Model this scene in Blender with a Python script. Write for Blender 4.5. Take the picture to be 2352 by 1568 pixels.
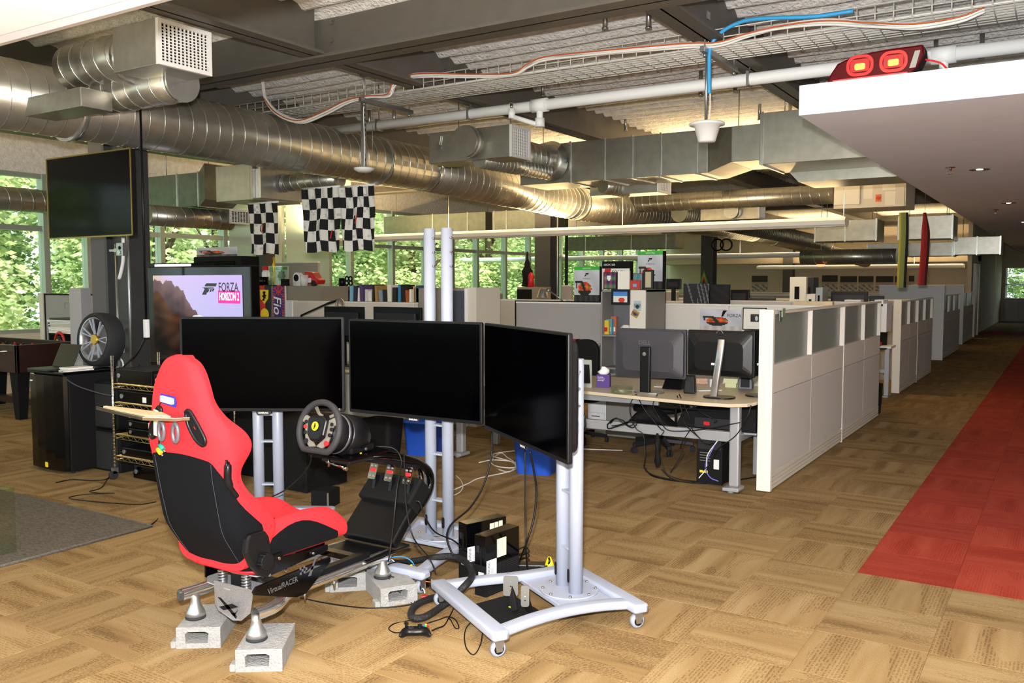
import bpy, bmesh, math, random
from mathutils import Vector, Matrix, Quaternion
random.seed(7)
SC = bpy.context.scene
COL = SC.collection
for _o in list(bpy.data.objects): bpy.data.objects.remove(_o)

# ---------------------------------------------------------------- camera, world, light, exposure
EYE = Vector((0, 0, 1.68)); YAW = math.radians(32.3); PITCH = math.radians(3.85); FPX = 2020.0
cam = bpy.data.cameras.new('camera'); cam.sensor_width = 36; cam.lens = FPX / 2352 * 36
cam.clip_start = .05; cam.clip_end = 300
camo = bpy.data.objects.new('camera', cam); COL.objects.link(camo)
camo.location = EYE; camo.rotation_euler = (math.pi / 2 - PITCH, 0, YAW); SC.camera = camo

SC.view_settings.view_transform = 'Standard'; SC.view_settings.look = 'None'
SC.view_settings.gamma = 1; SC.view_settings.use_curve_mapping = False
SC.view_settings.exposure = 0.08

world = bpy.data.worlds.new('overcast_sky'); SC.world = world; world.use_nodes = True
_bg = world.node_tree.nodes['Background']; _bg.inputs[0].default_value = (.86, .93, 1, 1); _bg.inputs[1].default_value = 3.1

def add_light(name, kind, loc, power, color, size=.1, size_y=None, aim=None, parent=None):
    l = bpy.data.lights.new(name, kind); l.energy = power; l.color = color
    if kind == 'AREA':
        l.size = size
        if size_y: l.shape = 'RECTANGLE'; l.size_y = size_y
    elif kind == 'SUN': l.angle = size
    else: l.shadow_soft_size = size
    o = bpy.data.objects.new(name, l); COL.objects.link(o)
    if parent is not None:
        o.parent = parent; loc = Vector(loc) - parent.location
    o.location = loc
    if aim is not None: o.rotation_euler = Vector(aim).to_track_quat('-Z', 'Y').to_euler()
    return o
# the photographer's flash on top of the camera
add_light('camera_flash', 'POINT', (-.06, .02, 1.85), 1750, (1, .97, .95), .035)
# hazy sun on the trees outside
add_light('hazy_sun', 'SUN', (0, 0, 30), 15, (1, .95, .82), .2, aim=(-.55, .35, -.75))

# ---------------------------------------------------------------- pixel rays (photograph frame 2352 x 1568) to points in the room
_cy, _sy, _cp, _sp = math.cos(YAW), math.sin(YAW), math.cos(PITCH), math.sin(PITCH)
RGT = Vector((_cy, _sy, 0)); FWD = Vector((-_sy * _cp, _cy * _cp, -_sp)); UPV = Vector((-_sy * _sp, _cy * _sp, _cp))
def ray(px, py): return FWD + RGT * ((px - 1176) / FPX) - UPV * ((py - 784) / FPX)
def D(px, py, d): return EYE + ray(px, py) * d
def Fz(px, py, z=0.): r = ray(px, py); return EYE + r * ((z - EYE.z) / r.z)
def Fx(px, py, x): r = ray(px, py); return EYE + r * (x / r.x)
def Fy(px, py, y): r = ray(px, py); return EYE + r * (y / r.y)

# ---------------------------------------------------------------- materials
def lin(c):
    if isinstance(c, str):
        c = c.lstrip('#'); c = [int(c[i:i + 2], 16) for i in (0, 2, 4)]
    o = []
    for v in c[:3]:
        v /= 255.; o.append(v / 12.92 if v <= .04045 else ((v + .055) / 1.055) ** 2.4)
    return (*o, 1)
MATS = {}
def mat(name, c, rough=.6, metal=0., noise=0., scale=30., bump=0., bscale=None, emit=0., alpha=1., coat=0., stretch=None, spec=None):
    if name in MATS: return MATS[name]
    m = bpy.data.materials.new(name); m.use_nodes = True; nt = m.node_tree; b = nt.nodes['Principled BSDF']
    col = lin(c)
    b.inputs['Base Color'].default_value = col; b.inputs['Roughness'].default_value = rough; b.inputs['Metallic'].default_value = metal
    if spec is not None: b.inputs['Specular IOR Level'].default_value = spec
    if coat: b.inputs['Coat Weight'].default_value = coat; b.inputs['Coat Roughness'].default_value = .08
    if emit: b.inputs['Emission Color'].default_value = col; b.inputs['Emission Strength'].default_value = emit
    if alpha < 1: b.inputs['Alpha'].default_value = alpha
    if noise or bump:
        tc = nt.nodes.new('ShaderNodeTexCoord'); src = tc.outputs['Object']
        if stretch:
            mp = nt.nodes.new('ShaderNodeMapping'); mp.inputs['Scale'].default_value = stretch
            nt.links.new(src, mp.inputs[0]); src = mp.outputs[0]
    if noise:
        n = nt.nodes.new('ShaderNodeTexNoise'); n.inputs['Scale'].default_value = scale; n.inputs['Detail'].default_value = 5
        nt.links.new(src, n.inputs['Vector'])
        mr = nt.nodes.new('ShaderNodeMapRange'); mr.inputs['From Min'].default_value = .3; mr.inputs['From Max'].default_value = .7
        mr.inputs['To Min'].default_value = 1 - noise; mr.inputs['To Max'].default_value = 1 + noise
        nt.links.new(n.outputs[0], mr.inputs[0])
        mx = nt.nodes.new('ShaderNodeMix'); mx.data_type = 'RGBA'; mx.blend_type = 'MULTIPLY'; mx.inputs[0].default_value = 1
        mx.inputs[6].default_value = col; nt.links.new(mr.outputs[0], mx.inputs[7]); nt.links.new(mx.outputs[2], b.inputs['Base Color'])
    if bump:
        n2 = nt.nodes.new('ShaderNodeTexNoise'); n2.inputs['Scale'].default_value = bscale or scale; n2.inputs['Detail'].default_value = 6
        nt.links.new(src, n2.inputs['Vector'])
        bp = nt.nodes.new('ShaderNodeBump'); bp.inputs['Strength'].default_value = bump; bp.inputs['Distance'].default_value = .02
        nt.links.new(n2.outputs[0], bp.inputs['Height']); nt.links.new(bp.outputs[0], b.inputs['Normal'])
    MATS[name] = m; return m
def glass_mat(name, tint, mix=.08, rough=.02):
    if name in MATS: return MATS[name]
    m = bpy.data.materials.new(name); m.use_nodes = True; nt = m.node_tree; nt.nodes.clear()
    o = nt.nodes.new('ShaderNodeOutputMaterial'); t = nt.nodes.new('ShaderNodeBsdfTransparent'); g = nt.nodes.new('ShaderNodeBsdfGlossy')
    x = nt.nodes.new('ShaderNodeMixShader'); t.inputs[0].default_value = lin(tint); g.inputs['Roughness'].default_value = rough; x.inputs[0].default_value = mix
    nt.links.new(t.outputs[0], x.inputs[1]); nt.links.new(g.outputs[0], x.inputs[2]); nt.links.new(x.outputs[0], o.inputs[0])
    MATS[name] = m; return m
def attr_mat(name, rough=.6, emit=0.):
    """flat print or screen picture: colour comes from the mesh's own colour attribute"""
    if name in MATS: return MATS[name]
    m = bpy.data.materials.new(name); m.use_nodes = True; nt = m.node_tree; b = nt.nodes['Principled BSDF']
    a = nt.nodes.new('ShaderNodeAttribute'); a.attribute_name = 'Col'; b.inputs['Roughness'].default_value = rough
    if emit:
        b.inputs['Base Color'].default_value = (0.005, .005, .005, 1); b.inputs['Specular IOR Level'].default_value = .06
        nt.links.new(a.outputs['Color'], b.inputs['Emission Color']); b.inputs['Emission Strength'].default_value = emit
    else: nt.links.new(a.outputs['Color'], b.inputs['Base Color'])
    MATS[name] = m; return m

M = dict(
    galv=mat('galvanised_sheet', '#b6b4ab', .33, .84, .10, 9, .03, 60),
    galv_b=mat('galvanised_bright', '#cfd0cf', .25, .85, .08, 14),
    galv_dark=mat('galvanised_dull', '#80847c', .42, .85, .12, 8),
    steel=mat('painted_steel_dark', '#5a5650', .5, 0, .08, 6),
    steel_col=mat('column_paint', '#3a3a3c', .5, 0, .06, 6),
    chrome=mat('chrome', '#d4d2ce', .08, 1),
    brushed=mat('brushed_aluminium', '#c2c2c2', .3, .9, .06, 40),
    zinc=mat('zinc', '#a9abad', .35, .9),
    wire=mat('wire_steel', '#c9c7c0', .5, .25),
    white=mat('white_paint', '#eef0f2', .55),
    whitep=mat('white_plastic', '#e4e4e4', .45),
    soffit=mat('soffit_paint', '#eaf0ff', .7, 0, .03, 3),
    silver=mat('silver_powder_coat', '#a4abbd', .42, .15),
    silver2=mat('desk_silver', '#a9abb0', .38, .4),
    black=mat('black_plastic', '#0d0d10', .38, spec=.35),
    blackm=mat('black_matte', '#0c0c0e', .75, spec=.25),
    blackg=mat('black_gloss', '#040405', .12, spec=.4),
    screen=mat('black_screen', '#010102', .12, spec=.04),
    rubber=mat('rubber', '#202124', .8),
    grey_rub=mat('grey_tyre', '#8d93a3', .6),
    darkgrey=mat('dark_grey_plastic', '#1f1f24', .45),
    red=mat('red_fabric', '#dc1f29', .85, 0, .05, 300, .15, 500),
    blk_fab=mat('black_fabric', '#0a0b0f', .9, 0, .22, 500, .2, 600, spec=.15),
    cream=mat('cream_laminate', '#d9d2c6', .55),
    cream_edge=mat('cream_trim', '#e6e1d8', .5),
    fabric=mat('partition_fabric', '#cdc9c6', .9, 0, .05, 260, .1, 400),
    fabric_l=mat('partition_fabric_light', '#d9d4cd', .85, 0, .03, 200),
    fabric_d=mat('partition_fabric_grey', '#9d9a99', .9, 0, .05, 220),
    cabgrey=mat('cabinet_grey', '#8d8a86', .6),
    block=mat('concrete_block', '#969695', .95, 0, .10, 45, .6, 90),
    green=mat('print_green', '#3fae3a', .5),
    yellow=mat('yellow_plastic', '#f0d012', .5),
    blue=mat('blue_plastic', '#2456c8', .45),
    redp=mat('red_plastic', '#c81e28', .4),
    orange=mat('orange_plastic', '#e07818', .5),
    purple=mat('purple_card', '#44217a', .6),
    paper=mat('paper', '#eeeae0', .8),
    note=mat('sticky_note', '#e6e8b8', .8),
    wood=mat('light_wood', '#cbb28c', .5, 0, .12, 8, stretch=(1, 8, 1)),
    darkwood=mat('dark_red_wood', '#2a120e', .4, 0, .2, 6, stretch=(1, 8, 1)),
    blackcable=mat('black_cable', '#0a0a0c', .45, spec=.35),
    whitecable=mat('white_cable', '#dcdad6', .5),
    bluecable=mat('blue_cable', '#3ba0dc', .4),
    orangecable=mat('orange_cable', '#b85a2c', .5),
    lampw=mat('warm_lamp_glow', '#fff0c8', .5, emit=6.),
    lampw2=mat('white_lamp_glow', '#fff6e2', .5, emit=14.),
    win_glass=glass_mat('window_glass', '#edf5f1', .05),
    frame=mat('window_aluminium', '#b8c4c0', .35, .5),
)

# ---------------------------------------------------------------- mesh builder
def frame_of(d):
    d = Vector(d).normalized(); a = Vector((0, 0, 1)) if abs(d.z) < .95 else Vector((1, 0, 0))
    u = a.cross(d).normalized(); return u, d.cross(u).normalized(), d
class MB:
    def __init__(s, m='white'): s.v = []; s.f = []; s.fm = []; s.fs = []; s.mats = []; s.cols = {}; s.use(m)
    def use(s, m):
        m = M[m] if isinstance(m, str) else m
        if m not in s.mats: s.mats.append(m)
        s.mi = s.mats.index(m); return s
    def face(s, idx, smooth=False): s.f.append(tuple(idx)); s.fm.append(s.mi); s.fs.append(smooth)
    def add(s, vs): n = len(s.v); s.v.extend(Vector(p) for p in vs); return n
    def box(s, x0, x1, y0, y1, z0, z1, T=None):
        p = [Vector((x, y, z)) for z in (z0, z1) for y in (y0, y1) for x in (x0, x1)]
        if T is not None: p = [T @ q for q in p]
        n = s.add(p)
        for q in ((0, 2, 3, 1), (4, 5, 7, 6), (0, 1, 5, 4), (1, 3, 7, 5), (3, 2, 6, 7), (2, 0, 4, 6)): s.face([n + i for i in q])
        return s
    def obox(s, c, size, rz=0., T=None):
        R = Matrix.Translation(Vector(c)) @ Matrix.Rotation(rz, 4, 'Z')
        if T is not None: R = R @ T
        a, b, d = size[0] / 2, size[1] / 2, size[2] / 2
        return s.box(-a, a, -b, b, -d, d, R)
    def hexa(s, p):  # 8 points: bottom 4 (ccw seen from above) then top 4
        n = s.add(p)
        for q in ((3, 2, 1, 0), (4, 5, 6, 7), (0, 1, 5, 4), (1, 2, 6, 5), (2, 3, 7, 6), (3, 0, 4, 7)): s.face([n + i for i in q])
        return s
    def bar(s, a, b, w, h, up=(0, 0, 1)):
        a, b = Vector(a), Vector(b); d = (b - a).normalized(); u = Vector(up); x = d.cross(u).normalized(); u = x.cross(d).normalized()
        x *= w / 2; u *= h / 2
        return s.hexa([a - x - u, a + x - u, b + x - u, b - x - u, a - x + u, a + x + u, b + x + u, b - x + u])
    def cyl(s, a, b, r, r2=None, n=14, caps=True, smooth=True):
        r2 = r if r2 is None else r2; a, b = Vector(a), Vector(b); u, w, d = frame_of(b - a)
        k = s.add([a + (u * math.cos(t) + w * math.sin(t)) * r for t in [2 * math.pi * i / n for i in range(n)]])
        s.add([b + (u * math.cos(t) + w * math.sin(t)) * r2 for t in [2 * math.pi * i / n for i in range(n)]])
        for i in range(n): j = (i + 1) % n; s.face([k + i, k + j, k + n + j, k + n + i], smooth)
        if caps: s.face([k + i for i in range(n)][::-1]); s.face([k + n + i for i in range(n)])
        return s
    def tube(s, pts, r, n=6, closed=False, caps=True):
        pts = [Vector(p) for p in pts]; N = len(pts); rr = r if isinstance(r, (list, tuple)) else [r] * N
        t0 = (pts[1] - pts[0]).normalized(); u, w, _ = frame_of(t0); rings = []
        for i, p in enumerate(pts):
            if closed: t = pts[(i + 1) % N] - pts[i - 1]
            else: t = pts[min(i + 1, N - 1)] - pts[max(i - 1, 0)]
            if t.length < 1e-9: t = t0
            t = t.normalized(); q = t0.rotation_difference(t); u = q @ u; w = q @ w; t0 = t
            rings.append(s.add([p + (u * math.cos(2 * math.pi * k / n) + w * math.sin(2 * math.pi * k / n)) * rr[i] for k in range(n)]))
        for i in range(N if closed else N - 1):
            a, b = rings[i], rings[(i + 1) % N]
            for k in range(n): j = (k + 1) % n; s.face([a + k, a + j, b + j, b + k], True)
        if caps and not closed: s.face([rings[0] + k for k in range(n)][::-1]); s.face([rings[-1] + k for k in range(n)])
        return s
    def lathe(s, prof, o=(0, 0, 0), axis=(0, 0, 1), n=24, smooth=True, close=False):
        o = Vector(o); u, w, d = frame_of(axis); rings = []
        for r, z in prof:
            rings.append(s.add([o + d * z + (u * math.cos(2 * math.pi * k / n) + w * math.sin(2 * math.pi * k / n)) * max(r, 1e-5) for k in range(n)]))
        m = len(rings)
        for i in range(m if close else m - 1):
            a, b = rings[i], rings[(i + 1) % m]
            for k in range(n): j = (k + 1) % n; s.face([a + k, a + j, b + j, b + k], smooth)
        return s
    def prism(s, poly, o, u, v, depth):
        """outline poly (2d, along u and v) pushed by depth along u x v"""
        o, u, v = Vector(o), Vector(u).normalized(), Vector(v).normalized(); w = u.cross(v) * depth; n = len(poly)
        k = s.add([o + u * a + v * b for a, b in poly]); s.add([o + u * a + v * b + w for a, b in poly])
        s.face([k + i for i in range(n)][::-1]); s.face([k + n + i for i in range(n)])
        for i in range(n): j = (i + 1) % n; s.face([k + i, k + j, k + n + j, k + n + i])
        return s
    def poly(s, poly, o, u, v):
        o, u, v = Vector(o), Vector(u).normalized(), Vector(v).normalized()
        k = s.add([o + u * a + v * b for a, b in poly]); s.face(range(k, k + len(poly))); return s
    def loft(s, rows, closed=False, smooth=True, flip=False):
        n = len(rows[0]); ks = [s.add(r) for r in rows]
        for a, b in zip(ks, ks[1:]):
            for i in range(n if closed else n - 1):
                j = (i + 1) % n; q = [a + i, a + j, b + j, b + i]; s.face(q[::-1] if flip else q, smooth)
        return s
    def cap(s, row, flip=False):
        k = s.add(row); q = list(range(k, k + len(row))); s.face(q[::-1] if flip else q); return s
    def text(s, txt, o, u, v, size, align='LEFT', bold=0., shear=0., sx=1.):
        key = (txt, align, bold, shear)
        cu = bpy.data.curves.new('t', 'FONT'); cu.body = txt; cu.size = 1; cu.align_x = align; cu.align_y = 'CENTER'; cu.offset = bold; cu.shear = shear; cu.resolution_u = 3
        ob = bpy.data.objects.new('t', cu); me = bpy.data.meshes.new_from_object(ob)
        o, u, v = Vector(o), Vector(u).normalized(), Vector(v).normalized()
        k = s.add([o + u * (p.co.x * size * sx) + v * (p.co.y * size) for p in me.vertices])
        for p in me.polygons: s.face([k + i for i in p.vertices])
        bpy.data.objects.remove(ob); bpy.data.curves.remove(cu); bpy.data.meshes.remove(me); return s
    def picture(s, fn, o, u, v, w, h, nx, ny, m=None):
        """flat picture: nx x ny cells, fn(a, b) gives the colour at a (left to right), b (bottom to top)"""
        s.use(m or attr_mat('print')); o, u, v = Vector(o), Vector(u).normalized(), Vector(v).normalized()
        k = s.add([o + u * (w * i / nx) + v * (h * j / ny) for j in range(ny + 1) for i in range(nx + 1)])
        for j in range(ny):
            for i in range(nx):
                a = k + j * (nx + 1) + i; s.cols[len(s.f)] = lin(fn((i + .5) / nx, (j + .5) / ny)); s.face([a, a + 1, a + nx + 2, a + nx + 1])
        return s
    def build(s, name, parent=None, local=False, bevel=0., seg=2, kind=None, label=None, sub=0, angle=40):
        me = bpy.data.meshes.new(name)
        T = None if (parent is None or local) else world_of(parent).inverted()
        me.from_pydata([tuple(T @ p) if T is not None else tuple(p) for p in s.v], [], s.f)
        for m in s.mats: me.materials.append(m)
        me.polygons.foreach_set('material_index', s.fm); me.polygons.foreach_set('use_smooth', s.fs)
        if s.cols:
            ca = me.color_attributes.new('Col', 'FLOAT_COLOR', 'CORNER')
            for pi, c in s.cols.items():
                for li in me.polygons[pi].loop_indices: ca.data[li].color = c
        me.validate(); me.update()
        o = bpy.data.objects.new(name, me); COL.objects.link(o)
        if parent is not None: o.parent = parent
        if sub: md = o.modifiers.new('sub', 'SUBSURF'); md.levels = md.render_levels = sub
        if bevel: md = o.modifiers.new('bev', 'BEVEL'); md.width = bevel; md.segments = seg; md.limit_method = 'ANGLE'; md.angle_limit = math.radians(angle)
        if kind: o['kind'] = kind
        if label: o['label'] = label
        return o
def world_of(o):
    m = Matrix.LocRotScale(o.location, o.rotation_euler, o.scale)
    return world_of(o.parent) @ m if o.parent else m
def thing(name, label, cat, loc=(0, 0, 0), rz=0., group=None):
    o = bpy.data.objects.new(name, None); COL.objects.link(o); o.location = loc; o.rotation_euler = (0, 0, rz); o.empty_display_size = .1
    return tag(o, label, cat, group)
def tag(o, label, cat, group=None):
    o['label'] = label; o['category'] = cat
    if group: o['group'] = group
    return o
def structure(name, loc=(0, 0, 0)):
    o = bpy.data.objects.new(name, None); COL.objects.link(o); o.location = loc; o['kind'] = 'structure'; return o
def dup(root, loc, rz, label=None, group=None):
    r = root.copy(); COL.objects.link(r); r.location = loc; r.rotation_euler = (0, 0, rz)
    if label: r['label'] = label
    if group: r['group'] = group
    def kids(a, b):
        for ch in list(a.children):
            c = ch.copy(); COL.objects.link(c); c.parent = b; kids(ch, c)
    kids(root, r); return r
def smooth_path(pts, n=8):
    """Catmull-Rom through the points"""
    P = [Vector(p) for p in pts]; P = [P[0] * 2 - P[1]] + P + [P[-1] * 2 - P[-2]]; out = []
    for i in range(1, len(P) - 2):
        a, b, c, d = P[i - 1:i + 3]
        for k in range(n):
            t = k / n; out.append(.5 * ((2 * b) + (c - a) * t + (2 * a - 5 * b + 4 * c - d) * t * t + (3 * b - a - 3 * c + d) * t ** 3))
    out.append(P[-2]); return out
def cable(name, label, pts, r=.004, m='blackcable', cat='cable', n=6, parent=None, group=None, steps=7):
    o = MB(m).tube(smooth_path(pts, steps), r, n).build(name, parent)
    if parent is None: tag(o, label, cat, group)
    return o
def rounded(w, h, r, n=4):
    """outline of a rounded rectangle centred on 0"""
    out = []
    for cx, cy, a0 in ((w / 2 - r, h / 2 - r, 0), (-w / 2 + r, h / 2 - r, 90), (-w / 2 + r, -h / 2 + r, 180), (w / 2 - r, -h / 2 + r, 270)):
        for i in range(n + 1): t = math.radians(a0 + 90 * i / n); out.append((cx + r * math.cos(t), cy + r * math.sin(t)))
    return out
# ================================================================ SETTING
XW, YF = -13.5, 33.2          # window wall, far wall
# ---- carpet tiles
def carpet_mat(name, base, dark, light):
    m = bpy.data.materials.new(name); m.use_nodes = True; nt = m.node_tree; b = nt.nodes['Principled BSDF']; N = nt.nodes.new; Lk = nt.links.new
    b.inputs['Roughness'].default_value = .95; b.inputs['Specular IOR Level'].default_value = .15
    uv = N('ShaderNodeUVMap'); uv.uv_map = 'UVMap'
    def noise(sx, sy, det):
        mp = N('ShaderNodeMapping'); mp.inputs['Scale'].default_value = (sx, sy, 1); Lk(uv.outputs[0], mp.inputs[0])
        n = N('ShaderNodeTexNoise'); n.inputs['Scale'].default_value = 1; n.inputs['Detail'].default_value = det; Lk(mp.outputs[0], n.inputs['Vector']); return n
    n1 = noise(75, 70, 1); n2 = noise(.9, 8, 2); n3 = noise(190, 190, 1); n4 = noise(1.4, 5, 1)
    def math_(op, a_, b_, c_=None):
        q = N('ShaderNodeMath'); q.operation = op
        for k_, v_ in enumerate((a_, b_, c_)):
            if v_ is None: continue
            if isinstance(v_, (int, float)): q.inputs[k_].default_value = v_
            else: Lk(v_, q.inputs[k_])
        return q.outputs[0]
    wv = N('ShaderNodeTexWave'); wv.bands_direction = 'Y'; wv.inputs['Scale'].default_value = 20; wv.inputs['Distortion'].default_value = .4; Lk(uv.outputs[0], wv.inputs['Vector'])
    dash = math_('MULTIPLY', wv.outputs['Fac'], math_('GREATER_THAN', n1.outputs[0], .47)); dash = math_('MULTIPLY', dash, math_('GREATER_THAN', n4.outputs[0], .45))
    val = math_('MULTIPLY_ADD', dash, -.42, math_('MULTIPLY_ADD', n2.outputs[0], 1.7, -.22))
    r1 = N('ShaderNodeValToRGB'); r1.color_ramp.elements[0].position = .12; r1.color_ramp.elements[0].color = lin(dark)
    r1.color_ramp.elements[1].position = .95; r1.color_ramp.elements[1].color = lin(light); e = r1.color_ramp.elements.new(.52); e.color = lin(base)
    Lk(val, r1.inputs[0])
    ge = N('ShaderNodeNewGeometry'); sc = N('ShaderNodeVectorMath'); sc.operation = 'SCALE'; sc.inputs['Scale'].default_value = 2; Lk(ge.outputs['Position'], sc.inputs[0])
    ad = N('ShaderNodeVectorMath'); ad.inputs[1].default_value = (100 - .04, 100 - .6, 100); Lk(sc.outputs[0], ad.inputs[0])
    fl = N('ShaderNodeVectorMath'); fl.operation = 'FLOOR'; Lk(ad.outputs[0], fl.inputs[0])
    fm = N('ShaderNodeVectorMath'); fm.operation = 'MULTIPLY'; fm.inputs[1].default_value = (1, 1, 0); Lk(fl.outputs[0], fm.inputs[0])
    wn = N('ShaderNodeTexWhiteNoise'); Lk(fm.outputs[0], wn.inputs['Vector'])
    mr = N('ShaderNodeMapRange'); mr.inputs['To Min'].default_value = .9; mr.inputs['To Max'].default_value = 1.06; Lk(wn.outputs['Value'], mr.inputs[0])
    m3 = N('ShaderNodeMapRange'); m3.inputs['From Min'].default_value = .3; m3.inputs['From Max'].default_value = .7; m3.inputs['To Min'].default_value = .85; m3.inputs['To Max'].default_value = 1.15; Lk(n3.outputs[0], m3.inputs[0])
    mm = N('ShaderNodeMath'); mm.operation = 'MULTIPLY'; Lk(mr.outputs[0], mm.inputs[0]); Lk(m3.outputs[0], mm.inputs[1])
    mx = N('ShaderNodeMix'); mx.data_type = 'RGBA'; mx.blend_type = 'MULTIPLY'; mx.inputs[0].default_value = 1
    Lk(r1.outputs[0], mx.inputs[6]); Lk(mm.outputs[0], mx.inputs[7]); Lk(mx.outputs[2], b.inputs['Base Color'])
    bp = N('ShaderNodeBump'); bp.inputs['Strength'].default_value = .35; bp.inputs['Distance'].default_value = .004; Lk(n1.outputs[0], bp.inputs['Height']); Lk(bp.outputs[0], b.inputs['Normal'])
    MATS[name] = m; return m
M['carpet'] = carpet_mat('carpet_tan', '#8e734c', '#6d5535', '#9f8760')
M['carpet_red'] = carpet_mat('carpet_red', '#9c3b2c', '#8c2f23', '#a54636')
floor = MB(mat('subfloor', '#6a5236', .95)).box(-13.7, 6, -4, 48, -.12, -.012).build('floor', kind='structure')
TS, TX0, TY0 = .5, -.98, 5.3
def tile_mesh(red, rot):
    me = bpy.data.meshes.new('carpet_tile'); g = TS / 2 - .0004; c = .0012
    vs = [(-g, -g, -.012), (g, -g, -.012), (g, g, -.012), (-g, g, -.012), (-g, -g, -c), (g, -g, -c), (g, g, -c), (-g, g, -c), (-g + c, -g + c, 0), (g - c, -g + c, 0), (g - c, g - c, 0), (-g + c, g - c, 0)]
    fs = [(8, 9, 10, 11)] + [(4 + i, 4 + (i + 1) % 4, 8 + (i + 1) % 4, 8 + i) for i in range(4)] + [(i, (i + 1) % 4, 4 + (i + 1) % 4, 4 + i) for i in range(4)]
    me.from_pydata(vs, [], fs); uv = me.uv_layers.new(name='UVMap'); ox, oy = random.random() * 9, random.random() * 9
    for lo in me.loops:
        x, y, _ = vs[lo.vertex_index]; a, b = (x, y) if rot == 0 else (y, -x); uv.data[lo.index].uv = (a + ox, b + oy)
    me.materials.append(M['carpet_red' if red else 'carpet']); return me
TM = {(r, q, k): tile_mesh(r, q) for r in (0, 1) for q in (0, 1) for k in range(5)}
cells = []
for i in range(-26, 9):
    for j in range(-9, 72):
        cx, cy = TX0 + (i + .5) * TS, TY0 + (j + .5) * TS
        q = Vector((cx, cy, 0)) - EYE; d = q.dot(FWD)
        if d < 1.5: continue
        px, py = 1176 + FPX * q.dot(RGT) / d, 784 - FPX * q.dot(UPV) / d
        if -260 < px < 2620 and py < 1800 and cx > -13.4:
            red = (i >= 0 and j >= 0) or (54 <= j <= 58 and i >= -3)
            seen = -60 < px < 2410 and py < 1640
            cells.append(((0 if seen else 50) + d, i, j, cx, cy, int(red)))
cells.sort()
rest_v, rest_f, rest_uv, rest_m = [], [], [], []
for n, (d, i, j, cx, cy, red) in enumerate(cells):
    rot = (i + j) % 2 if random.random() < .9 else random.randint(0, 1)
    me = TM[(red, rot, random.randint(0, 4))]
    if n < 300:
        o = bpy.data.objects.new('carpet_tile', me); COL.objects.link(o); o.parent = floor; o.location = (cx, cy, 0)
    else:
        k = len(rest_v); rest_v += [(v.co.x + cx, v.co.y + cy, v.co.z) for v in me.vertices]
        rest_f += [tuple(k + q for q in p.vertices) for p in me.polygons]; rest_m += [red] * len(me.polygons)
        uvl = me.uv_layers[0].data; rest_uv += [tuple(uvl[li].uv) for p in me.polygons for li in p.loop_indices]
me = bpy.data.meshes.new('carpet_tiles'); me.from_pydata(rest_v, [], rest_f); me.materials.append(M['carpet']); me.materials.append(M['carpet_red'])
me.polygons.foreach_set('material_index', rest_m); uv = me.uv_layers.new(name='UVMap'); uv.data.foreach_set('uv', [c for p in rest_uv for c in p])
o = bpy.data.objects.new('carpet_tiles', me); COL.objects.link(o); o.parent = floor; o['kind'] = 'stuff'

# ---- ceiling: ribbed deck with sprayed-on fluffy fireproofing
fluff = mat('sprayed_fireproofing', '#ebe9e5', .97, 0, .12, 14, 1.0, 34)
mb = MB(fluff); rows = []; y = -4.
k = 0
while y < 46:
    ph = (k % 6) / 6.; dz = (.0, .035, .045, .045, .035, .0)[k % 6]
    rows.append([Vector((x, y, 3.95 + dz + .012 * math.sin(x * 7.3 + y * 3.1))) for x in [-13.7 + 1.2 * i for i in range(17)]]); y += .27 / 6; k += 1
mb.loft(rows, flip=True, smooth=True); mb.use('white').box(-13.8, 6, -4, 46, 4.3, 4.4); mb.build('ceiling', kind='structure')

# ---- steel frame
def ibeam(a, b, z0, z1, w, name='steel_beam', bolts=()):
    m = MB('steel'); a, b = Vector(a), Vector(b); d = (b - a).normalized(); n = Vector((-d.y, d.x, 0))
    for (w_, lo, hi) in ((w, z0, z0 + .025), (.016, z0, z1), (w, z1 - .025, z1)):
        p = [a - n * w_ / 2, b - n * w_ / 2, b + n * w_ / 2, a + n * w_ / 2]
        m.hexa([Vector((q.x, q.y, lo)) for q in p] + [Vector((q.x, q.y, hi)) for q in p])
    for c, ax in bolts: m.cyl(c, Vector(c) + Vector(ax) * .02, .022, n=8, smooth=False)
    return m.build(name, kind='structure')
for y in (5.7, 14.7, 23.7, 32.4): ibeam((-13.5, y, 0), (6, y, 0), 3.58, 4.25, .3, bolts=[((-5.42, 5.69 - .01, z), (0, -1, 0)) for z in (3.75, 3.9)] if y < 6 else ())
for x in (-11.55, -8.55, -5.5, -2.5, .6):
    for y0, y1 in ((-4, 5.55), (5.85, 14.55), (14.85, 23.55), (23.85, 32.3)): ibeam((x, y0, 0), (x, y1, 0), 3.6, 4.1, .24)
def wcolumn(x, y, w=.26, z1=3.6, dpt=.26):
    m = MB('steel_col'); m.box(x - w / 2, x + w / 2, y - dpt / 2, y - dpt / 2 + .02, 0, z1); m.box(x - w / 2, x + w / 2, y + dpt / 2 - .02, y + dpt / 2, 0, z1)
    m.box(x - .008, x + .008, y - dpt / 2 + .02, y + dpt / 2 - .02, 0, z1); m.box(x - .2, x + .2, y - .2, y + .2, 0, .02)
    return m.build('steel_column', kind='structure')
for y in (14.7, 23.7, 32.0): wcolumn(-8.5, y, .34, dpt=.34)
# the near column is boxed on its window side
m = MB(mat('column_grey', '#57545a', .6)); m.box(-8.92, -8.36, 5.62, 5.9, 0, 3.6); m.use('steel_col'); m.box(-8.36, -8.12, 5.5, 5.78, 0, 3.6); m.box(-8.40, -8.36, 5.44, 5.62, 0, 3.6)
m.build('steel_column', kind='structure', bevel=.004)
m = MB('steel_col').box(-13.1, -12.85, 11.6, 11.85, 0, 3.6); m.build('steel_column', kind='structure', bevel=.004)

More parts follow.
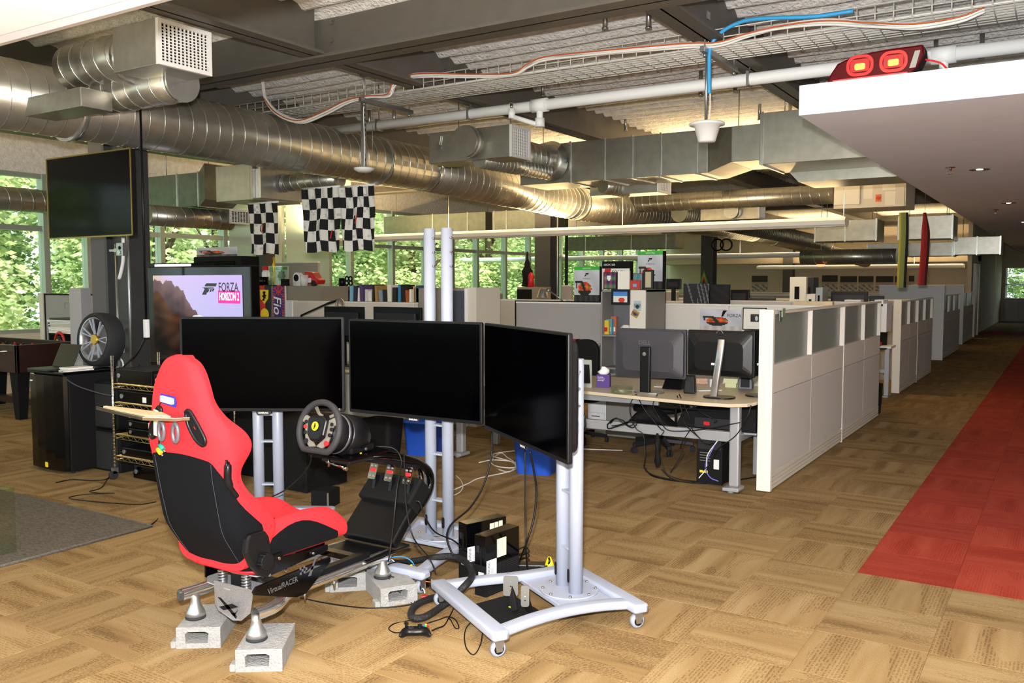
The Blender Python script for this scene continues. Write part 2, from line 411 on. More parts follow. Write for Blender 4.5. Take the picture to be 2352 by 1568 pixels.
# ---- white soffit over the corridor
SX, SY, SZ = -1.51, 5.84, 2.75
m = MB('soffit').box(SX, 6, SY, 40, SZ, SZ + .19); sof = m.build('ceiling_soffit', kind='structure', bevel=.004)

# ---- walls
wall_p = mat('wall_paint', '#c9bfae', .8, 0, .02, 4)
wl = MB(wall_p); wl.box(XW - .2, XW, -4, 40, 0, .88); wl.use(fluff).box(XW - .2, XW, -4, 40, 3.35, 3.96); wl.build('wall_left', kind='structure')
MB(wall_p).box(-13.7, 6, -4.2, -4, 0, .9).box(-13.7, 6, -4.2, -4, 3.3, 4).build('wall_back', kind='structure')
MB(wall_p).box(6, 6.2, -4.2, 48, 0, 4).build('wall_right', kind='structure')
mb = MB(wall_p).box(-13.7, -2.5, YF, YF + .2, 0, 4); mb.box(-2.62, -2.5, YF + .2, 40, 0, 4); mb.box(-2.62, -2.5, 40.2, 47.6, 0, 4); mb.build('wall_far', kind='structure')
wd = MB(mat('wall_end_paint', '#a79a86', .8)); wd.box(-2.6, 6, 44, 44.2, 0, .95); wd.box(-2.6, 6, 44, 44.2, 2.3, 4); wd.box(-2.6, -2.35, 44, 44.2, .95, 2.3); wd.box(2.2, 6, 44, 44.2, .95, 2.3); wd.build('wall_end', kind='structure')
MB('cream').box(XW, XW + .03, -4, YF, .80, .90).build('trim_1', kind='structure')

# ---- windows on the left wall: one object per bay, mullions, transom and panes as parts
WY = [-3.6, -2.1, -.6, .9, 2.4, 3.9, 5.4, 6.95, 7.77, 8.48, 9.85, 11.22, 12.65, 14.0, 14.69, 16.11, 17.39, 18.5, 19.62, 21.03, 22.34, 24.27, 25.74, 27.2, 28.7, 30.2, 31.7, 33.2]
wn = 0
for y0, y1 in zip(WY, WY[1:]):
    wn += 1; w = structure('window_%d' % wn, (XW, y0, .88))
    f = MB('frame'); t = .045
    f.box(XW - .14, XW + .02, y0 - t, y0 + t, .88, 3.35); f.build('mullion', w)
    f = MB('frame'); f.box(XW - .12, XW, y0 + t, y1 - t, .88, .96); f.box(XW - .12, XW, y0 + t, y1 - t, 3.28, 3.35); f.build('frame', w)
    f = MB('frame'); f.box(XW - .12, XW, y0 + t, y1 - t, 2.47, 2.55); f.build('transom', w)
    for z0, z1 in ((.96, 2.47), (2.55, 3.28)):
        MB('win_glass').box(XW - .07, XW - .062, y0 + t, y1 - t, z0, z1).build('pane', w)
    if 11.2 <= y0 < 14.0:   # closed blinds
        bm_ = MB(mat('blind_slat', '#dfe7e0', .6)); z = .98; 
        while z < 3.25: bm_.hexa([(XW + .03, y0 + .06, z), (XW + .055, y0 + .06, z + .021), (XW + .055, y1 - .06, z + .021), (XW + .03, y1 - .06, z), (XW + .031, y0 + .06, z + .001), (XW + .056, y0 + .06, z + .0225), (XW + .056, y1 - .06, z + .0225), (XW + .031, y1 - .06, z + .001)]); z += .022
        bl = bm_.build('blind_slats', w, kind='stuff')
# unseen windows added in the wall behind the camera for daylight fill
for k in range(6):
    wn += 1; x0 = -13.6 + 3.25 * k; w = structure('window_%d' % wn, (x0, -4.1, .9)); f = MB('frame').box(x0, x0 + .08, -4.16, -4, .9, 3.3).box(x0, x0 + 3.25, -4.14, -4.02, 2.47, 2.55).box(x0, x0 + 3.25, -4.14, -4.02, .9, .96); f.build('frame', w); MB('win_glass').box(x0 + .08, x0 + 3.25, -4.1, -4.092, .96, 3.3).build('pane', w)
MB(mat('pale_bounce_ground', '#b9b6ae', .9, 0, .08, 1)).box(-60, 60, -60, -4.25, -.3, -.05).build('ground_bounce', kind='structure')  # pale ground added out of view, bounces daylight up to the soffit
# end wall window beyond the corridor
w = structure('window_%d' % (wn + 1), (-1, 44, .95))
f = MB('frame'); 
for x in (-2.35, -.85, .65, 2.15): f.box(x, x + .07, 43.95, 44.1, .95, 2.3)
f.box(-2.35, 2.2, 43.95, 44.1, 1.55, 1.62); f.build('frame', w)
MB('win_glass').box(-2.3, 2.15, 44.05, 44.06, .95, 2.3).build('pane', w)

# ---- ground and trees outside
MB(mat('grass_ground', '#4e6a2c', .95, 0, .3, 2)).box(-60, -13.75, -15, 75, -1.2, -1).build('ground', kind='structure')
MB(mat('grass_ground', '#4e6a2c')).box(-20, 20, 44.4, 75, -1.2, -1).build('ground', kind='structure')
def leaf_mat(name, c1, c2):
    m = bpy.data.materials.new(name); m.use_nodes = True; nt = m.node_tree; nt.nodes.clear(); N = nt.nodes.new; Lk = nt.links.new
    o = N('ShaderNodeOutputMaterial'); d = N('ShaderNodeBsdfDiffuse'); t = N('ShaderNodeBsdfTranslucent'); x = N('ShaderNodeMixShader'); x.inputs[0].default_value = .45
    tc = N('ShaderNodeTexCoord'); n = N('ShaderNodeTexNoise'); n.inputs['Scale'].default_value = 1.6; n.inputs['Detail'].default_value = 4; Lk(tc.outputs['Object'], n.inputs['Vector'])
    r = N('ShaderNodeValToRGB'); r.color_ramp.elements[0].position = .38; r.color_ramp.elements[0].color = lin(c1); r.color_ramp.elements[1].position = .62; r.color_ramp.elements[1].color = lin(c2)
    Lk(n.outputs[0], r.inputs[0]); Lk(r.outputs[0], d.inputs[0]); Lk(r.outputs[0], t.inputs[0]); Lk(d.outputs[0], x.inputs[1]); Lk(t.outputs[0], x.inputs[2]); Lk(x.outputs[0], o.inputs[0]); return m
LM = [leaf_mat('leaf_%d' % i, *c) for i, c in enumerate((('#7f9a60', '#dbe4ac'), ('#728f58', '#d0dfa6'), ('#98ac70', '#ebeebe')))]
bark = mat('bark', '#4a3c2e', .95, 0, .3, 8)
def crown_mesh(seed, lm):
    rnd = random.Random(seed); vs, fs = [], []
    blobs = [(rnd.uniform(-1.25, 1.25), rnd.uniform(-1.25, 1.25), rnd.uniform(.2, 8.5), rnd.uniform(.6, 1.0)) for _ in range(44)]
    for bx_, by_, bz_, br in blobs:
        for _ in range(330):
            v = Vector((rnd.gauss(0, 1), rnd.gauss(0, 1), rnd.gauss(0, 1))).normalized(); p = Vector((bx_, by_, bz_)) + Vector((v.x, v.y, v.z * .7)) * br * rnd.uniform(.55, 1.05)
            nrm = (v + Vector((rnd.uniform(-1, 1), rnd.uniform(-1, 1), rnd.uniform(-.3, 1)))).normalized(); a, b, _n = frame_of(nrm); s = rnd.uniform(.05, .12)
            k = len(vs); vs += [p - a * s, p + b * s * .55, p + a * s, p - b * s * .55]; fs.append((k, k + 1, k + 2, k + 3))
    me = bpy.data.meshes.new('crown'); me.from_pydata([tuple(v) for v in vs], [], fs); me.materials.append(lm); return me
CM = [crown_mesh(11 + i, LM[i]) for i in range(3)]
tr = MB(bark).tube([(0, 0, -1), (.05, .02, 2), (-.1, .1, 5), (.1, 0, 8)], [.22, .18, .13, .05], 8); br_ = [((0, 0, 2), (1.4, .6, 4)), ((0, 0, 3), (-1.2, .8, 5)), ((0, .1, 4), (.4, -1.5, 6))]
for a, b in br_: tr.tube([a, (Vector(a) + Vector(b)) / 2 + Vector((0, 0, .2)), b], [.09, .06, .03], 6)
trunk_o = tr.build('trunk'); trunk_me = trunk_o.data; bpy.data.objects.remove(trunk_o)
TP = [(-18.3 - 4.75 * r_, -1 + 2.4 * (r_ % 2) + 4.75 * k) for r_ in range(3) for k in range(2 * r_ // 2, 12)] + [(-6, 52), (-1, 52), (4, 52)]
for i, (x, y) in enumerate(TP):
    t = thing('broadleaf_tree', 'green broadleaf tree in full leaf outside the windows', 'tree', (x, y, -1), i * 1.3, 'trees outside the windows')
    s = random.uniform(.98, 1.04)
    for nm, me in (('crown', CM[i % 3]), ('trunk', trunk_me)):
        o = bpy.data.objects.new(nm, me); COL.objects.link(o); o.parent = t; o.scale = (s, s, s)
        if nm == 'crown': o['kind'] = 'stuff'; o.location = (0, 0, .6)
        else: o.data.materials.clear() if False else None

rnd = random.Random(77); vs, fs = [], []
for _ in range(15000):
    y = rnd.uniform(-8, 68); x = -35 + 2.2 * math.sin(y * .6) + rnd.uniform(-1.6, 1.6); z = -1 + 12 * rnd.random() ** .85; p = Vector((x, y, z)); a, b, _n = frame_of((1, rnd.uniform(-.9, .9), rnd.uniform(-.4, 1))); q = rnd.uniform(.16, .34); k = len(vs)
    vs += [p - a * q, p + b * q * .6, p + a * q, p - b * q * .6]; fs.append((k, k + 1, k + 2, k + 3))
me = bpy.data.meshes.new('treeline'); me.from_pydata([tuple(v) for v in vs], [], fs); me.materials.append(LM[2]); o = bpy.data.objects.new('treeline', me); COL.objects.link(o); o['kind'] = 'stuff'; o['label'] = 'dense green treeline far beyond the windows'; o['category'] = 'trees'
# ================================================================ CEILING SERVICES
def yspan(xl, yt, yb, xr, Y):   # pixels of a face on the plane y=Y -> X0, X1, z0, z1
    a = Fy(xl, yt, Y); b = Fy(xl, yb, Y); c = Fy(xr, (yt + yb) / 2, Y); return a.x, c.x, b.z, a.z
def xspan(xl, yt, yb, xr, X):
    a = Fx(xl, yt, X); b = Fx(xl, yb, X); c = Fx(xr, (yt + yb) / 2, X); return a.y, c.y, b.z, a.z
def helix(p0, p1, r, pitch, wr=.006, m='galv_b', n=22):
    p0, p1 = Vector(p0), Vector(p1); u, w, d = frame_of(p1 - p0); L = (p1 - p0).length; N = max(2, int(L / pitch * n)); pts = []
    for i in range(N + 1): t = 2 * math.pi * i / n; pts.append(p0 + d * (L * i / N) + (u * math.cos(t) + w * math.sin(t)) * r)
    return MB(m).tube(pts, wr, 4)
def spiral_duct(name, label, pts, r, pitch=.15, collars=(), m='galv', n=28, caps=True):
    pts = [Vector(p) for p in pts]; t = thing(name, label, 'duct', pts[0])
    for a, b in zip(pts, pts[1:]):
        MB(m).cyl(a, b, r, n=n, caps=caps).build('duct_shell', t)
        if pitch: helix(a, b, r, pitch).build('spiral_seam', t)
    for p in collars:
        i = min(range(len(pts) - 1), key=lambda k: abs((pts[k] + pts[k + 1]).y / 2 - p.y) + abs((pts[k] + pts[k + 1]).x / 2 - p.x)); d = (pts[i + 1] - pts[i]).normalized()
        MB('galv_b').cyl(p - d * .03, p + d * .03, r + .014, n=n).build('collar', t)
    return t
def grille(parent, o, u, v, w, h, nu=9, nv=12, fr=.03):
    """register: white frame, dark back, crossed blades"""
    o, u, v = Vector(o), Vector(u).normalized(), Vector(v).normalized(); nrm = u.cross(v)
    f = MB('whitep')
    def bx(a0, a1, b0, b1, d0, d1, mb): mb.hexa([o + u * a + v * b + nrm * d for d in (d0, d1) for a, b in ((a0, b0), (a1, b0), (a1, b1), (a0, b1))])
    for a in ((0, w, 0, fr), (0, w, h - fr, h), (0, fr, fr, h - fr), (w - fr, w, fr, h - fr)): bx(*a, -.01, .02, f)
    g = f.build('grille_frame', parent)
    b = MB('blackm'); bx(fr, w - fr, fr, h - fr, -.012, -.006, b); b.build('grille_back', g)
    b = MB('whitep')
    for i in range(1, nu): a = fr + (w - 2 * fr) * i / nu; bx(a - .004, a + .004, fr, h - fr, .0, .014, b)
    for i in range(1, nv): a = fr + (h - 2 * fr) * i / nv; bx(fr, w - fr, a - .003, a + .003, -.006, .004, b)
    b.build('grille_blades', g, kind='stuff')
    return g

# ---- main spiral duct running along the room
mp = [(-7.6, 2.6, 3.26), (-7.6, 9.75, 3.24), (-7.6, 14.2, 3.10), (-7.55, 24.6, 3.12)]
spiral_duct('spiral_duct', 'long round galvanised spiral duct crossing the whole ceiling above the screens', mp, .295, .16,
            [Vector((-7.6, y, 3.24)) for y in (4.62, 8.75, 9.75)] + [Vector((-7.6, 14.2, 3.10)), Vector((-7.58, 19, 3.11))])
# ---- diffuser box with register, high on the left, with its round run
X0 = -5.62; y0, y1, z0, z1 = xspan(358, 40, 146, 482, X0)
t = thing('diffuser_box', 'galvanised diffuser box with white register beside the white light fitting', 'diffuser', (X0, y0, z0))
MB('galv').box(X0 - .52, X0 - .012, y0, y1, z0, z1).build('plenum', t, bevel=.004)
grille(t, (X0, y0, z0), (0, 1, 0), (0, 0, 1), y1 - y0, z1 - z0, 12, 12)
yc, zc = (y0 + y1) / 2, (z0 + z1) / 2
spiral_duct('spiral_duct', 'short round duct feeding the diffuser box above the wall screen', [(X0 - 1.5, yc + .05, zc + .05), (X0 - .52, yc + .05, zc + .05)], (z1 - z0) * .56, .16, [Vector((X0 - .6, yc, zc))])
d = thing('spiral_duct', 'round duct end with closed cap under the first diffuser box', 'duct', (X0 - .3, y0, z0))
a, b = Vector((X0 - 1.3, y1 - .08, z0 - .02)), Vector((X0 - .28, y1 - .06, z0 - .02)); MB('galv').cyl(a, b, .15, n=24).build('duct_shell', d); helix(a, b, .15, .15).build('spiral_seam', d)
MB('galv_b').cyl(b, b + Vector((.03, 0, 0)), .156, n=24).build('collar', d)
d = thing('rectangular_duct', 'flat dark-bottomed duct box tucked above the main spiral duct', 'duct', (X0 - 1.4, y0, z0))
MB('galv').box(X0 - 1.75, X0 - .95, y0 - .0, y1 - .2, z0 - .2, z0 - .05).build('duct_shell', d, bevel=.004)

# ---- middle diffuser on the round branch
Ym = 8.6; a0, a1, z0, z1 = yspan(985, 306, 376, 1172, Ym); w = .42
t = thing('diffuser_box', 'galvanised diffuser box with round capped inlet at the middle of the ceiling', 'diffuser', (a0, Ym, z0))
MB('galv').box(a0, a1 - .012, Ym, Ym + w, z0, z1).build('plenum', t, bevel=.004)
grille(t, (a1, Ym, z0), (0, 1, 0), (0, 0, 1), w, z1 - z0, 9, 9)
c = Fy(1065, 324, Ym - .15); r = (z1 - z0) * .5
MB('galv').cyl(c, (c.x, Ym, c.z), r, n=28).build('inlet_cap', t); MB('galv_b').cyl((c.x, Ym - .09, c.z), (c.x, Ym - .07, c.z), r + .01, n=28).build('collar', t)
MB('zinc').cyl((a0 + .16, Ym - .02, (z0 + z1) / 2), (a0 + .16, Ym, (z0 + z1) / 2), .035).bar((a0 + .16, Ym - .015, (z0 + z1) / 2), (a0 + .19, Ym - .015, z1 - .05), .012, .012, up=(0, 1, 0)).build('damper_handle', t)
for xx in (a0 + .3, a1 - .12): MB('zinc').cyl((xx, Ym + .2, z1), (xx, Ym + .2, 3.96), .006, n=6).build('hanger_rod', t)
Yr = 10.5
t = spiral_duct('spiral_duct', 'short bright round branch duct between the middle diffuser and the rectangular duct', [(c.x, Ym + w, c.z), (c.x, Yr - .35, c.z)], r, .14)
MB('galv_b').cyl((c.x, Yr - .35, c.z), (c.x, Yr - .02, c.z), r, r + .09, n=28).build('flared_collar', t)
t = spiral_duct('spiral_duct', 'flexible lower branch duct under the middle diffuser', [Fy(1100, 366, Ym + .1), Fy(1255, 395, 10.2)], .1, .08)

# ---- rectangular supply duct crossing the room
def rduct(name, label, X0, X1, Y, z0, z1, dep, seams=(), m='galv'):
    t = thing(name, label, 'duct', (X0, Y, z0)); MB(m).box(X0, X1, Y, Y + dep, z0, z1).build('duct_shell', t, bevel=.004)
    for s_ in seams:
        f = MB('galv_b'); g = .012
        f.box(s_ - .012, s_ + .012, Y - g, Y, z0 - g, z1 + g); f.box(s_ - .012, s_ + .012, Y, Y + dep, z0 - g, z0); f.build('flange', t)
    for x in (X0 + .15, X1 - .15): MB('zinc').cyl((x, Y + dep / 2, z1), (x, Y + dep / 2, 3.97), .006, n=6).build('hanger_rod', t)
    return t
a0, a1, z0, z1 = yspan(1195, 332, 426, 1625, Yr); _z1 = Fy(1400, 318, Yr).z
rduct('rectangular_duct', 'long galvanised rectangular duct crossing the ceiling behind the white dome', a0, a1, Yr, z0, _z1, .75, [Fy(x, 370, Yr).x for x in (1310, 1388, 1452, 1517, 1600)])
b0, b1, y0_, y1_ = yspan(1681, 290, 372, 1760, Yr - .25)
t = thing('rectangular_duct', 'offset transition piece joining two rectangular ducts near the soffit', 'duct', (a1, Yr, z0))
MB('galv').hexa([(a1, Yr, z0), (b0, Yr - .25, y0_), (b0, Yr + .6, y0_), (a1, Yr + .75, z0), (a1, Yr, _z1), (b0, Yr - .25, y1_), (b0, Yr + .6, y1_), (a1, Yr + .75, _z1)]).box(b0, b1, Yr - .25, Yr + .6, y0_, y1_).build('duct_shell', t, bevel=.004); MB('zinc').cyl((b0, Yr, y1_), (b0, Yr, 3.97), .006, n=6).build('hanger_rod', t)
b0, b1, y0_, y1_ = yspan(1746, 260, 378, 1985, Yr - .6)
t = rduct('rectangular_duct', 'largest pale rectangular duct partly hidden by the white soffit', b0, SX - .03, Yr - .6, y0_, y1_, .9, [b0 + .03])
MB('galv').hexa([(b1 - .9, Yr + .3, y0_ - .12), (SX - .04, Yr + .3, y0_ - .12), (SX - .04, Yr + 1.1, y0_ - .12), (b1 - .9, Yr + 1.1, y0_ - .12), (b1 - 1.1, Yr + .3, y0_ + .1), (SX - .04, Yr + .3, y0_ + .1), (SX - .04, Yr + 1.1, y0_ + .1), (b1 - 1.1, Yr + 1.1, y0_ + .1)]).build('duct_elbow', t)
# second diffuser
Yd = 11.4; a0, a1, z0, z1 = yspan(1355, 418, 450, 1512, Yd); t = thing('diffuser_box', 'yellow-lit flat diffuser box hanging below the rectangular duct', 'diffuser', (a0, Yd, z0))
MB('galv').box(a0, a1 - .012, Yd, Yd + .42, z0, z1 + .05).build('plenum', t, bevel=.004); grille(t, (a1, Yd, z0), (0, 1, 0), (0, 0, 1), .42, z1 - z0 + .05, 7, 6)
a, b = Fy(1385, 425, Yd - .25), Fy(1440, 436, Yd + .2); MB('galv').cyl(a, b, .11, n=20).build('inlet_cap', t); helix(a, b, .11, .06).build('spiral_seam', t)
# long round duct to the air unit, and the unit itself
Yl = 16.2; a, b = Fy(1440, 461, Yl), Fy(1918, 455, Yl); b.z = a.z = (a.z + b.z) / 2
spiral_duct('spiral_duct', 'straight round duct running to the cream air unit', [a, b], .17, .16, [a + Vector((.1, 0, 0))])
a0, a1, z0, z1 = yspan(1916, 412, 480, 2081, Yl - .3); t = thing('air_handling_unit', 'cream metal air unit with orange switch hanging under the soffit edge', 'air unit', (a0, Yl, z0))
MB('cream').box(a0, a1, Yl - .3, Yl + .7, z0, z1).build('casing', t, bevel=.006); H_ = z1 - z0; W_ = a1 - a0
MB('zinc').cyl((a0 + .3, Yl, z1), (a0 + .3, Yl, 3.97), .006, n=6).build('hanger_rod', t); MB('cream_edge').box(a0 + W_ * .02, a0 + W_ * .38, Yl - .36, Yl - .3, z0 + H_ * .12, z1 - H_ * .08).build('access_panel', t, bevel=.006)
MB('paper').box(a0 + W_ * .42, a0 + W_ * .55, Yl - .305, Yl - .3, z0 + H_ * .3, z1 - H_ * .15).build('rating_label', t); MB('paper').box(a0 + W_ * .68, a0 + W_ * .86, Yl - .305, Yl - .3, z0 + H_ * .55, z1 - H_ * .06).build('rating_label', t); MB('paper').box(a0 + W_ * .72, a0 + W_ * .86, Yl - .305, Yl - .3, z0 + H_ * .06, z0 + H_ * .5).build('rating_label', t)
MB('orange').box(a0 + W_ * .59, a0 + W_ * .67, Yl - .31, Yl - .3, z0 + H_ * .18, z0 + H_ * .42).use('redp').cyl((a0 + W_ * .63, Yl - .34, z0 + H_ * .3), (a0 + W_ * .63, Yl - .31, z0 + H_ * .3), .03).build('isolator_switch', t)
# box diffuser far under the long duct
a0, a1, z0, z1 = yspan(1609, 472, 507, 1740, 16.5); t = thing('diffuser_box', 'small bright diffuser box beyond the long round duct', 'diffuser', (a0, 16.5, z0))
MB('galv').box(a0, a1, 16.5, 16.9, z0, z1).build('plenum', t, bevel=.004); MB('galv_b').cyl((a0 + (a1 - a0) * .6, 16.3, (z0 + z1) / 2), (a0 + (a1 - a0) * .6, 16.5, (z0 + z1) / 2), (z1 - z0) * .48, n=20).build('inlet_cap', t); grille(t, (a1 + .012, 16.5, z0), (0, 1, 0), (0, 0, 1), .4, z1 - z0, 6, 5)

# ---- ducts along the windows on the left
Yw = 8.6; a0, a1, z0, z1 = yspan(330, 408, 482, 458, Yw)
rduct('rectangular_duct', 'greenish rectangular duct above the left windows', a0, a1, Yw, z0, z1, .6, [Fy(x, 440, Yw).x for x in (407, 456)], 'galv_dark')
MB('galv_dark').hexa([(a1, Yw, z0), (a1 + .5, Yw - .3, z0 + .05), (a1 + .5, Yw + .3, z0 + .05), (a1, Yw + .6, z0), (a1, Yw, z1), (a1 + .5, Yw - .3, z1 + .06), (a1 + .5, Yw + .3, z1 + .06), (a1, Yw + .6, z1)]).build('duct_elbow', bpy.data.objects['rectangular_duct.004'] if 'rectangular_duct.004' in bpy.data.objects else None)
Yv = 8.0; a0, a1, z0, z1 = yspan(495, 383, 464, 580, Yv); t = thing('variable_air_box', 'square galvanised air box above the smallest chequered flag', 'air unit', (a0, Yv, z0))
MB('galv').box(a0, a1, Yv, Yv + .85, z0, z1).build('casing', t, bevel=.004); MB('galv_b').box(a1, a1 + .1, Yv + .05, Yv + .8, z0 + .02, z1 - .01).build('control_panel', t, bevel=.004); MB('zinc').cyl((a0 + .2, Yv + .4, z1), (a0 + .2, Yv + .4, 3.97), .006, n=6).build('hanger_rod', t)
a, b = Fy(640, 422, Yv + .45), Fy(868, 415, Yv + .45); spiral_duct('spiral_duct', 'round duct running from the square air box behind the main duct', [a, (min(b.x, -7.95), a.y, a.z)], .11, .13, [a + Vector((.15, 0, 0))])
a, b = Fx(335, 493, -11.2), Fx(527, 503, -11.2); t = spiral_duct('spiral_duct', 'round duct low across the left windows with small register end', [(-11.2, a.y, a.z), (-11.2, b.y, a.z)], .15, .16)
y0, y1, z0, z1 = xspan(527, 480, 513, 561, -11.0); MB('galv').box(-11.4, -11.012, y0, y0 + .5, z0, z1).build('plenum', t); grille(t, (-11.0, y0, z0), (0, 1, 0), (0, 0, 1), .5, z1 - z0, 8, 8)
a = Fx(0, 455, -12.2); b = Fx(108, 458, -12.2); spiral_duct('spiral_duct', 'round duct along the top of the leftmost windows', [(-12.2, a.y - 1, a.z), (-12.2, b.y + .6, a.z)], .16, .16)
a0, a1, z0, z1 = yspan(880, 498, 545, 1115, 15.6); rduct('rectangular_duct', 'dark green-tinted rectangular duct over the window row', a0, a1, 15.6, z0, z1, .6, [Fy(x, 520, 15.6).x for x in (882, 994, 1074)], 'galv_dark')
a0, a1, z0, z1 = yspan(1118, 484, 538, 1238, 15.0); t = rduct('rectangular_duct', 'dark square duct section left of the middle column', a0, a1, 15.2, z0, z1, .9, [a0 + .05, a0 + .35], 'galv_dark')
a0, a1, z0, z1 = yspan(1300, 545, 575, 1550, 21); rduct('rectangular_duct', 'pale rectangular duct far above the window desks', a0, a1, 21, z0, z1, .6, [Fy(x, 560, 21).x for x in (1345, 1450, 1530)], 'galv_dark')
for (xl, yt, yb, xr, Y, lab) in ((1870, 508, 555, 2015, 17, 'bright rectangular duct behind the yellow wind sock'), (2062, 498, 550, 2190, 17.5, 'silver square duct behind the red wind sock'), (1990, 560, 590, 2190, 22, 'lower silver duct beyond the wind socks'), (2190, 545, 585, 2300, 21, 'small silver duct box under the soffit edge')):
    a0, a1, z0, z1 = yspan(xl, yt, yb, xr, Y); rduct('rectangular_duct', lab, a0, a1, Y, z0, z1, .7, [a0 + .02, (a0 + a1) / 2, a1 - .02])
spiral_duct('spiral_duct', 'far round duct crossing beneath the bright rectangular duct', [Fy(1840, 590, 20), Fy(2060, 588, 20)], .16, .2)
# ribbed dark flexible duct in the distance
a, b = Fy(1560, 490, 16.2), Fy(1900, 560, 24); t = thing('flexible_duct', 'dark ribbed flexible duct descending beyond the long round duct', 'duct', a)
MB('galv_dark').cyl(a, b, .17, n=20).build('duct_shell', t); helix(a, b, .17, .09, .008, 'galv').build('spiral_seam', t)
a, b = Fy(1750, 540, 25.4), Fy(1990, 600, 30.4); t = thing('spiral_duct', 'far descending round duct lit yellow near the far columns', 'duct', a)
MB('galv').cyl(a, b, .2, n=20).build('duct_shell', t)
for k in range(4): p = a.lerp(b, .1 + .25 * k); d_ = (b - a).normalized(); c_ = MB('galv_b').cyl(p, p + d_ * .05, .215, n=20).build('collar', t)

# ---- white sprinkler pipe
Yp = 7.93; a, b = Fy(750, 301, Yp), Fy(2352, 107, Yp); zp = (a.z + b.z) / 2; a = Vector((a.x, Yp, zp)); b = Vector((b.x + .6, Yp, zp))
t = thing('sprinkler_pipe', 'white sprinkler pipe spanning the ceiling behind the cable tray', 'pipe', a); MB('white').cyl(a, b, .055, n=18).build('pipe', t)
for px in (1240, 2168):
    x = Fy(px, 230 if px < 2000 else 140, Yp).x; m = MB('white'); m.cyl((x - .09, Yp, zp), (x + .09, Yp, zp), .07, n=16); m.cyl((x, Yp, zp), (x, Yp, zp - .2), .035, n=12); m.cyl((x, Yp, zp - .13), (x, Yp, zp - .22), .05, n=12); m.cyl((x, Yp, zp - .2), (x - .28, Yp - .1, zp - .1), .025, n=10)
    m.cyl((x - .28, Yp - .1, zp - .12), (x - .28, Yp - .1, zp - .02), .035, n=10); m.build('fitting', t)
    h = MB('chrome').cyl((x - .28, Yp - .1, zp - .02), (x - .28, Yp - .1, zp + .03), .018, n=8); h.cyl((x - .28, Yp - .1, zp + .03), (x - .28, Yp - .1, zp + .036), .03, n=10); h.build('sprinkler_head', t)
for px in (870, 1080, 1720): x = Fy(px, 240, Yp).x; MB('zinc').cyl((x, Yp, zp + .05), (x, Yp, 3.96), .007, n=6).box(x - .012, x + .012, Yp - .06, Yp + .06, zp - .06, zp + .065).build('hanger', t)
# ---- conduits sticking out of the sprayed ceiling
for i, (px, py) in enumerate(((1247, 190), (848, 260), (905, 248), (1437, 275), (1745, 240), (1815, 240), (2150, 100), (2256, 85), (1610, 165), (1390, 25), (1490, 8), (1690, 155))):
    p = Fz(px, py, 3.95); L = .14 + .05 * (i % 3)
    o = MB('zinc').cyl((p.x, p.y, 4.0), (p.x, p.y, 3.95 - L), .022, n=10).cyl((p.x, p.y, 3.95 - L), (p.x, p.y, 3.95 - L - .012), .028, n=10).build('conduit_stub'); tag(o, 'short metal conduit stub sticking out of the sprayed ceiling', 'conduit', 'conduit stubs in the ceiling')

# ---- wire cable tray
Yt = 6.9; A, B = Fy(500, 246, Yt), Fy(2352, 52, Yt); zt = (A.z + B.z) / 2; xa, xb = A.x, .9; wt = .46; ht = .13
t = thing('cable_tray', 'long wire basket cable tray carrying white cables under the beams', 'cable tray', (xa, Yt, zt)); m = MB('wire')
for k in range(8): yy = Yt + wt * k / 7; m.cyl((xa, yy, zt), (xb, yy, zt), .006, n=5)
for yy in (Yt, Yt + wt):
    for h in (.065, ht): m.cyl((xa, yy, zt + h), (xb, yy, zt + h), .0055, n=5)
x = xa
while x < xb: m.tube([(x, Yt, zt + ht), (x, Yt, zt), (x, Yt + wt, zt), (x, Yt + wt, zt + ht)], .0055, 5); x += .125
m.build('wire_basket', t, kind='stuff')
for px in (845, 1625):
    x = Fy(px, 200 if px < 1000 else 110, Yt).x; s_ = MB('zinc').box(x - .02, x + .02, Yt - .12, Yt + wt + .25, zt - .055, zt - .014); s_.build('strut', t, bevel=.003)
    for yy in (Yt - .06, Yt + wt + .2): MB('zinc').cyl((x, yy, zt - .08), (x, yy, 3.95), .006, n=6).cyl((x, yy, zt - .085), (x, yy, zt - .06), .014, n=6).box(x - .03, x + .03, yy - .03, yy + .03, zt + .2, zt + .26).build('hanger_rod', t)
# cables on the tray
def trayline(pts, dy=0., dz=0.): return [Fy(px, py, Yt + dy) + Vector((0, 0, dz)) for px, py in pts]
path = [(604, 172), (605, 186), (612, 228), (640, 262), (690, 281), (745, 262), (800, 236), (850, 225), (896, 221), (908, 198), (935, 180), (985, 174), (1090, 176), (1180, 174), (1215, 155), (1250, 138), (1330, 128), (1568, 107), (1650, 104), (1720, 84), (1800, 66), (1900, 55), (2000, 60), (2100, 63), (2200, 48), (2262, 26)]
for i in range(4):
    cable('white_cable', 'white data cable sagging off the near edge of the cable tray', [p + Vector((.0, -.02 * (i % 2), .016 * (i // 2) + .01 * math.sin(i * 2 + j))) for j, p in enumerate(trayline(path, -.03))], .011, 'whitecable', group='white cables along the tray')
cable('brown_cable', 'thin orange-brown cable winding along the white tray cables', [p + Vector((0, -.05, .012)) for p in trayline(path[2:], -.03)], .006, 'orangecable')
for i in range(9):
    yy = Yt + .05 + .042 * i; cable('white_cable', 'white cable lying straight inside the wire tray', [(xa + .2 + .3 * (i % 3), yy, zt + .015)] + [(xa + 1 + 1.1 * k, yy + .02 * math.sin(k * 1.7 + i), zt + .016 + .012 * (i % 2)) for k in range(7)] + [(xb - .1, yy, zt + .015)], .013, 'whitecable', group='white cables lying in the tray')
bc = Fy(1624, 285, Yt); dome = thing('wireless_dome', 'white cone-shaped dome unit hanging from a rod below the tray', 'access point', (bc.x, Yt, bc.z - .16))
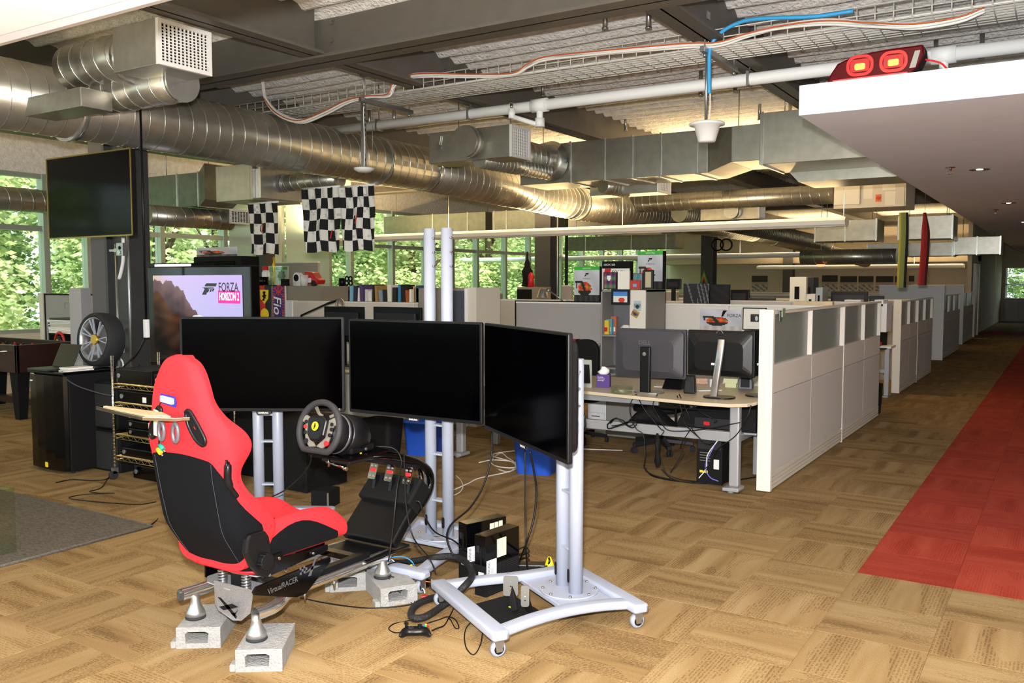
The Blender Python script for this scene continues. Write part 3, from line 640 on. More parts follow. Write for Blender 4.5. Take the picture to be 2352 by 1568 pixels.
MB('whitep').lathe([(0, -.145), (.062, -.145), (.07, -.135), (.105, -.012), (.14, -.01), (.142, .004), (.13, .012), (.0, .02)], (bc.x, Yt, bc.z), n=32).build('dome', dome)
MB('zinc').cyl((bc.x - .01, Yt, bc.z), (bc.x - .01, Yt, 3.6), .012, n=8).build('rod', dome); cable('lead', '', [(bc.x + .02, Yt, bc.z + .01), (bc.x + .03, Yt - .02, bc.z + .15), (bc.x + .02, Yt, bc.z + .42)], .006, 'whitecable', parent=dome)
cable('blue_cable', 'bright blue cable curving down from the tray to the white dome', trayline([(1629, 215), (1629, 160), (1631, 112), (1650, 80), (1690, 55), (1742, 43), (1868, 38), (1960, 25)], -.02), .016, 'bluecable', n=8)
dc = Fy(836, 388, Yt); det = thing('antenna_disc', 'flat white disc antenna on a slotted strut below the tray', 'antenna', dc)
MB('whitep').lathe([(0, -.035), (.06, -.032), (.1, -.01), (.105, .008), (.06, .016), (0, .018)], dc, n=28).build('disc', det)
MB('zinc').box(dc.x - .02, dc.x + .02, Yt - .02, Yt + .02, dc.z + .015, zt - .02).build('strut', det, bevel=.003); m = MB('blackm'); z = dc.z + .08
while z < zt - .1: m.box(dc.x + .0195, dc.x + .0207, Yt - .006, Yt + .006, z, z + .028); z += .05
m.build('strut_slots', det, kind='stuff'); cable('lead', '', [dc + Vector((.03, -.03, .02)), dc + Vector((.05, -.04, .2)), dc + Vector((.03, -.03, .5)), dc + Vector((.05, -.05, .62))], .006, 'whitecable', parent=det)

# ---- linear pendant lights with real uplight
def pendant(label, x0, x1, Y, z, w=.40, power=60, cables=(), hs=1.7):
    t = thing('linear_pendant_light', label, 'light', (x0, Y, z), group='linear pendant lights'); prof = [(a_, b_ * hs) for a_, b_ in [(-w / 2, .05), (-w / 2 + .02, .015), (-w / 2 + .07, 0), (w / 2 - .07, 0), (w / 2 - .02, .015), (w / 2, .05), (w / 2 - .06, .075), (-w / 2 + .06, .075)]]
    MB('white').prism([(a, b) for a, b in prof], (x0, Y, z), (0, 1, 0), (0, 0, 1), x1 - x0).build('housing', t)
    MB('lampw').box(x0 + .05, x1 - .05, Y - w / 2 + .09, Y + w / 2 - .09, z + .0755 * hs, z + .0755 * hs + .004).build('uplight_lens', t)
    MB(mat('perforated_white', '#f7f6f2', .5)).box(x0 + .12, x1 - .12, Y - .09, Y + .09, z - .004, z).build('lower_lens', t)
    for cx in cables: MB('zinc').cyl((cx, Y, z + .07), (cx, Y, 3.96), .003, n=5).build('suspension_cable', t)
    L = x1 - x0; n = max(1, round(L / 4))
    for k in range(n): add_light('uplight', 'AREA', (x0 + L * (k + .5) / n, Y, z + .085 * hs + .01), power * .9 * L / n, (1, .70, .34), L / n * .95, .18, aim=(0, 0, 1), parent=t)
    return t
pendant('wide white light fitting closest to the camera at the upper left corner', -5.2, -1.72, 1.52, 2.5, .44, 26, (-2.3,), 1.)
e = Fz(1975, 527, 2.5); s0 = Fz(455, 563, 2.5); pendant('white linear light hanging behind the twin silver poles', s0.x, e.x, 13.6, 2.5, .3, 58, [Fy(x, 500, 13.6).x for x in (1030, 1430, 1938)])
pendant('grey linear light running across the middle distance', Fy(1060, 592, 24.5).x, Fy(2135, 594, 24.5).x, 24.5, Fy(1600, 594, 24.5).z, .3, 9, [Fy(1700, 560, 24.5).x])
pendant('thin far linear light in front of the far wall', Fy(1740, 615, 31).x, Fy(2215, 618, 31).x, 31, Fy(2000, 617, 31).z, .3, 30, [Fy(2100, 600, 31).x])
pendant('linear light over the left corner beyond the frame', -13, -9.2, 4.2, 2.62, .3, 22, [-12, -9.6])

# ---- soffit fittings and tail lamp
for i, (px, py) in enumerate(((2250, 389), (2317, 466), (2351, 510))):
    p = Fz(px, py, SZ); t = thing('recessed_downlight', ['largest round recessed downlight in the white soffit', 'middle recessed downlight in the white soffit', 'farthest visible recessed downlight at the frame edge'][i], 'light', p, group='recessed soffit lights')
    MB('chrome').lathe([(.075, 0), (.085, -.004), (.092, -.003), (.092, .0)], p, n=28).build('trim_ring', t); MB('brushed').lathe([(.075, -.001), (.045, -.0006), (0, -.0004)], p, n=24).build('reflector', t); MB('lampw2').lathe([(.03, -.003), (0, -.004)], p, n=16).build('bulb', t)
for i, (px, py) in enumerate(((2183, 388), (2287, 485))):
    p = Fz(px, py - 4, SZ); t = thing('fire_sprinkler', ['chrome sprinkler head beside the largest downlight', 'chrome sprinkler head beside the middle downlight'][i], 'sprinkler', p, group='soffit sprinklers')
    MB('chrome').lathe([(.045, 0), (.04, -.008), (.012, -.01), (.012, -.03), (.003, -.035)], p, n=18).build('escutcheon', t); MB('chrome').tube([p + Vector((-.016, 0, -.03)), p + Vector((-.014, 0, -.05)), p + Vector((0, 0, -.058)), p + Vector((.014, 0, -.05)), p + Vector((.016, 0, -.03))], .003, 5).cyl(p + Vector((0, 0, -.058)), p + Vector((0, 0, -.062)), .02, n=12).build('deflector', t)
Yq = SY + .12; zq = SZ + .19; L0 = Fy(1897, 190, Yq).x; L1 = Fy(2122, 165, Yq).x; W_ = L1 - L0; t = thing('tail_lamp', 'red car tail lamp lying on top of the white soffit', 'lamp', (L0, Yq, zq)); Hh = .185
outl = [(0, 0), (W_ * .86, 0), (W_ * .95, Hh * .35), (W_, Hh * .7), (W_ * .99, Hh), (W_ * .62, Hh), (W_ * .3, Hh * .93), (W_ * .12, Hh * .72), (W_ * .04, Hh * .35)]
MB('blackm').prism(outl, (L0, Yq + .16, zq), (1, 0, 0), (0, 0, 1), .14).build('housing', t, bevel=.01)
MB(mat('tail_lens', '#4a040a', .2, spec=.15)).prism([(a, b) for a, b in outl], (L0, Yq + .03, zq), (1, 0, 0), (0, 0, 1), .04).build('lens', t, bevel=.012)
def ringp(mb, cx, cz, w, h, th, y): 
    o = rounded(w, h, min(w, h) * .42, 5); i_ = rounded(w - th, h - th, min(w - th, h - th) * .42, 5); k = mb.add([(cx + a, y, cz + b) for a, b in o]); mb.add([(cx + a, y, cz + b) for a, b in i_]); n = len(o)
    for q in range(n): j = (q + 1) % n; mb.face([k + q, k + j, k + n + j, k + n + q])
for cx, col, es in ((W_ * .36, '#e0161a', .55), (W_ * .70, '#e81e1a', .7)):
    m = MB(mat('tail_glow_%d' % int(cx * 1000), col, .3, emit=es)); ringp(m, L0 + cx, zq + Hh * .56, W_ * .28, Hh * .7, .035, Yq - .0125); m.build('light_ring', t)
    MB(mat('tail_inner', '#a00c14', .3, emit=.25)).prism(rounded(W_ * .2, Hh * .42, .02), (L0 + cx, Yq - .011, zq + Hh * .56), (1, 0, 0), (0, 0, 1), .003).build('inner_lens', t)
    MB(mat('tail_hot', '#ff8a40', .3, emit=1.6)).prism(rounded(W_ * .11, Hh * .22, .012), (L0 + cx, Yq - .013, zq + Hh * .52), (1, 0, 0), (0, 0, 1), .003).build('bulb', t)
MB(mat('tail_strip', '#ff3a3a', .3, emit=.7)).box(L0 + W_ * .08, L0 + W_ * .84, Yq - .014, Yq - .01, zq + .008, zq + .03).build('lower_strip', t)
MB(mat('tail_clear', '#8c8a88', .15)).prism([(0, 0), (.035, 0), (.06, .1), (.03, .1)], (L0 + W_ * .86, Yq - .013, zq + .05), (1, 0, 0), (0, 0, 1), .004).build('reverse_lens', t)
cable('tail_lamp_cable', 'red and grey lead trailing from the tail lamp', [(L1 - .02, Yq + .1, zq + .12), (L1 + .08, Yq + .08, zq + .08), (L1 + .16, Yq + .06, zq + .01), (L1 + .35, Yq + .1, zq + .01)], .006, 'redp')
# ================================================================ RACING COCKPIT
CX = -3.215
def interp(tab, z):
    if z <= tab[0][0]: return tab[0][1:]
    for i in range(len(tab) - 1):
        a, b = tab[i], tab[i + 1]
        if z <= b[0]:
            t = (z - a[0]) / (b[0] - a[0]); p = tab[max(i - 1, 0)]; q = tab[min(i + 2, len(tab) - 1)]; out = []
            for k in range(1, len(a)):
                m0 = (b[k] - p[k]) / (b[0] - p[0]) * (b[0] - a[0]); m1 = (q[k] - a[k]) / (q[0] - a[0]) * (b[0] - a[0])
                out.append((2 * t**3 - 3 * t**2 + 1) * a[k] + (t**3 - 2 * t**2 + t) * m0 + (-2 * t**3 + 3 * t**2) * b[k] + (t**3 - t**2) * m1)
            return out
    return tab[-1][1:]
#        z    rear   half  bolster depth, thickness
SEAT = [(.385, 2.590, .215, .10, .07), (.45, 2.555, .240, .13, .08), (.52, 2.510, .248, .19, .08), (.60, 2.465, .250, .26, .08), (.68, 2.445, .252, .23, .075), (.78, 2.425, .255, .14, .07), (.87, 2.410, .256, .115, .065),
        (.97, 2.398, .268, .185, .065), (1.04, 2.390, .260, .165, .065), (1.10, 2.386, .230, .105, .07), (1.17, 2.382, .196, .07, .075), (1.24, 2.378, .170, .07, .08), (1.30, 2.380, .138, .07, .08), (1.338, 2.386, .108, .06, .07), (1.357, 2.395, .075, .045, .05), (1.368, 2.412, .04, .022, .022)]
def sect(z):
    yr, hw, dp, th = interp(SEAT, z)
    rear = [(-hw * .97, yr + dp), (-hw * 1.02, yr + dp * .55), (-hw * .96, yr + .045), (-hw * .74, yr + .010), (-hw * .4, yr), (0, yr)]
    rear = rear + [(-x, y) for x, y in rear[-2::-1]]
    ins = [(hw * .86, yr + dp * 1.0), (hw * .66, yr + max(th, dp * .75)), (hw * .42, yr + th), (0, yr + th)]
    ins = ins + [(-x, y) for x, y in ins[-2::-1]]
    return rear, ins
def seat_pt(s, z, off=0.):
    """s -1..1 across the outer rear surface from left bolster edge to right"""
    rear, _ = sect(z); P = smooth_path([(x, y, 0) for x, y in rear], 6); f = (s + 1) / 2 * (len(P) - 1); i = min(int(f), len(P) - 2); p = P[i].lerp(P[i + 1], f - i)
    q = Vector((CX + p.x, p.y, z))
    if off: d = (P[i + 1] - P[i]).normalized(); q += Vector((d.y, -d.x, 0)) * off
    return q
rig = thing('racing_cockpit', 'red and black bucket racing seat on a chrome rail driving rig standing on concrete blocks', 'racing seat', (CX, 2.6, .1))
rows = []
for k in range(46):
    z = .385 + (1.368 - .385) * (1 - (1 - k / 45) ** 1.6); rear, ins = sect(z)
    rows.append([Vector((CX + p.x, p.y, z)) for p in smooth_path([(x, y, 0) for x, y in rear], 5)] + [Vector((CX + p.x, p.y, z)) for p in smooth_path([(x, y, 0) for x, y in ins], 4)])
m = MB('red').loft(rows, closed=True); m.cap(rows[0], True); m.cap(rows[-1]); back = m.build('seat_back', rig, sub=1)
def ztop(u): u = abs(u); return .945 - .02 * (u / .4) ** 2 if u < .4 else (.925 - .13 * ((u - .4) / .25) if u < .65 else max(.62, .795 - .165 * ((u - .65) / .18)))
rows = []
for j in range(13):
    rows.append([seat_pt(u * .84 if j > 1 else u * .80, .394 + (ztop(u * .84) - .394) * j / 12, .004) for u in [-1 + 2 * i / 36 for i in range(37)]])
MB('blk_fab').loft(rows).build('rear_panel', back)
st = mat('stitch_grey', '#3b3d46', .8)
for u in (-.34, .40): MB(st).tube([seat_pt(u, z, .0055) for z in [.43 + (ztop(u) - .44) * i / 14 for i in range(15)]], .0012, 4).build('stitching', back)
MB('redp').tube([seat_pt(-.8 + 1.6 * i / 24, .398, .004) for i in range(25)], .007, 6).build('lower_piping', back)
# harness openings
for u0 in (.27, -.27):
    sg = 1 if u0 > 0 else -1; q = [(0, 1.135), (.045, 1.142), (.085, 1.12), (.150, 1.035), (.145, 1.005), (.11, .998), (.05, 1.02), (.0, 1.075)]
    def loop(k, off): return [seat_pt(u0 + sg * (a - .07) * k * 1.15, 1.07 + (b - 1.07) * k, off) for a, b in q]
    MB('black').tube(smooth_path(loop(1., .006) + loop(1., .006)[:1], 4)[:-1], .008, 6, closed=True).build('harness_bezel', back)
    m = MB('blackm'); rows = [smooth_path(loop(k, .0065) + loop(k, .0065)[:1], 3) for k in (.97, .7, .4, .1)]; m.loft(rows, flip=sg < 0); m.build('harness_opening', back)
# lever on the right shoulder
L = [seat_pt(.60, .93, .012), seat_pt(.625, .90, .025), seat_pt(.64, .86, .026), seat_pt(.66, .82, .022), seat_pt(.70, .775, .012)]
MB('black').tube(smooth_path(L, 4), [.010] * 2 + [.016] * 10 + [.011] * 5, 8).build('recline_lever', back)
MB('blackg').tube(smooth_path([p + Vector((.005, -.008, .01)) for p in L[:4]], 4), .006, 6).build('lever_trim', back)
# cushion
def csec(y):
    t = (y - 2.56) / (3.17 - 2.56); e = 1 - max(0, (t - .86) / .14) ** 2 * .28; zb = .405 + .02 * max(0, (t - .8) / .2); bol = .565 + .05 * math.sin(math.pi * min(1, t * .95)) ; mid = .50 + .045 * t; w = .235 + .02 * t
    zt = lambda z: zb + (z - zb) * e
    h = [(0, zt(mid)), (.09, zt(mid + .004)), (.135, zt(mid + .035)), (.17, zt(bol)), (w - .03, zt(bol - .005)), (w, zt(bol - .055)), (w - .005, zt(.455)), (w - .04, zb), (0, zb)]
    return h + [(-a, b) for a, b in h[-2:0:-1]]
rows = []
for k in range(22):
    y = 2.56 + .61 * k / 21; rows.append([Vector((CX + a, y, b)) for a, b in csec(y)])
cu = MB('red').loft(rows, closed=True, flip=True).cap(rows[0]).cap(rows[-1], True).build('seat_cushion', rig, sub=2)
rows = []
for k in range(12):
    y = 2.60 + .50 * k / 11; c = csec(y); e = math.sin(math.pi * min(1, .12 + k / 11 * .84)); p6, p5 = Vector((CX + c[6][0] + .004, y, c[6][1] - .012)), Vector((CX + c[5][0] + .004, y, c[5][1]))
    top = p6.lerp(p5, .25 + .95 * e); rows.append([p6, p6.lerp(top, .5) + Vector((.005, 0, 0)), top])
MB('blk_fab').loft(rows).build('side_panel', cu)
rows = []
for k in range(9):
    y = 2.68 + .26 * k / 8; c = csec(y); w = .11 * (1 - (k / 8) ** 3 * .9); rows.append([Vector((CX + w * q, y, c[0][1] + .006 + .006 * abs(q))) for q in (-1, -.5, 0, .5, 1)])
MB('blk_fab').loft(rows).build('centre_insert', cu)
# recliner cover, knob and side bracket
XS = -2.957
def side(px, py, x=XS): p = Fx(px, py, x); return (p.y, p.z)
rc = MB('black').prism([side(*q) for q in ((556, 1236), (562, 1226), (598, 1216), (606, 1228), (612, 1262), (622, 1300), (602, 1324), (585, 1318), (568, 1300), (553, 1268))], (XS, 0, 0), (0, 1, 0), (0, 0, 1), .035).build('recliner_cover', rig, bevel=.008)
kc = Fx(592, 1284, XS); m = MB('black'); n_ = 14; m.prism([((.034 + .005 * (i % 2)) * math.cos(2 * math.pi * i / 28), (.034 + .005 * (i % 2)) * math.sin(2 * math.pi * i / 28)) for i in range(28)], (XS + .035, kc.y, kc.z), (0, 1, 0), (0, 0, 1), .03); m.build('recliner_knob', rc, bevel=.003)
m = MB('blackg').prism([side(*q) for q in ((600, 1318), (598, 1288), (640, 1268), (647, 1266), (650, 1278), (700, 1266), (752, 1250), (752, 1262), (605, 1328))], (XS - .004, 0, 0), (0, 1, 0), (0, 0, 1), .008); m.build('seat_bracket', rig)
for q in ((637, 1281), (613, 1294), (614, 1319), (716, 1270)): p = Fx(*q, XS); MB('chrome').cyl((XS, p.y, p.z), (XS + .016, p.y, p.z), .007, n=8).build('bolt', rig)
# suspension plates with springs at the rear
MB('silver2').prism([(-.15, 0), (-.13, .03), (.13, .03), (.15, 0), (.13, -.03), (0, -.05), (-.13, -.03)], (CX + .03, 2.70, .352), (1, 0, 0), (0, 1, 0), .006).box(CX - .12, CX + .12, 2.7, 2.95, .358, .384).build('upper_plate', rig)
MB('silver2').prism([(-.21, .06), (.21, .06), (.21, -.01), (.15, -.06), (0, -.075), (-.15, -.06), (-.21, -.01)], (CX + .01, 2.70, .28), (1, 0, 0), (0, 1, 0), .006).build('lower_plate', rig)
for x in (CX - .06, CX + .10):
    h = [Vector((x + .019 * math.cos(t), 2.665 + .019 * math.sin(t), .286 + .066 * t / (2 * math.pi * 5))) for t in [2 * math.pi * 5 * i / 70 for i in range(71)]]; MB('zinc').tube(h, .0045, 5).build('spring', rig)
MB('blackm').box(CX - .01, CX + .05, 2.67, 2.72, .286, .352).build('damper_block', rig)
perf = mat('perforated_aluminium', '#9c9da1', .38, .6, .25, 220)
m = MB(perf); o0 = [(-.12, .288), (.14, .288), (.12, .18), (.07, .138), (.02, .132), (-.09, .155), (-.115, .18)]; rows_ = [Vector((CX + .045 + a, 2.63 - .02 * (1 - abs(a) / .14), b + .02)) for a, b in o0]; m.cap(rows_, True); m.cap([p + Vector((0, .004, 0)) for p in rows_]); 
for i in range(7): j = (i + 1) % 7; k = m.add([rows_[i], rows_[j], rows_[j] + Vector((0, .004, 0)), rows_[i] + Vector((0, .004, 0))]); m.face([k, k + 1, k + 2, k + 3])
sk = m.build('skid_plate', rig)
m = MB('blackm'); 
for pl in ([(-.07, .235), (-.045, .235), (.01, .205), (.06, .17), (.055, .155), (.0, .19)], [(-.06, .19), (.03, .222), (.07, .215), (.03, .20), (-.03, .18)], [(.02, .175), (.05, .185), (.07, .205), (.045, .165)]): m.cap([Vector((CX + .045 + a, 2.604, b + .012)) for a, b in pl], True)
m.build('emblem', sk)
# black side plates with the maker's lettering
PL = [(577, 1360), (585, 1347), (755, 1277), (757, 1287), (700, 1362), (678, 1371), (581, 1366)]; XP = -2.935
sp = MB('blackg').prism([side(*q, XP) for q in PL], (XP, 0, 0), (0, 1, 0), (0, 0, 1), .01).build('side_plate', rig, bevel=.002)
grey = mat('print_grey', '#4c4c50', .5)
a, b = Fx(615, 1360, XP + .011), Fx(700, 1322, XP + .011); d = (b - a).normalized(); up = Vector((0, -d.z, d.y))
m = MB(grey).text('VirtualRACER', a, (0, d.y, d.z), (0, -d.z, d.y), .036, bold=.012, sx=.86)
for i in range(4):
    for j in range(3):
        if (i + j) % 2 == 0: p = b + d * (-.03 + .012 * i) + up * (.012 + .012 * j); m.poly([(0, 0), (.012, 0), (.012, .012), (0, .012)], p, d, up)
p = b + d * .02; m.poly([(-.02, .01), (.03, .03), (.085, .015), (.04, .015)], p, d, up).poly([(.0, -.01), (.02, -.012), (.055, .055), (.07, .06), (.06, .075), (.04, .05)], p, d, up)
m.build('lettering', sp)
MB('blackg').box(CX - .285, CX - .275, 2.74, 3.0, .25, .37).build('side_plate', rig, bevel=.002)
# rails, cross bars, feet
RRr = [(-2.985, 2.60, .218), (-2.985, 2.72, .218), (-3.03, 2.86, .235), (-3.05, 3.2, .225), (-3.06, 3.58, .215)]
RLr = [(-3.45, 2.565, .225), (-3.445, 2.70, .222), (-3.41, 2.86, .235), (-3.385, 3.2, .225), (-3.37, 3.58, .215)]
for R_ in (RRr, RLr):
    P = smooth_path(R_, 6); m = MB(mat('rail_chrome', '#e6e4e0', .1, .93)).tube(P, .029, 16, caps=False); m.tube(P[::-1], .0265, 16, caps=False); q = m.build('rail', rig)
    for y in (2.95, 3.15): MB('chrome').cyl((R_[3][0] + .01, y, .2), (R_[3][0] + .01, y, .165), .008, .004, n=8).build('bolt', q)
MB('blackg').bar((-3.42, 2.84, .262), (-3.02, 2.84, .262), .05, .035).build('cross_bar', rig); MB('blackg').bar((-3.40, 3.36, .25), (-3.04, 3.36, .25), .05, .03).build('cross_bar', rig)
for x in (CX - .15, CX + .17): MB('black').bar((x, 2.80, .268), (x, 3.4, .268), .04, .03).build('slide_rail', rig)
for (x, y) in ((-3.43, 2.63), (-2.99, 2.61), (-3.36, 3.57), (-3.06, 3.54)):
    f = MB('brushed').lathe([(.0, .115), (.02, .112), (.021, .085), (.028, .06), (.043, .033), (.046, .016), (.0, .016)], (x, y, .1), n=28).build('foot', rig); MB('rubber').lathe([(0, .016), (.046, .016), (.047, .003), (.043, 0), (0, 0)], (x, y, .1), n=28).build('foot_pad', f)
# steering column arm at the front
arm = [(CX, 3.46, .755), (CX, 3.72, .72), (CX, 3.96, .645), (CX + .0, 4.10, .56), (CX, 4.11, .46), (CX, 4.02, .37), (CX, 3.9, .30), (CX, 3.75, .225)]
for dx, mm in ((-.035, 'chrome'), (.035, 'blackg')): MB(mm).tube([p + Vector((dx, 0, 0)) for p in smooth_path(arm, 6)], .024, 12).build('swing_arm', rig)
MB('black').hexa([Fx(835, 1060, CX - .05) , Fx(955, 1082, CX + .05), Fx(965, 1072, CX + .05), Fx(838, 1048, CX - .05), Fx(835, 1044, CX - .05), Fx(955, 1066, CX + .05), Fx(965, 1060, CX + .05), Fx(838, 1036, CX - .05)]).build('arm_cover', rig, bevel=.004)
MB('blackg').box(CX - .14, CX + .14, 3.30, 3.62, .765, .78).build('wheel_plate', rig, bevel=.003)
m = MB('chrome').box(CX - .16, CX + .2, 3.36, 3.72, .224, .236); m.build('pedal_tray_edge', rig, bevel=.003)
MB('black').box(CX - .158, CX + .198, 3.362, 3.718, .236, .242).build('pedal_tray', rig)
MB('chrome').cyl((CX - .02, 3.31, .748), (CX + .13, 3.29, .735), .007, n=8).cyl((CX - .0, 3.305, .765), (CX, 3.307, .725), .006, n=8).cyl((CX + .125, 3.285, .735), (CX + .145, 3.283, .733), .010, n=8).build('clamp_handle', rig)
# ---- things hung on the back of the seat
p = seat_pt(-.04, 1.18, .014); t = thing('light_controller', 'small white control box in blue tape on the seat back', 'control box', p)
u_ = (seat_pt(.06, 1.175) - seat_pt(-.06, 1.18)).normalized(); v_ = Vector((0, 0, 1)); MB(mat('blue_tape', '#22208a', .5)).prism([(-.05, -.02), (.05, -.024), (.055, .0), (.046, .022), (-.045, .02), (-.052, .004)], p, u_, v_, .004).build('tape', t); MB('white').prism(rounded(.082, .026, .006), p, u_, v_, .012).build('case', t)
cable('controller_cable', 'thin black wire from the white box into the seat opening', [seat_pt(-.12, 1.175, .015), seat_pt(-.17, 1.155, .02), seat_pt(-.16, 1.11, .02), seat_pt(-.10, 1.09, .015)], .0025)
bA, bB = seat_pt(.24, 1.10, .03), seat_pt(-.62, 1.13, .06); d = (bB - bA); 
t = thing('flat_bar', 'flat metal edged wooden bar sticking out through the seat back', 'bar', bA); n_ = Vector((0, -1, 0))
w1 = [(0, -.02), (.02, .035), (.12, .10), (.32, .075), (.46, .055), (.465, .035), (.30, -.0), (.14, -.025), (.02, -.04)]; ux = Vector((-.98, -.12, .055)).normalized(); vx = Vector((-.12, -.98, 0)).normalized()
MB('chrome').prism(w1, bA, ux, vx, .016).build('metal_edge', t, bevel=.003); MB('wood').prism([(a * .86 + .03, b * .72 + .006) for a, b in w1[1:-1]], bA + Vector((0, 0, .0192)), ux, vx, -.003).build('wooden_face', t)
for s_ in (.02, .20):
    c0 = seat_pt(-.12 + s_, 1.045, .03); o = MB(mat('clear_grey_loop', '#77727a', .25, .5)).tube([c0 + Vector((.018 * math.cos(q), -.004, .040 * math.sin(q))) for q in [2 * math.pi * i / 18 for i in range(18)]], .009, 8, closed=True).build('shaft_loop'); tag(o, ['left', 'right'][s_ > .1] + ' grey plastic loop hanging below the flat bar', 'loop', 'loops below the bar')
p = seat_pt(-.22, 1.075, .012); o = MB('note').prism([(-.022, -.06), (.018, -.062), (.02, .05), (-.018, .055)], p, u_, v_, .006).build('yellow_tag', bevel=.002); tag(o, 'yellow rectangular tag hanging from the seat back', 'tag')
w0 = [seat_pt(-.15, 1.06, .015), seat_pt(-.17, 1.01, .02), seat_pt(-.195, .965, .02)]; cable('plug_lead', 'two-core lead ending in yellow and green plugs on the seat back', w0, .0035)
for q, mm, lab in (((-.19, .945, 1), 'yellow', 'yellow'), ((-.15, .965, .5), 'green', 'teal green')):
    a = seat_pt(q[0] - .02, q[1] + .012, .022); b = seat_pt(q[0] + .05, q[1] - .016, .026); o = MB(mm if mm != 'green' else mat('teal', '#149c86', .4)).cyl(a, a.lerp(b, .6), .010, n=10).use('chrome').cyl(a.lerp(b, .6), b, .004, n=8).build('audio_plug'); tag(o, lab + ' plug dangling on the lead at the seat back', 'plug', 'plugs on the seat lead')

# ---- steering wheel controller
wc = Fx(733, 985, CX - .01); wd = Vector((0, .97, -.24)).normalized(); wu = Vector((0, .24, .97)).normalized(); wr = Vector((1, 0, 0))
def W(a, b, c=0.): return wc + wr * a + wu * b + wd * c
t = thing('steering_controller', 'black racing steering wheel with yellow centre badge clamped to the rig', 'steering wheel', wc - wu * .14 + wd * .12)
R0 = .138; rim = []
for i in range(48):
    a = 2 * math.pi * i / 48; r = R0 * (1 if math.sin(a) > -.80 else .80 / abs(math.sin(a)) * 1.0); rim.append(W(r * math.cos(a), r * math.sin(a)))
rm = MB(mat('wheel_grip', '#2a2a2d', .7, 0, .1, 60)).tube(rim, [.0165 if 8 < i < 40 else .0175 for i in range(48)], 12, closed=True).build('rim', t)
hub = MB('black'); hub.prism([(-.068, .05), (-.035, .068), (.035, .068), (.068, .05), (.06, -.03), (.03, -.066), (-.03, -.066), (-.06, -.03)], W(0, 0, .012), wr, wu, .04); h = hub.build('hub', t, bevel=.014, seg=3)
al = mat('spoke_alloy', '#938c80', .36, .5)
for s_ in (-1, 1):
    m = MB(al).prism([(s_ * a, b) for a, b in ((.06, .05), (.095, .066), (.128, .055), (.126, .03), (.098, .022), (.092, -.02), (.078, -.07), (.045, -.098), (.0, -.09), (.02, -.07), (.055, -.04))][::s_], W(0, 0, .006), wr, wu, .012 * 1); sp_ = m.build('spoke', t, bevel=.004)
    for (a, b, mm) in ((.09, .03, 'black'), (.092, .005, 'redp' if s_ < 0 else 'black'), (.085, -.025, 'black'), (.07, -.068, 'redp' if s_ > 0 else 'black')):
        MB(mm).cyl(W(s_ * a, b, .006), W(s_ * a, b, -.011), .010 if abs(b) < .06 else .014, n=12).build('button', sp_)
    MB(al).prism([(s_ * a, b) for a, b in ((.03, .06), (.06, .075), (.088, .105), (.085, .12), (.07, .115), (.045, .085), (.02, .075))][::s_], W(0, 0, .04), wr, wu, .006).build('shift_paddle', t, bevel=.002)
bd = MB('black').cyl(W(0, .012, -.03), W(0, .012, -.032), .0255, n=28).build('badge', t)
MB('yellow').cyl(W(0, .012, -.032), W(0, .012, -.034), .023, n=28).build('badge_face', bd)
horse = [(-.010, -.014), (-.004, -.006), (-.009, .0), (-.004, .004), (-.006, .012), (.0, .015), (.006, .012), (.003, .006), (.009, .001), (.004, -.002), (.008, -.009), (.002, -.006), (.0, -.014)]
MB('blackm').cap([W(a * .95, b + .012, -.0348) for a, b in horse]).cap([W(a * .95, b + .012, -.0347) for a, b in horse], True).build('badge_emblem', bd)
MB('black').lathe([(.0, .03), (.06, .03), (.085, .06), (.098, .07), (.102, .12), (.105, .15)], wc + wu * -.012, wd, n=36).lathe([(.105, .15), (.112, .155), (.112, .25), (.10, .28), (.06, .34), (0, .345)], wc + wu * -.012, wd, n=36).build('base_housing', t)
MB(mat('grey_band', '#6c6c74', .3, .6)).lathe([(.103, .118), (.107, .12), (.107, .132), (.104, .134)], wc + wu * -.012, wd, n=36).build('silver_band', t)
m = MB('black'); b0 = wc + wd * .2; m.box(CX - .085, CX + .085, b0.y - .06, b0.y + .12, .779, b0.z - .06); m.build('base_block', t, bevel=.012)
m = MB(mat('dark_clamp', '#101012', .5)).box(CX - .1, CX + .1, b0.y - .09, b0.y + .1, .735, .764); m.build('clamp', t, bevel=.006)
for (dy, dz, mm) in ((-.01, -.055, 'yellow'), (.02, -.06, 'whitep'), (.03, -.035, 'zinc')):
    MB(mm).cyl((CX + .085, b0.y + dy + .02, b0.z + dz - .05), (CX + .090, b0.y + dy + .02, b0.z + dz - .05), .008, n=10).build('button', t)

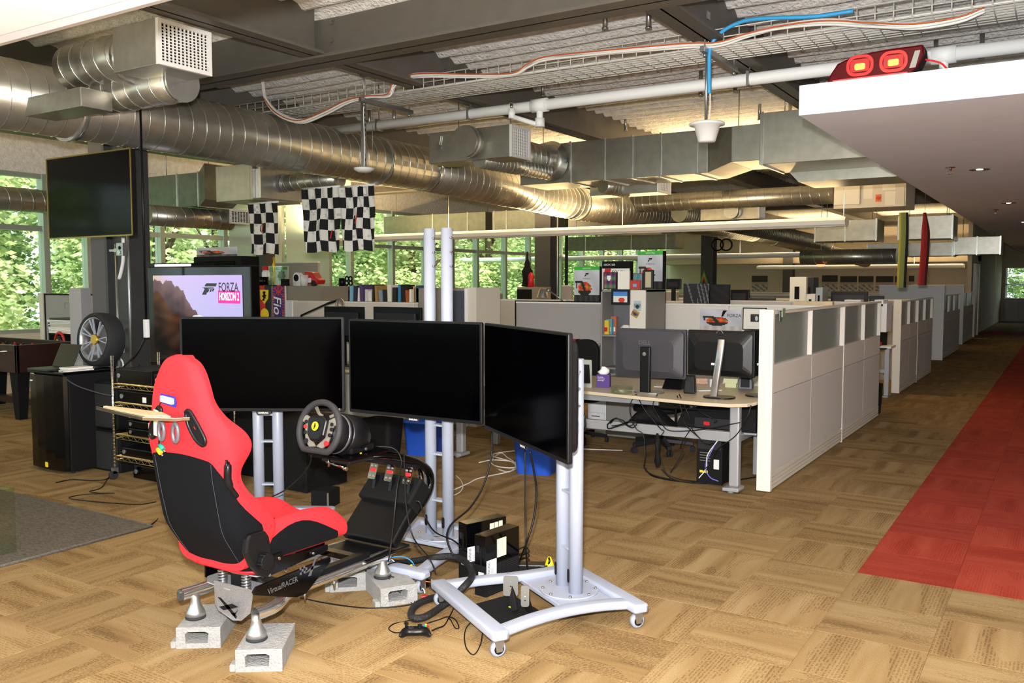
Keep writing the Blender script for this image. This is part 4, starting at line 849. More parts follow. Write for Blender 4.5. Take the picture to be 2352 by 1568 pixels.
# ---- pedal set on the front tray
t = thing('pedal_set', 'black three pedal set with metal treads on the rig front', 'pedals', (CX, 3.5, .24)); pu = Vector((0, .73, .68)).normalized(); pn = Vector((0, -.68, .73)).normalized(); p0 = Vector((-3.2, 3.585, .265)); w = .19
MB('black').hexa([p0 + Vector((x, 0, 0)) + pu * y + pn * z for z in (-.03, .03) for x, y in ((-w, 0), (w, 0), (w * .98, .24), (-w * .98, .24))]).build('foot_rest', t, bevel=.01)
MB('blackm').hexa([p0 + Vector((x, 0, 0)) + pu * y + pn * z for z, dy in ((-.04, 0), (.075, 0)) for x, y in ((-w * .95, .225), (w * 1.02, .225), (w * 1.0, .40), (-w * .92, .40))]).build('pedal_box', t, bevel=.012)
for i, x in enumerate((-.10, .02, .15)):
    base = p0 + Vector((x, 0, 0)) + pu * .29 + pn * .06; top = base + Vector((0, .01, .10)); pa = MB('black').bar(base, top + Vector((0, .01, -.02)), .02, .03, up=(0, 1, 0)).build('pedal_arm', t)
    f = Vector((0, -.62, .25)).normalized(); uu = Vector((0, .37, .93)).normalized(); fc = top + f * .018; tr_ = MB('chrome').prism(rounded(.056, .095, .01), fc, (1, 0, 0), uu, .006).build('tread', pa)
    MB('redp').prism(rounded(.04, .018, .004), fc + uu * .006, (1, 0, 0), uu, .0085 * 1).build('tread_mark', tr_)
    for a in (-.014, .014):
        for b in (-.028, .028): q = fc + Vector((a, 0, 0)) + uu * b; MB('brushed').cyl(q, q + f * -.0 + (Vector((1, 0, 0)).cross(uu)) * .011, .006, n=8).build('stud', tr_)

# ---- concrete blocks
def block(label, loc, rz, L=.29):
    t = thing('concrete_block', label, 'concrete block', loc, rz, 'concrete blocks under the rig'); w, h = .2, .1; m = MB('block')
    hw, hh = .055, .055; o = [(-w / 2, 0), (w / 2, 0), (w / 2, h), (-w / 2, h)]; i_ = [(-.058 + .0, .024), (.042, .024), (.046, .07), (.03, .078), (-.05, .078), (-.06, .066)]
    # front and back faces with the core hole, then walls
    import mathutils
    for y, fl in ((-L / 2, False), (L / 2, True)):
        k = m.add([(a, y, b) for a, b in o]); k2 = m.add([(a, y, b) for a, b in i_])
        q = [(k, k + 1, k2 + 1, k2), (k + 1, k + 2, k2 + 3, k2 + 2, k2 + 1), (k + 2, k + 3, k2 + 5, k2 + 4, k2 + 3), (k + 3, k, k2, k2 + 5)]
        for f in q: m.face(f[::-1] if fl else f)
    n = len(o)
    for idx, fl in ((o, False), (i_, True)):
        k = m.add([(a, y, b) for y in (-L / 2, L / 2) for a, b in idx]); n = len(idx)
        for i in range(n): j = (i + 1) % n; f = (k + i, k + n + i, k + n + j, k + j); m.face(f[::-1] if fl else f)
    m.box(-w / 2 - .028, -w / 2, -L / 2, -L / 2 + .06, 0, .032)
    m.build('block_body', t, local=True, bevel=.004, seg=1); return t
pts = {'a': ((-3.42, 2.63, 0), .12), 'b': ((-3.0, 2.60, 0), .05), 'c': ((-3.37, 3.60, 0), 1.4), 'd': ((-3.045, 3.56, 0), 1.15)}
block('concrete block under the left rear foot of the racing rig', (-3.41, 2.68, 0), .62); block('concrete block nearest the camera under the right rear foot', (-2.985, 2.66, 0), .62)
block('concrete block under the far front foot behind the chrome rail', (-3.36, 3.60, 0), .75, .30); block('concrete block under the near front foot beside the loose cables', (-3.035, 3.57, 0), 1.0, .33)

# ================================================================ SCREENS AND STANDS
def television(label, c, rz, w=1.1, h=.635, tilt=0, name='television'):
    t = thing(name, label, 'television', c, rz, 'triple driving screens'); m = MB('black')
    m.prism(rounded(w, h, .012), (0, .012, 0), (1, 0, 0), (0, 0, 1), .024); b = m.build('bezel', t, local=True, bevel=.004)
    MB('black').prism(rounded(w * .93, h * .88, .05), (0, .062, 0), (1, 0, 0), (0, 0, 1), .05).build('rear_housing', t, local=True, bevel=.012)
    MB('screen').prism(rounded(w - .03, h - .034, .004), (0, -.0125, .004), (1, 0, 0), (0, 0, 1), .001).build('screen', t, local=True)
    m = MB('darkgrey').prism([(-.05, 0), (.05, 0), (.04, -.02), (-.04, -.02)], (0, .004, -h / 2), (1, 0, 0), (0, 0, 1), .01); lg = m.build('logo_bar', t, local=True)
    MB('white').text('SAMSUNG', (0, -.0065, -h / 2 - .010), (1, 0, 0), (0, 0, 1), .014, 'CENTER', .02).build('lettering', lg, local=True)
    return t
television('middle black wide screen of the three driving screens', (-3.334, 4.157, 1.155), .02, 1.005, .592)
television('left black wide screen of the three behind the red seat', (-4.33, 3.873, 1.159), math.atan2(.58, .97), 1.05, .604)
television('right black wide screen of the three, angled toward the camera', (-2.30, 3.748, 1.159), math.atan2(-.69, .96), 1.08, .592)
def tv_stand(label, o, rz, top, wf=-.76, arms=True, mounts=()):
    t = thing('screen_stand', label, 'screen stand', o, rz, 'silver wheeled screen stands'); P = 'silver'
    for x in (-.066, .066):
        p = MB(P).cyl((x, 0, .10), (x, 0, top), .036, n=22).build('pole', t, local=True)
        MB('blackm').prism(rounded(.022, .07, .011), (x - .012, -.0362, .2), (1, 0, 0), (0, 0, 1), .001).build('cable_slot', p, local=True)
        for k in range(6): z = top - .06 - .085 * k; MB('zinc').cyl((x + .03, -.01, z), (x + .046, -.01, z), .007, n=8).build('bolt', p, local=True) if k < 3 else None
    for z in (.33, .62, .80): MB(P).bar((-.05, 0, z), (.05, 0, z), .05, .012).build('cross_bar', t, local=True)
    MB(P).cyl((0, 0, .104), (0, 0, .112), .15, n=36).build('round_flange', t, local=True)
    for k in range(8): a = .3 + k * math.pi / 4; MB('zinc').cyl((.135 * math.cos(a), .135 * math.sin(a), .112), (.135 * math.cos(a), .135 * math.sin(a), .12), .008, n=8).build('bolt', t, local=True)
    MB(P).box(-.26, .26, -.15, .13, .082, .104).build('base_plate', t, local=True, bevel=.004)
    for x in (-1, 1):
        rail = smooth_path([(x * .34, wf, .105), (x * .30, wf * .66, .116), (x * .27, wf * .33, .116), (x * .27, 0, .112), (x * .30, .18, .105)], 5)
        m = MB(P); rows_ = [[p + Vector((a, 0, b)) for a, b in rounded(.070, .042, .012, 3)] for p in rail]; m.loft(rows_, closed=True); m.cap(rows_[0], True); m.cap(rows_[-1]); m.build('curved_rail', t, local=True)
    for y in (wf, .18):
        m = MB(P); rows_ = [[Vector((x, y + a, .105 + b)) for a, b in rounded(.085 * s_, .046 * s_, .014 * s_, 4)] for x, s_ in ((-.40, .5), (-.39, .9), (-.375, 1), (.375, 1), (.39, .9), (.40, .5))]; m.loft(rows_, closed=True, flip=False); m.cap(rows_[0], True); m.cap(rows_[-1]); m.build('foot_bar', t, local=True)
        for x in (-.35, .35):
            c = MB('zinc').box(x - .02, x + .02, y - .024, y + .024, .074, .08).cyl((x, y, .078), (x, y, .088), .012, n=8); 
            for s_ in (-1, 1): c.prism([(-.014, .012), (.014, .012), (.024, .062), (-.024, .062)], (x + s_ * .018 - .0015, y, .014), (0, 1, 0), (0, 0, 1), .003)
            cs = c.build('caster', t, local=True); MB('grey_rub').lathe([(.014, -.014), (.030, -.015), (.037, -.009), (.037, .009), (.030, .015), (.014, .014)], (x, y, .037), (1, 0, 0), n=22, close=True).build('tyre', cs, local=True); MB('blackm').cyl((x - .0148, y, .037), (x + .0148, y, .037), .024, n=16).build('hub', cs, local=True)
    for z, x0 in mounts:
        m = MB(P); m.box(-.17 + x0, .17 + x0, -.075, -.045, z, z + .055).box(-.17 + x0, .17 + x0, -.11, -.075, z + .05, z + .055).box(-.17 + x0, .17 + x0, -.11, -.075, z, z + .005); mm_ = m.build('mount_plate', t, local=True, bevel=.002); MB('blackm').box(-.13 + x0, .13 + x0, -.0755, -.0745, z + .02, z + .035).build('mount_slot', mm_, local=True)
    return t
tv_stand('tall silver twin-pole screen stand rising behind the middle screen', (-3.265, 4.32, 0), 0, Fy(988, 525, 4.32).z, -.64, mounts=((1.2, 0), (1.0, 0)))
tv_stand('silver twin-pole screen stand at the right end with wheels in front', (-2.115, 3.895, 0), -.55, 1.30, -.57, mounts=((1.235, 0), (.95, 0)))
tv_stand('silver twin-pole screen stand behind the left screen', (-4.50, 4.06, 0), .53, 1.33, -.5, mounts=((1.2, 0), (1.0, 0)))
# ================================================================ SMALL THINGS ON THE FLOOR AROUND THE RIG
def console(label, a, b, note):
    """upright console: a is the front bottom corner, b the far bottom corner of the broad side"""
    a, b = Vector(a), Vector(b); d = (b - a); d.z = 0; d.normalize(); n = Vector((-d.y, d.x, 0)); L, T, Hc = .28, .08, .333; up = Vector((0, 0, 1)); t = thing('game_console', label, 'game console', a, group='upright game consoles')
    def bx(l0, l1, t0, t1, z0, z1, mb): return mb.hexa([a + d * l + n * q + up * z for z in (z0, z1) for l, q in ((l0, t0), (l1, t0), (l1, t1), (l0, t1))])
    m = bx(0, L, 0, T, .004, .171, MB('blackm')); m.build('vented_half', t, bevel=.002); bx(0, L, 0, T, .172, Hc, MB('blackg')).build('gloss_half', t, bevel=.002)
    m = MB('darkgrey'); z = .02
    for k in range(15): bx(.01, L - .01, -.0015, 0, .012 + k * .0105, .017 + k * .0105, m)
    m.build('side_ribs', t, kind='stuff')
    bx(-.002, 0, .03, .037, .05, .27, MB('blackm')).build('disc_slot', t); bx(-.002, 0, .045, .065, .24, .275, MB('darkgrey')).build('eject_panel', t)
    s = bx(.004, .085, -.0025, -.0018, .115, .20, MB('white')).build('sticker', t); m = MB('grey_txt')
    for k in range(9): bx(.012 + .0, .03, -.003, -.0026, .122 + k * .008, .126 + k * .008, m)
    for k in range(5): bx(.04, .06, -.003, -.0026, .125 + k * .006, .127 + k * .006, m)
    m.build('printed_lines', s)
    for (l0, l1, z0, z1) in note: bx(l0, l1, -.004, -.002, z0, z1, MB('note')).build('sticky_note', t, bevel=.0005)
    bx(-.003, -.002, .012, .05, .095, .135, MB('white')).build('front_sticker', t); return t
M['grey_txt'] = mat('grey_print', '#5c5c60', .7)
console('upright black game console in front, with a tall cream sticky note', Fz(1116, 1374), Fz(1183, 1346), [(.09, .165, .20, .30)])
console('upright black game console behind, with three small cream notes', Fz(1072, 1338), Fz(1150, 1318), [(.16, .19, .27, .31), (.195, .22, .275, .312), (.225, .25, .28, .315)])
# small loose pedal set under the right stand
A_, B_, C_ = Fz(1160, 1447), Fz(1248, 1420), Fz(1070, 1412); ux = (B_ - A_).normalized(); vx = Vector((-ux.y, ux.x, 0)); t = thing('loose_pedals', 'small black two pedal set under the silver stand with a lime sticker', 'pedals', A_)
def lp(a, b, z): return A_ + ux * a + vx * b + Vector((0, 0, z))
MB('blackm').hexa([lp(-.03, -.02, .003), lp(.26, -.02, .003), lp(.24, .26, .01), lp(-.02, .26, .01), lp(-.03, -.02, .02), lp(.26, -.02, .02), lp(.24, .26, .055), lp(-.02, .26, .055)]).build('base', t, bevel=.006)
s_ = Fz(1178, 1393, .055); MB(mat('lime_sticker', '#b4e61e', .5, emit=0)).hexa([s_ + ux * a + vx * b + Vector((0, 0, z)) for z in (.0, .002) for a, b in ((-.02, -.012), (.024, -.012), (.024, .012), (-.02, .012))]).build('lime_sticker', t)
for (px, py, w_, h_, dep) in ((1173, 1345, .075, .085, 0), (1206, 1368, .04, .09, 0)):
    c = Fz(px, py, .165); f = (EYE - c); f.z = .4; f.normalize(); f = (f + Vector((-.5, 0, 0)) * (1 if w_ < .04 else 0)).normalized(); u_ = Vector((0, 0, 1)).cross(f).normalized(); v_ = f.cross(u_)
    pa = MB('blackm').bar(c - f * .012, Fz(px + 10, 1402, .05), .034, .022, up=(0, 1, 0)).build('pedal_arm', t, bevel=.003)
    tr_ = MB(mat('dull_metal', '#6e6e6a', .4, .7)).prism(rounded(w_, h_ * 1.15, .012), c, u_, v_, .006).build('tread', pa)
    for q in (-.02, 0, .02): MB('chrome').cyl(c + v_ * q + f * .006, c + v_ * q + f * .009, .004, n=8).build('stud', tr_)
# game pad
gc = Fz(955, 1448, .035); t = thing('game_controller', 'black game controller lying on the carpet with coloured buttons', 'controller', Vector((gc.x, gc.y, 0)), group='game controllers'); a = math.radians(35); gx = Vector((math.cos(a), math.sin(a), 0)); gy = Vector((-gx.y, gx.x, 0))
def G(x, y, z): return gc + gx * x + gy * y + Vector((0, 0, z))
rows = []
for k in range(17):
    x = -.076 + .152 * k / 16; e = abs(x) / .076; yc = -.012 - .052 * max(0, (e - .45) / .55) ** 1.5; ly = .032 - .006 * e + .012 * max(0, (e - .4)); hz = .021 * math.sqrt(max(.03, 1 - (max(0, e - .72) / .28) ** 2)); ly *= math.sqrt(max(.05, 1 - (max(0, e - .75) / .25) ** 2))
    rows.append([G(x, yc + ly * math.cos(2 * math.pi * i / 14) + .012, hz * math.sin(2 * math.pi * i / 14)) for i in range(14)])
b = MB('black').loft(rows, closed=True).cap(rows[0], True).cap(rows[-1]).build('controller_body', t, sub=1)
for x, y in ((-.045, .012), (.02, -.012)): MB('blackm').cyl(G(x, y, .015), G(x, y, .03), .007, n=12).cyl(G(x, y, .03), G(x, y, .034), .011, n=14).build('thumb_stick', t)
MB('darkgrey').prism([(-.004, -.012), (.004, -.012), (.004, -.004), (.012, -.004), (.012, .004), (.004, .004), (.004, .012), (-.004, .012), (-.004, .004), (-.012, .004), (-.012, -.004), (-.004, -.004)], G(-.022, -.012, .018), gx, gy, .006).build('direction_pad', t)
for x, y, c in ((.047, .002, '#18a848'), (.057, .012, '#e01818'), (.037, .012, '#1868d8'), (.047, .022, '#e8c818')): MB(mat('btn' + c, c, .4)).cyl(G(x, y, .016), G(x, y, .0225), .0052, n=10).build('button', t)
gc2 = Fz(905, 1492 - 40, .03)
# braided sleeve
zs = [.05, .06, .09, .12, .15, .15, .15, .15, .15, .135, .06, .03, .024, .024, .024, .026, .03, .024, .024]
sl = [(895, 1290), (915, 1293), (945, 1289), (975, 1284), (1005, 1279), (1033, 1277), (1060, 1284), (1079, 1301), (1084, 1324), (1064, 1349), (1040, 1373), (1012, 1394), (981, 1414), (957, 1420), (944, 1413), (949, 1396), (966, 1383), (990, 1374), (1016, 1366)]
br = mat('braided_sleeve', '#17171a', .5, 0, .5, 140, .5, 160)
o = MB(br).tube(smooth_path([Fz(px, py, z) for (px, py), z in zip(sl, zs)], 8), .0185, 10).build('cable_sleeve'); tag(o, 'thick black braided cable sleeve looping over the silver stand foot', 'cable sleeve')
def fc(name, label, pts, r=.0035, m='blackcable', group=None, z=None): return cable(name, label, [Fz(p[0], p[1], (p[2] if len(p) > 2 else r)) for p in pts], r, m, group=group)
fc('controller_cable', 'thin cable from the game controller winding to its strain relief', [(992, 1448, .03), (1005, 1442, .01), (1020, 1436), (1030, 1420), (1040, 1400, .02), (1046, 1380, .09), (1050, 1372, .12)], .0035)
fc('controller_cable', 'cable loop lying left of the game controller', [(930, 1452, .02), (905, 1452), (893, 1443), (905, 1432), (930, 1427), (950, 1420, .06)], .003)
fc('controller_cable', 'cable loop lying right of the game controller', [(978, 1432), (1010, 1422), (1028, 1416), (1045, 1422), (1054, 1440), (1046, 1442), (1036, 1425), (1030, 1418)], .003)
fc('loop_cable', 'hanging cable loop draped over the front foot of the silver stand', [(1125, 1412, .118), (1105, 1416, .115), (1082, 1428, .04), (1068, 1450), (1070, 1485), (1088, 1503), (1104, 1478), (1110, 1440, .02), (1118, 1424, .1), (1128, 1418, .118)], .003)
fc('floor_cable', 'thin black cable crossing the carpet past the concrete blocks', [(690, 1372), (740, 1383), (800, 1392), (850, 1396), (910, 1393), (952, 1386), (960, 1380)], .0035)
fc('floor_cable', 'tangled thin cable coming down in front of the concrete block', [(885, 1290, .14), (890, 1320, .12), (905, 1345, .06), (930, 1370, .01), (952, 1388), (945, 1360, .02), (925, 1340, .08), (915, 1348, .06), (940, 1370)], .003)
for i, (c_, pts) in enumerate((('bluecable', [(880, 1300, .13), (895, 1282, .15), (925, 1278, .14), (948, 1292, .10), (955, 1320, .06), (968, 1355, .02)]), ('whitecable', [(884, 1306, .12), (900, 1285, .14), (930, 1320, .08), (970, 1350, .03), (976, 1362, .01)]), ('blackcable', [(905, 1325, .11), (880, 1318, .12), (885, 1300, .14), (915, 1290, .14), (950, 1300, .1), (985, 1340, .03), (1000, 1360)]), ('orangecable', [(890, 1322, .11), (920, 1335, .07), (960, 1334, .06), (990, 1336, .05)]))):
    fc('loose_wire', ['blue', 'white', 'black', 'thin brown'][i] + ' loose wire tangled over the front concrete block', pts, .0032, c_, 'loose wires at the rig front')
for px, py, z, mm, lab in ((944, 1296, .13, 'yellow', 'yellow'), (940, 1311, .11, 'teal', 'green'), (946, 1303, .12, 'redp', 'red'), (926, 1303, .12, 'blackm', 'black')):
    p = Fz(px, py, z); o = MB(MATS['teal'] if mm == 'teal' else mm).cyl(p, p + Vector((.012, -.006, -.03)), .007, n=10).use('chrome').cyl(p + Vector((.012, -.006, -.03)), p + Vector((.016, -.008, -.042)), .003, n=8).build('audio_plug'); tag(o, lab + ' audio plug hanging among the wires at the rig front', 'plug', 'plugs at the rig front')
p = Fz(976, 1372, .012); o = MB('redp').obox(p, (.035, .028, .022), .6).build('connector_block', bevel=.002); tag(o, 'red plastic connector lying on the carpet below the wires', 'connector')
p = Fz(965, 1234, .10); o = MB('black').obox(p, (.05, .022, .02), .1).use('chrome').obox(p + Vector((-.035, 0, .0)), (.03, .003, .007), .1).obox(p + Vector((-.035, .01, .0)), (.03, .003, .007), .1).build('power_plug', bevel=.001); tag(o, 'black mains plug lying on the middle stand base plate', 'plug')
fc('plug_lead', 'lead of the mains plug running over the middle stand base', [(978, 1235, .1), (1010, 1233, .11), (1045, 1245, .07), (1080, 1262)], .004)
# hanging leads of the screens
cable('screen_lead', 'lead hanging from the middle screen curving down to the consoles', [D(1130, 990, 5.25), D(1128, 1050, 5.2), D(1110, 1115, 5.15), D(1080, 1165, 5.05), D(1045, 1195, 4.95), D(1030, 1215, 4.9), D(1027, 1240, 4.85), D(1040, 1275, 4.8)], .006)
cable('screen_lead', 'straight lead hanging from the right screen to the floor', [D(1206, 1030, 4.75), D(1206, 1100, 4.75), D(1207, 1200, 4.75), D(1208, 1260, 4.75), Fz(1212, 1318, .02)], .005)
cable('screen_lead', 'curved second lead hanging from the right screen', [D(1217, 1035, 4.75), D(1226, 1080, 4.78), D(1232, 1130, 4.8), D(1226, 1190, 4.8), D(1208, 1250, 4.8), Fz(1188, 1300, .02)], .006)
cable('pedal_lead', 'thin lead hanging from the wheel arm down over the pedals', [D(865, 1025, 4.5), D(905, 1030, 4.5), D(922, 1060, 4.5), D(912, 1120, 4.4), D(905, 1190, 4.35), D(898, 1250, 4.25), D(892, 1290, 4.25)], .0035)
cable('pedal_lead', 'second thin lead hanging over the right pedal', [D(928, 1040, 4.6), D(930, 1100, 4.5), D(934, 1170, 4.4), D(950, 1235, 4.35), D(985, 1280, 4.5), D(1000, 1310, 4.45)], .0035)
cable('pedal_lead', 'grey sleeved lead curling out of the pedal box side', [D(955, 1150, 4.65), D(965, 1155, 4.65), D(978, 1190, 4.6), D(1000, 1222, 4.7), D(1040, 1240, 4.8), D(1065, 1260, 4.85)], .0045)
cable('wheel_lead', 'black lead drooping from the steering wheel down to the left', [D(715, 1045, 4.5), D(712, 1065, 4.55), D(690, 1095, 4.8), D(655, 1125, 5.2), D(615, 1145, 5.6)], .004)
# coiled leads behind the consoles, power brick, yellow bag
for i in range(3): fc('coiled_lead', 'coiled black lead on the carpet behind the consoles', [(1188, 1262 + 12 * i, .02), (1205, 1256 + 12 * i), (1216, 1266 + 10 * i), (1200, 1274 + 10 * i), (1186, 1278 + 8 * i), (1196, 1300 + 4 * i)], .004, group='coiled leads behind the consoles')
p = Fz(1222, 1318); t = MB('black').obox(p + Vector((0, 0, .035)), (.16, .075, .06), .5).build('power_brick', bevel=.006); tag(t, 'black power brick on the carpet behind the loose pedals', 'power supply')
p = Fz(1262, 1322); o = MB('yellow').loft([[p + Vector((.03 * math.cos(q) * s, .02 * math.sin(q) * s, z)) for q in [2 * math.pi * i / 9 for i in range(9)]] for z, s in ((.0, 1), (.04, 1.2), (.08, .8), (.11, .35))], closed=True).build('yellow_tag_bundle'); tag(o, 'bright yellow plastic tag beside the right stand pole', 'tag')
cable('brick_lead', 'short stiff lead arching from the power brick', [Fz(1240, 1325, .05), Fz(1256, 1300, .06), Fz(1262, 1290, .09), Fz(1261, 1280, .11)], .006)
cl = Fz(985, 1350); t = thing('desk_clamp', 'small chrome clamp standing near the stand foot', 'clamp', cl); MB('chrome').box(cl.x - .016, cl.x + .016, cl.y - .012, cl.y + .012, 0, .055).cyl(cl + Vector((0, 0, .055)), cl + Vector((0, 0, .085)), .016, n=14).build('clamp_body', t, bevel=.002); MB('zinc').cyl(cl + Vector((.028, -.01, .0)), cl + Vector((.028, -.01, .06)), .004, n=8).build('clamp_screw', t)
# white cable coil and leads on the carpet behind
fc('white_cable', 'white network cable snaking over the carpet toward the right desk', [(1030, 1130), (1075, 1110, .006), (1100, 1098), (1160, 1085), (1185, 1075), (1175, 1060), (1130, 1045), (1180, 1035), (1290, 1030), (1430, 1034)], .005, 'whitecable')
fc('white_cable', 'loose coil of white cable on the carpet near the blue bin', [(1100, 1062), (1130, 1056), (1165, 1058), (1190, 1064), (1178, 1074), (1140, 1070), (1128, 1058), (1150, 1040), (1165, 1050), (1185, 1066), (1170, 1083), (1145, 1078)], .005, 'whitecable')
fc('white_cable', 'white cable end curving behind the middle stand', [(1048, 1092), (1060, 1105), (1062, 1122), (1045, 1136), (1000, 1148)], .004, 'whitecable')
# black boxes behind the seat
def simple_box(name, label, cat, X0, X1, Y0, Y1, z0, z1, m, bevel=.006, **k): return tag(MB(m).box(X0, X1, Y0, Y1, z0, z1).build(name, bevel=bevel), label, cat, **k)
a, b = Fz(660, 1160), Fz(704, 1150)
t = thing('subwoofer', 'large black subwoofer cube behind the left screen stand', 'speaker', (-5.3, 5.05, 0)); MB('blackm').box(-5.62, -5.06, 4.95, 5.42, .01, .56).build('cabinet', t, bevel=.01); MB('rubber').box(-5.6, -5.54, 4.97, 5.03, 0, .01).box(-5.14, -5.08, 4.97, 5.03, 0, .01).box(-5.6, -5.54, 5.34, 5.4, 0, .01).box(-5.14, -5.08, 5.34, 5.4, 0, .01).build('feet', t, kind='stuff')
t = thing('subwoofer', 'tall black speaker cabinet standing farther left under the left screen', 'speaker', (-6.1, 5.3, 0)); MB('blackm').box(-6.2, -5.72, 5.15, 5.55, .0, .95).build('cabinet', t, bevel=.01)
p = Fz(735, 1166); t = thing('small_speaker', 'small black box with silver face on the carpet behind the seat cushion', 'speaker', p); MB('blackm').obox(p + Vector((0, .06, .07)), (.15, .18, .13), .3).build('case', t, bevel=.006); c = p + Vector((.07, .06, .07)); MB('brushed').obox(c, (.012, .16, .11), .3).build('face_plate', t, bevel=.002)
# ---- blue bins
def bin_(label, p, r=.17, h=.34):
    t = thing('recycling_bin', label, 'bin', p, .2, 'blue recycling bins'); rows = []
    for s_, z in ((.82, 0), (.84, .01), (1.0, h), (1.06, h), (1.06, h - .02)): rows.append([Vector((a * s_, b * s_, z)) for a, b in rounded(r * 2.2, r * 1.5, .05, 4)])
    MB('blue').loft(rows, closed=True).cap(rows[0], True).build('bin_body', t, local=True); return t
bin_('blue recycling bin behind the middle silver poles', (-5.28, 6.75, 0)); bin_('blue recycling bin below the right screen', (-3.93, 6.62, 0))
t = thing('waste_bin', 'dark waste bin under the middle screen beside the blue bin', 'bin', Fz(880, 1050)); p = Fz(880, 1045); rows = [[p + Vector((a * s_, b * s_, z)) for a, b in rounded(.36, .26, .05, 4)] for s_, z in ((.8, 0), (1, .36), (.97, .36), (.8, .02))]; MB('blackm').loft(rows, closed=True).cap(rows[0], True).build('bin_body', t)
# ---- rug and clear table
weave = mat('rug_weave', '#6d6358', .95, 0, .5, 28, .8, 60, stretch=(1, 7, 1))
rg = thing('woven_rug', 'grey brown woven rug with bound edge on the carpet', 'rug', (-7, 2.4, 0)); MB(weave).box(-9.2, -5.27, 1.0, 3.70, .001, .012).build('rug_field', rg); m = MB(mat('rug_binding', '#6a655f', .9, 0, .4, 90)); m.tube([(-9.2, 3.70, .009), (-5.27, 3.70, .009), (-5.27, 1.0, .009)], .011, 6); m.build('rug_binding', rg)
MB('blackm').tube([(-5.29, 3.71, .012), (-5.26, 3.73, .04), (-5.25, 3.74, .06)], [.006, .004, .002], 5).build('loose_thread', rg)
acr = glass_mat('clear_acrylic', '#f4faf2', .10, .03); t = thing('acrylic_table', 'clear acrylic side table standing on the rug at the frame edge', 'table', (-7.3, 3.2, .012)); q = Fz(33, 1118, .42); m = MB(acr); m.box(q.x - .5, q.x, q.y - .45, q.y, .40, .42).box(q.x - .018, q.x, q.y - .45, q.y, .013, .40).box(q.x - .5, q.x - .482, q.y - .45, q.y, .013, .40); m.build('acrylic_shell', t, bevel=.002)
MB(mat('green_magazine', '#7d9a4a', .5)).box(q.x - .42, q.x - .06, q.y - .4, q.y - .06, .42, .43).build('magazine'); tag(bpy.data.objects['magazine'], 'green magazine lying on the clear acrylic table', 'magazine')
# ================================================================ LEFT SIDE: RACK, FRIDGE, COLUMN, SCREENS
# ---- wire rack
RX0, RX1, RY0, RY1 = -6.84, -5.85, 4.47, 4.92
t = thing('wire_rack', 'chrome wire shelving rack on casters full of electronics', 'rack', ((RX0 + RX1) / 2, RY0, 0))
sh = [.10 + .0, .22, .40, .665, .83]
for x in (RX0, RX1):
    for y in (RY0, RY1):
        m = MB('chrome').cyl((x, y, .1), (x, y, 1.06), .0125, n=10); 
        for k in range(30): m.cyl((x, y, .12 + k * .031), (x, y, .124 + k * .031), .0138, n=8)
        m.build('post', t); c = MB('zinc').box(x - .014, x + .014, y - .03, y + .02, .05, .1).build('caster', t); MB('rubber').cyl((x - .014, y - .02, .0375), (x + .014, y - .02, .0375), .0375, n=20).build('wheel', c)
gold = mat('brass_wire', '#b6a06a', .3, .85)
for z in (.20, .385, .66, .82):
    m = MB(gold)
    for y in (RY0, RY1):
        m.cyl((RX0, y, z), (RX1, y, z), .004, n=5).cyl((RX0, y, z - .032), (RX1, y, z - .032), .004, n=5); n = 22
        m.tube([(RX0 + (RX1 - RX0) * i / n, y, z - (.032 if i % 2 else 0)) for i in range(n + 1)], .003, 4)
    for x in (RX0, RX1): m.cyl((x, RY0, z), (x, RY1, z), .004, n=5).cyl((x, RY0, z - .032), (x, RY1, z - .032), .004, n=5)
    for i in range(1, 30): x = RX0 + (RX1 - RX0) * i / 30; m.cyl((x, RY0, z + .003), (x, RY1, z + .003), .0025, n=4)
    m.build('wire_shelf', t)
def elec(label, x0, x1, z0, z1, y0=RY0 + .02, y1=RY1 - .02, name='media_player', cat='electronics', lab=None):
    q = thing(name, label, cat, ((x0 + x1) / 2, y0, z0), group='electronics on the wire rack'); MB('black').box(x0, x1, y0, y1, z0 + .006, z1).build('case', q, bevel=.004); h = z1 - z0
    MB('blackg').box(x0 + .01, x1 - .01, y0 - .004, y0, z0 + .01, z1 - .006).build('front_panel', q); MB('zinc').cyl((x0 + .05, y0 - .012, z0 + h * .55), (x0 + .05, y0 - .004, z0 + h * .55), min(.02, h * .25), n=14).build('knob', q)
    MB('rubber').box(x0 + .01, x0 + .04, y0 + .01, y0 + .04, z0 + .0035, z0 + .006).box(x1 - .04, x1 - .01, y0 + .01, y0 + .04, z0 + .0035, z0 + .006).build('feet', q, kind='stuff')
    if lab: MB('white').box(lab, lab + .05, y0 - .006, y0 - .004, z0 + .02, z0 + .065).build('white_label', q)
elec('black amplifier on the top shelf of the wire rack', RX0 + .02, RX0 + .50, .824, .95, name='amplifier'); elec('black receiver on the top shelf right of the amplifier', RX0 + .53, RX1 - .03, .824, .93, name='receiver')
elec('black box with white label on the second shelf of the rack', RX0 + .05, RX0 + .52, .664, .765, lab=RX0 + .38)
for i, (z, lab) in enumerate(((.389, 'lowest'), (.456, 'second'), (.523, 'top'))): elec(lab + ' of three stacked black players on the third rack shelf', RX0 + .16, RX0 + .60, z, z + .064, lab=RX0 + .45)
elec('flat black box on the lowest rack shelf', RX0 + .06, RX0 + .6, .204, .28); elec('black power conditioner on the floor under the wire rack', RX0 + .1, RX0 + .62, 0.0, .12, RY0 + .1, RY1)
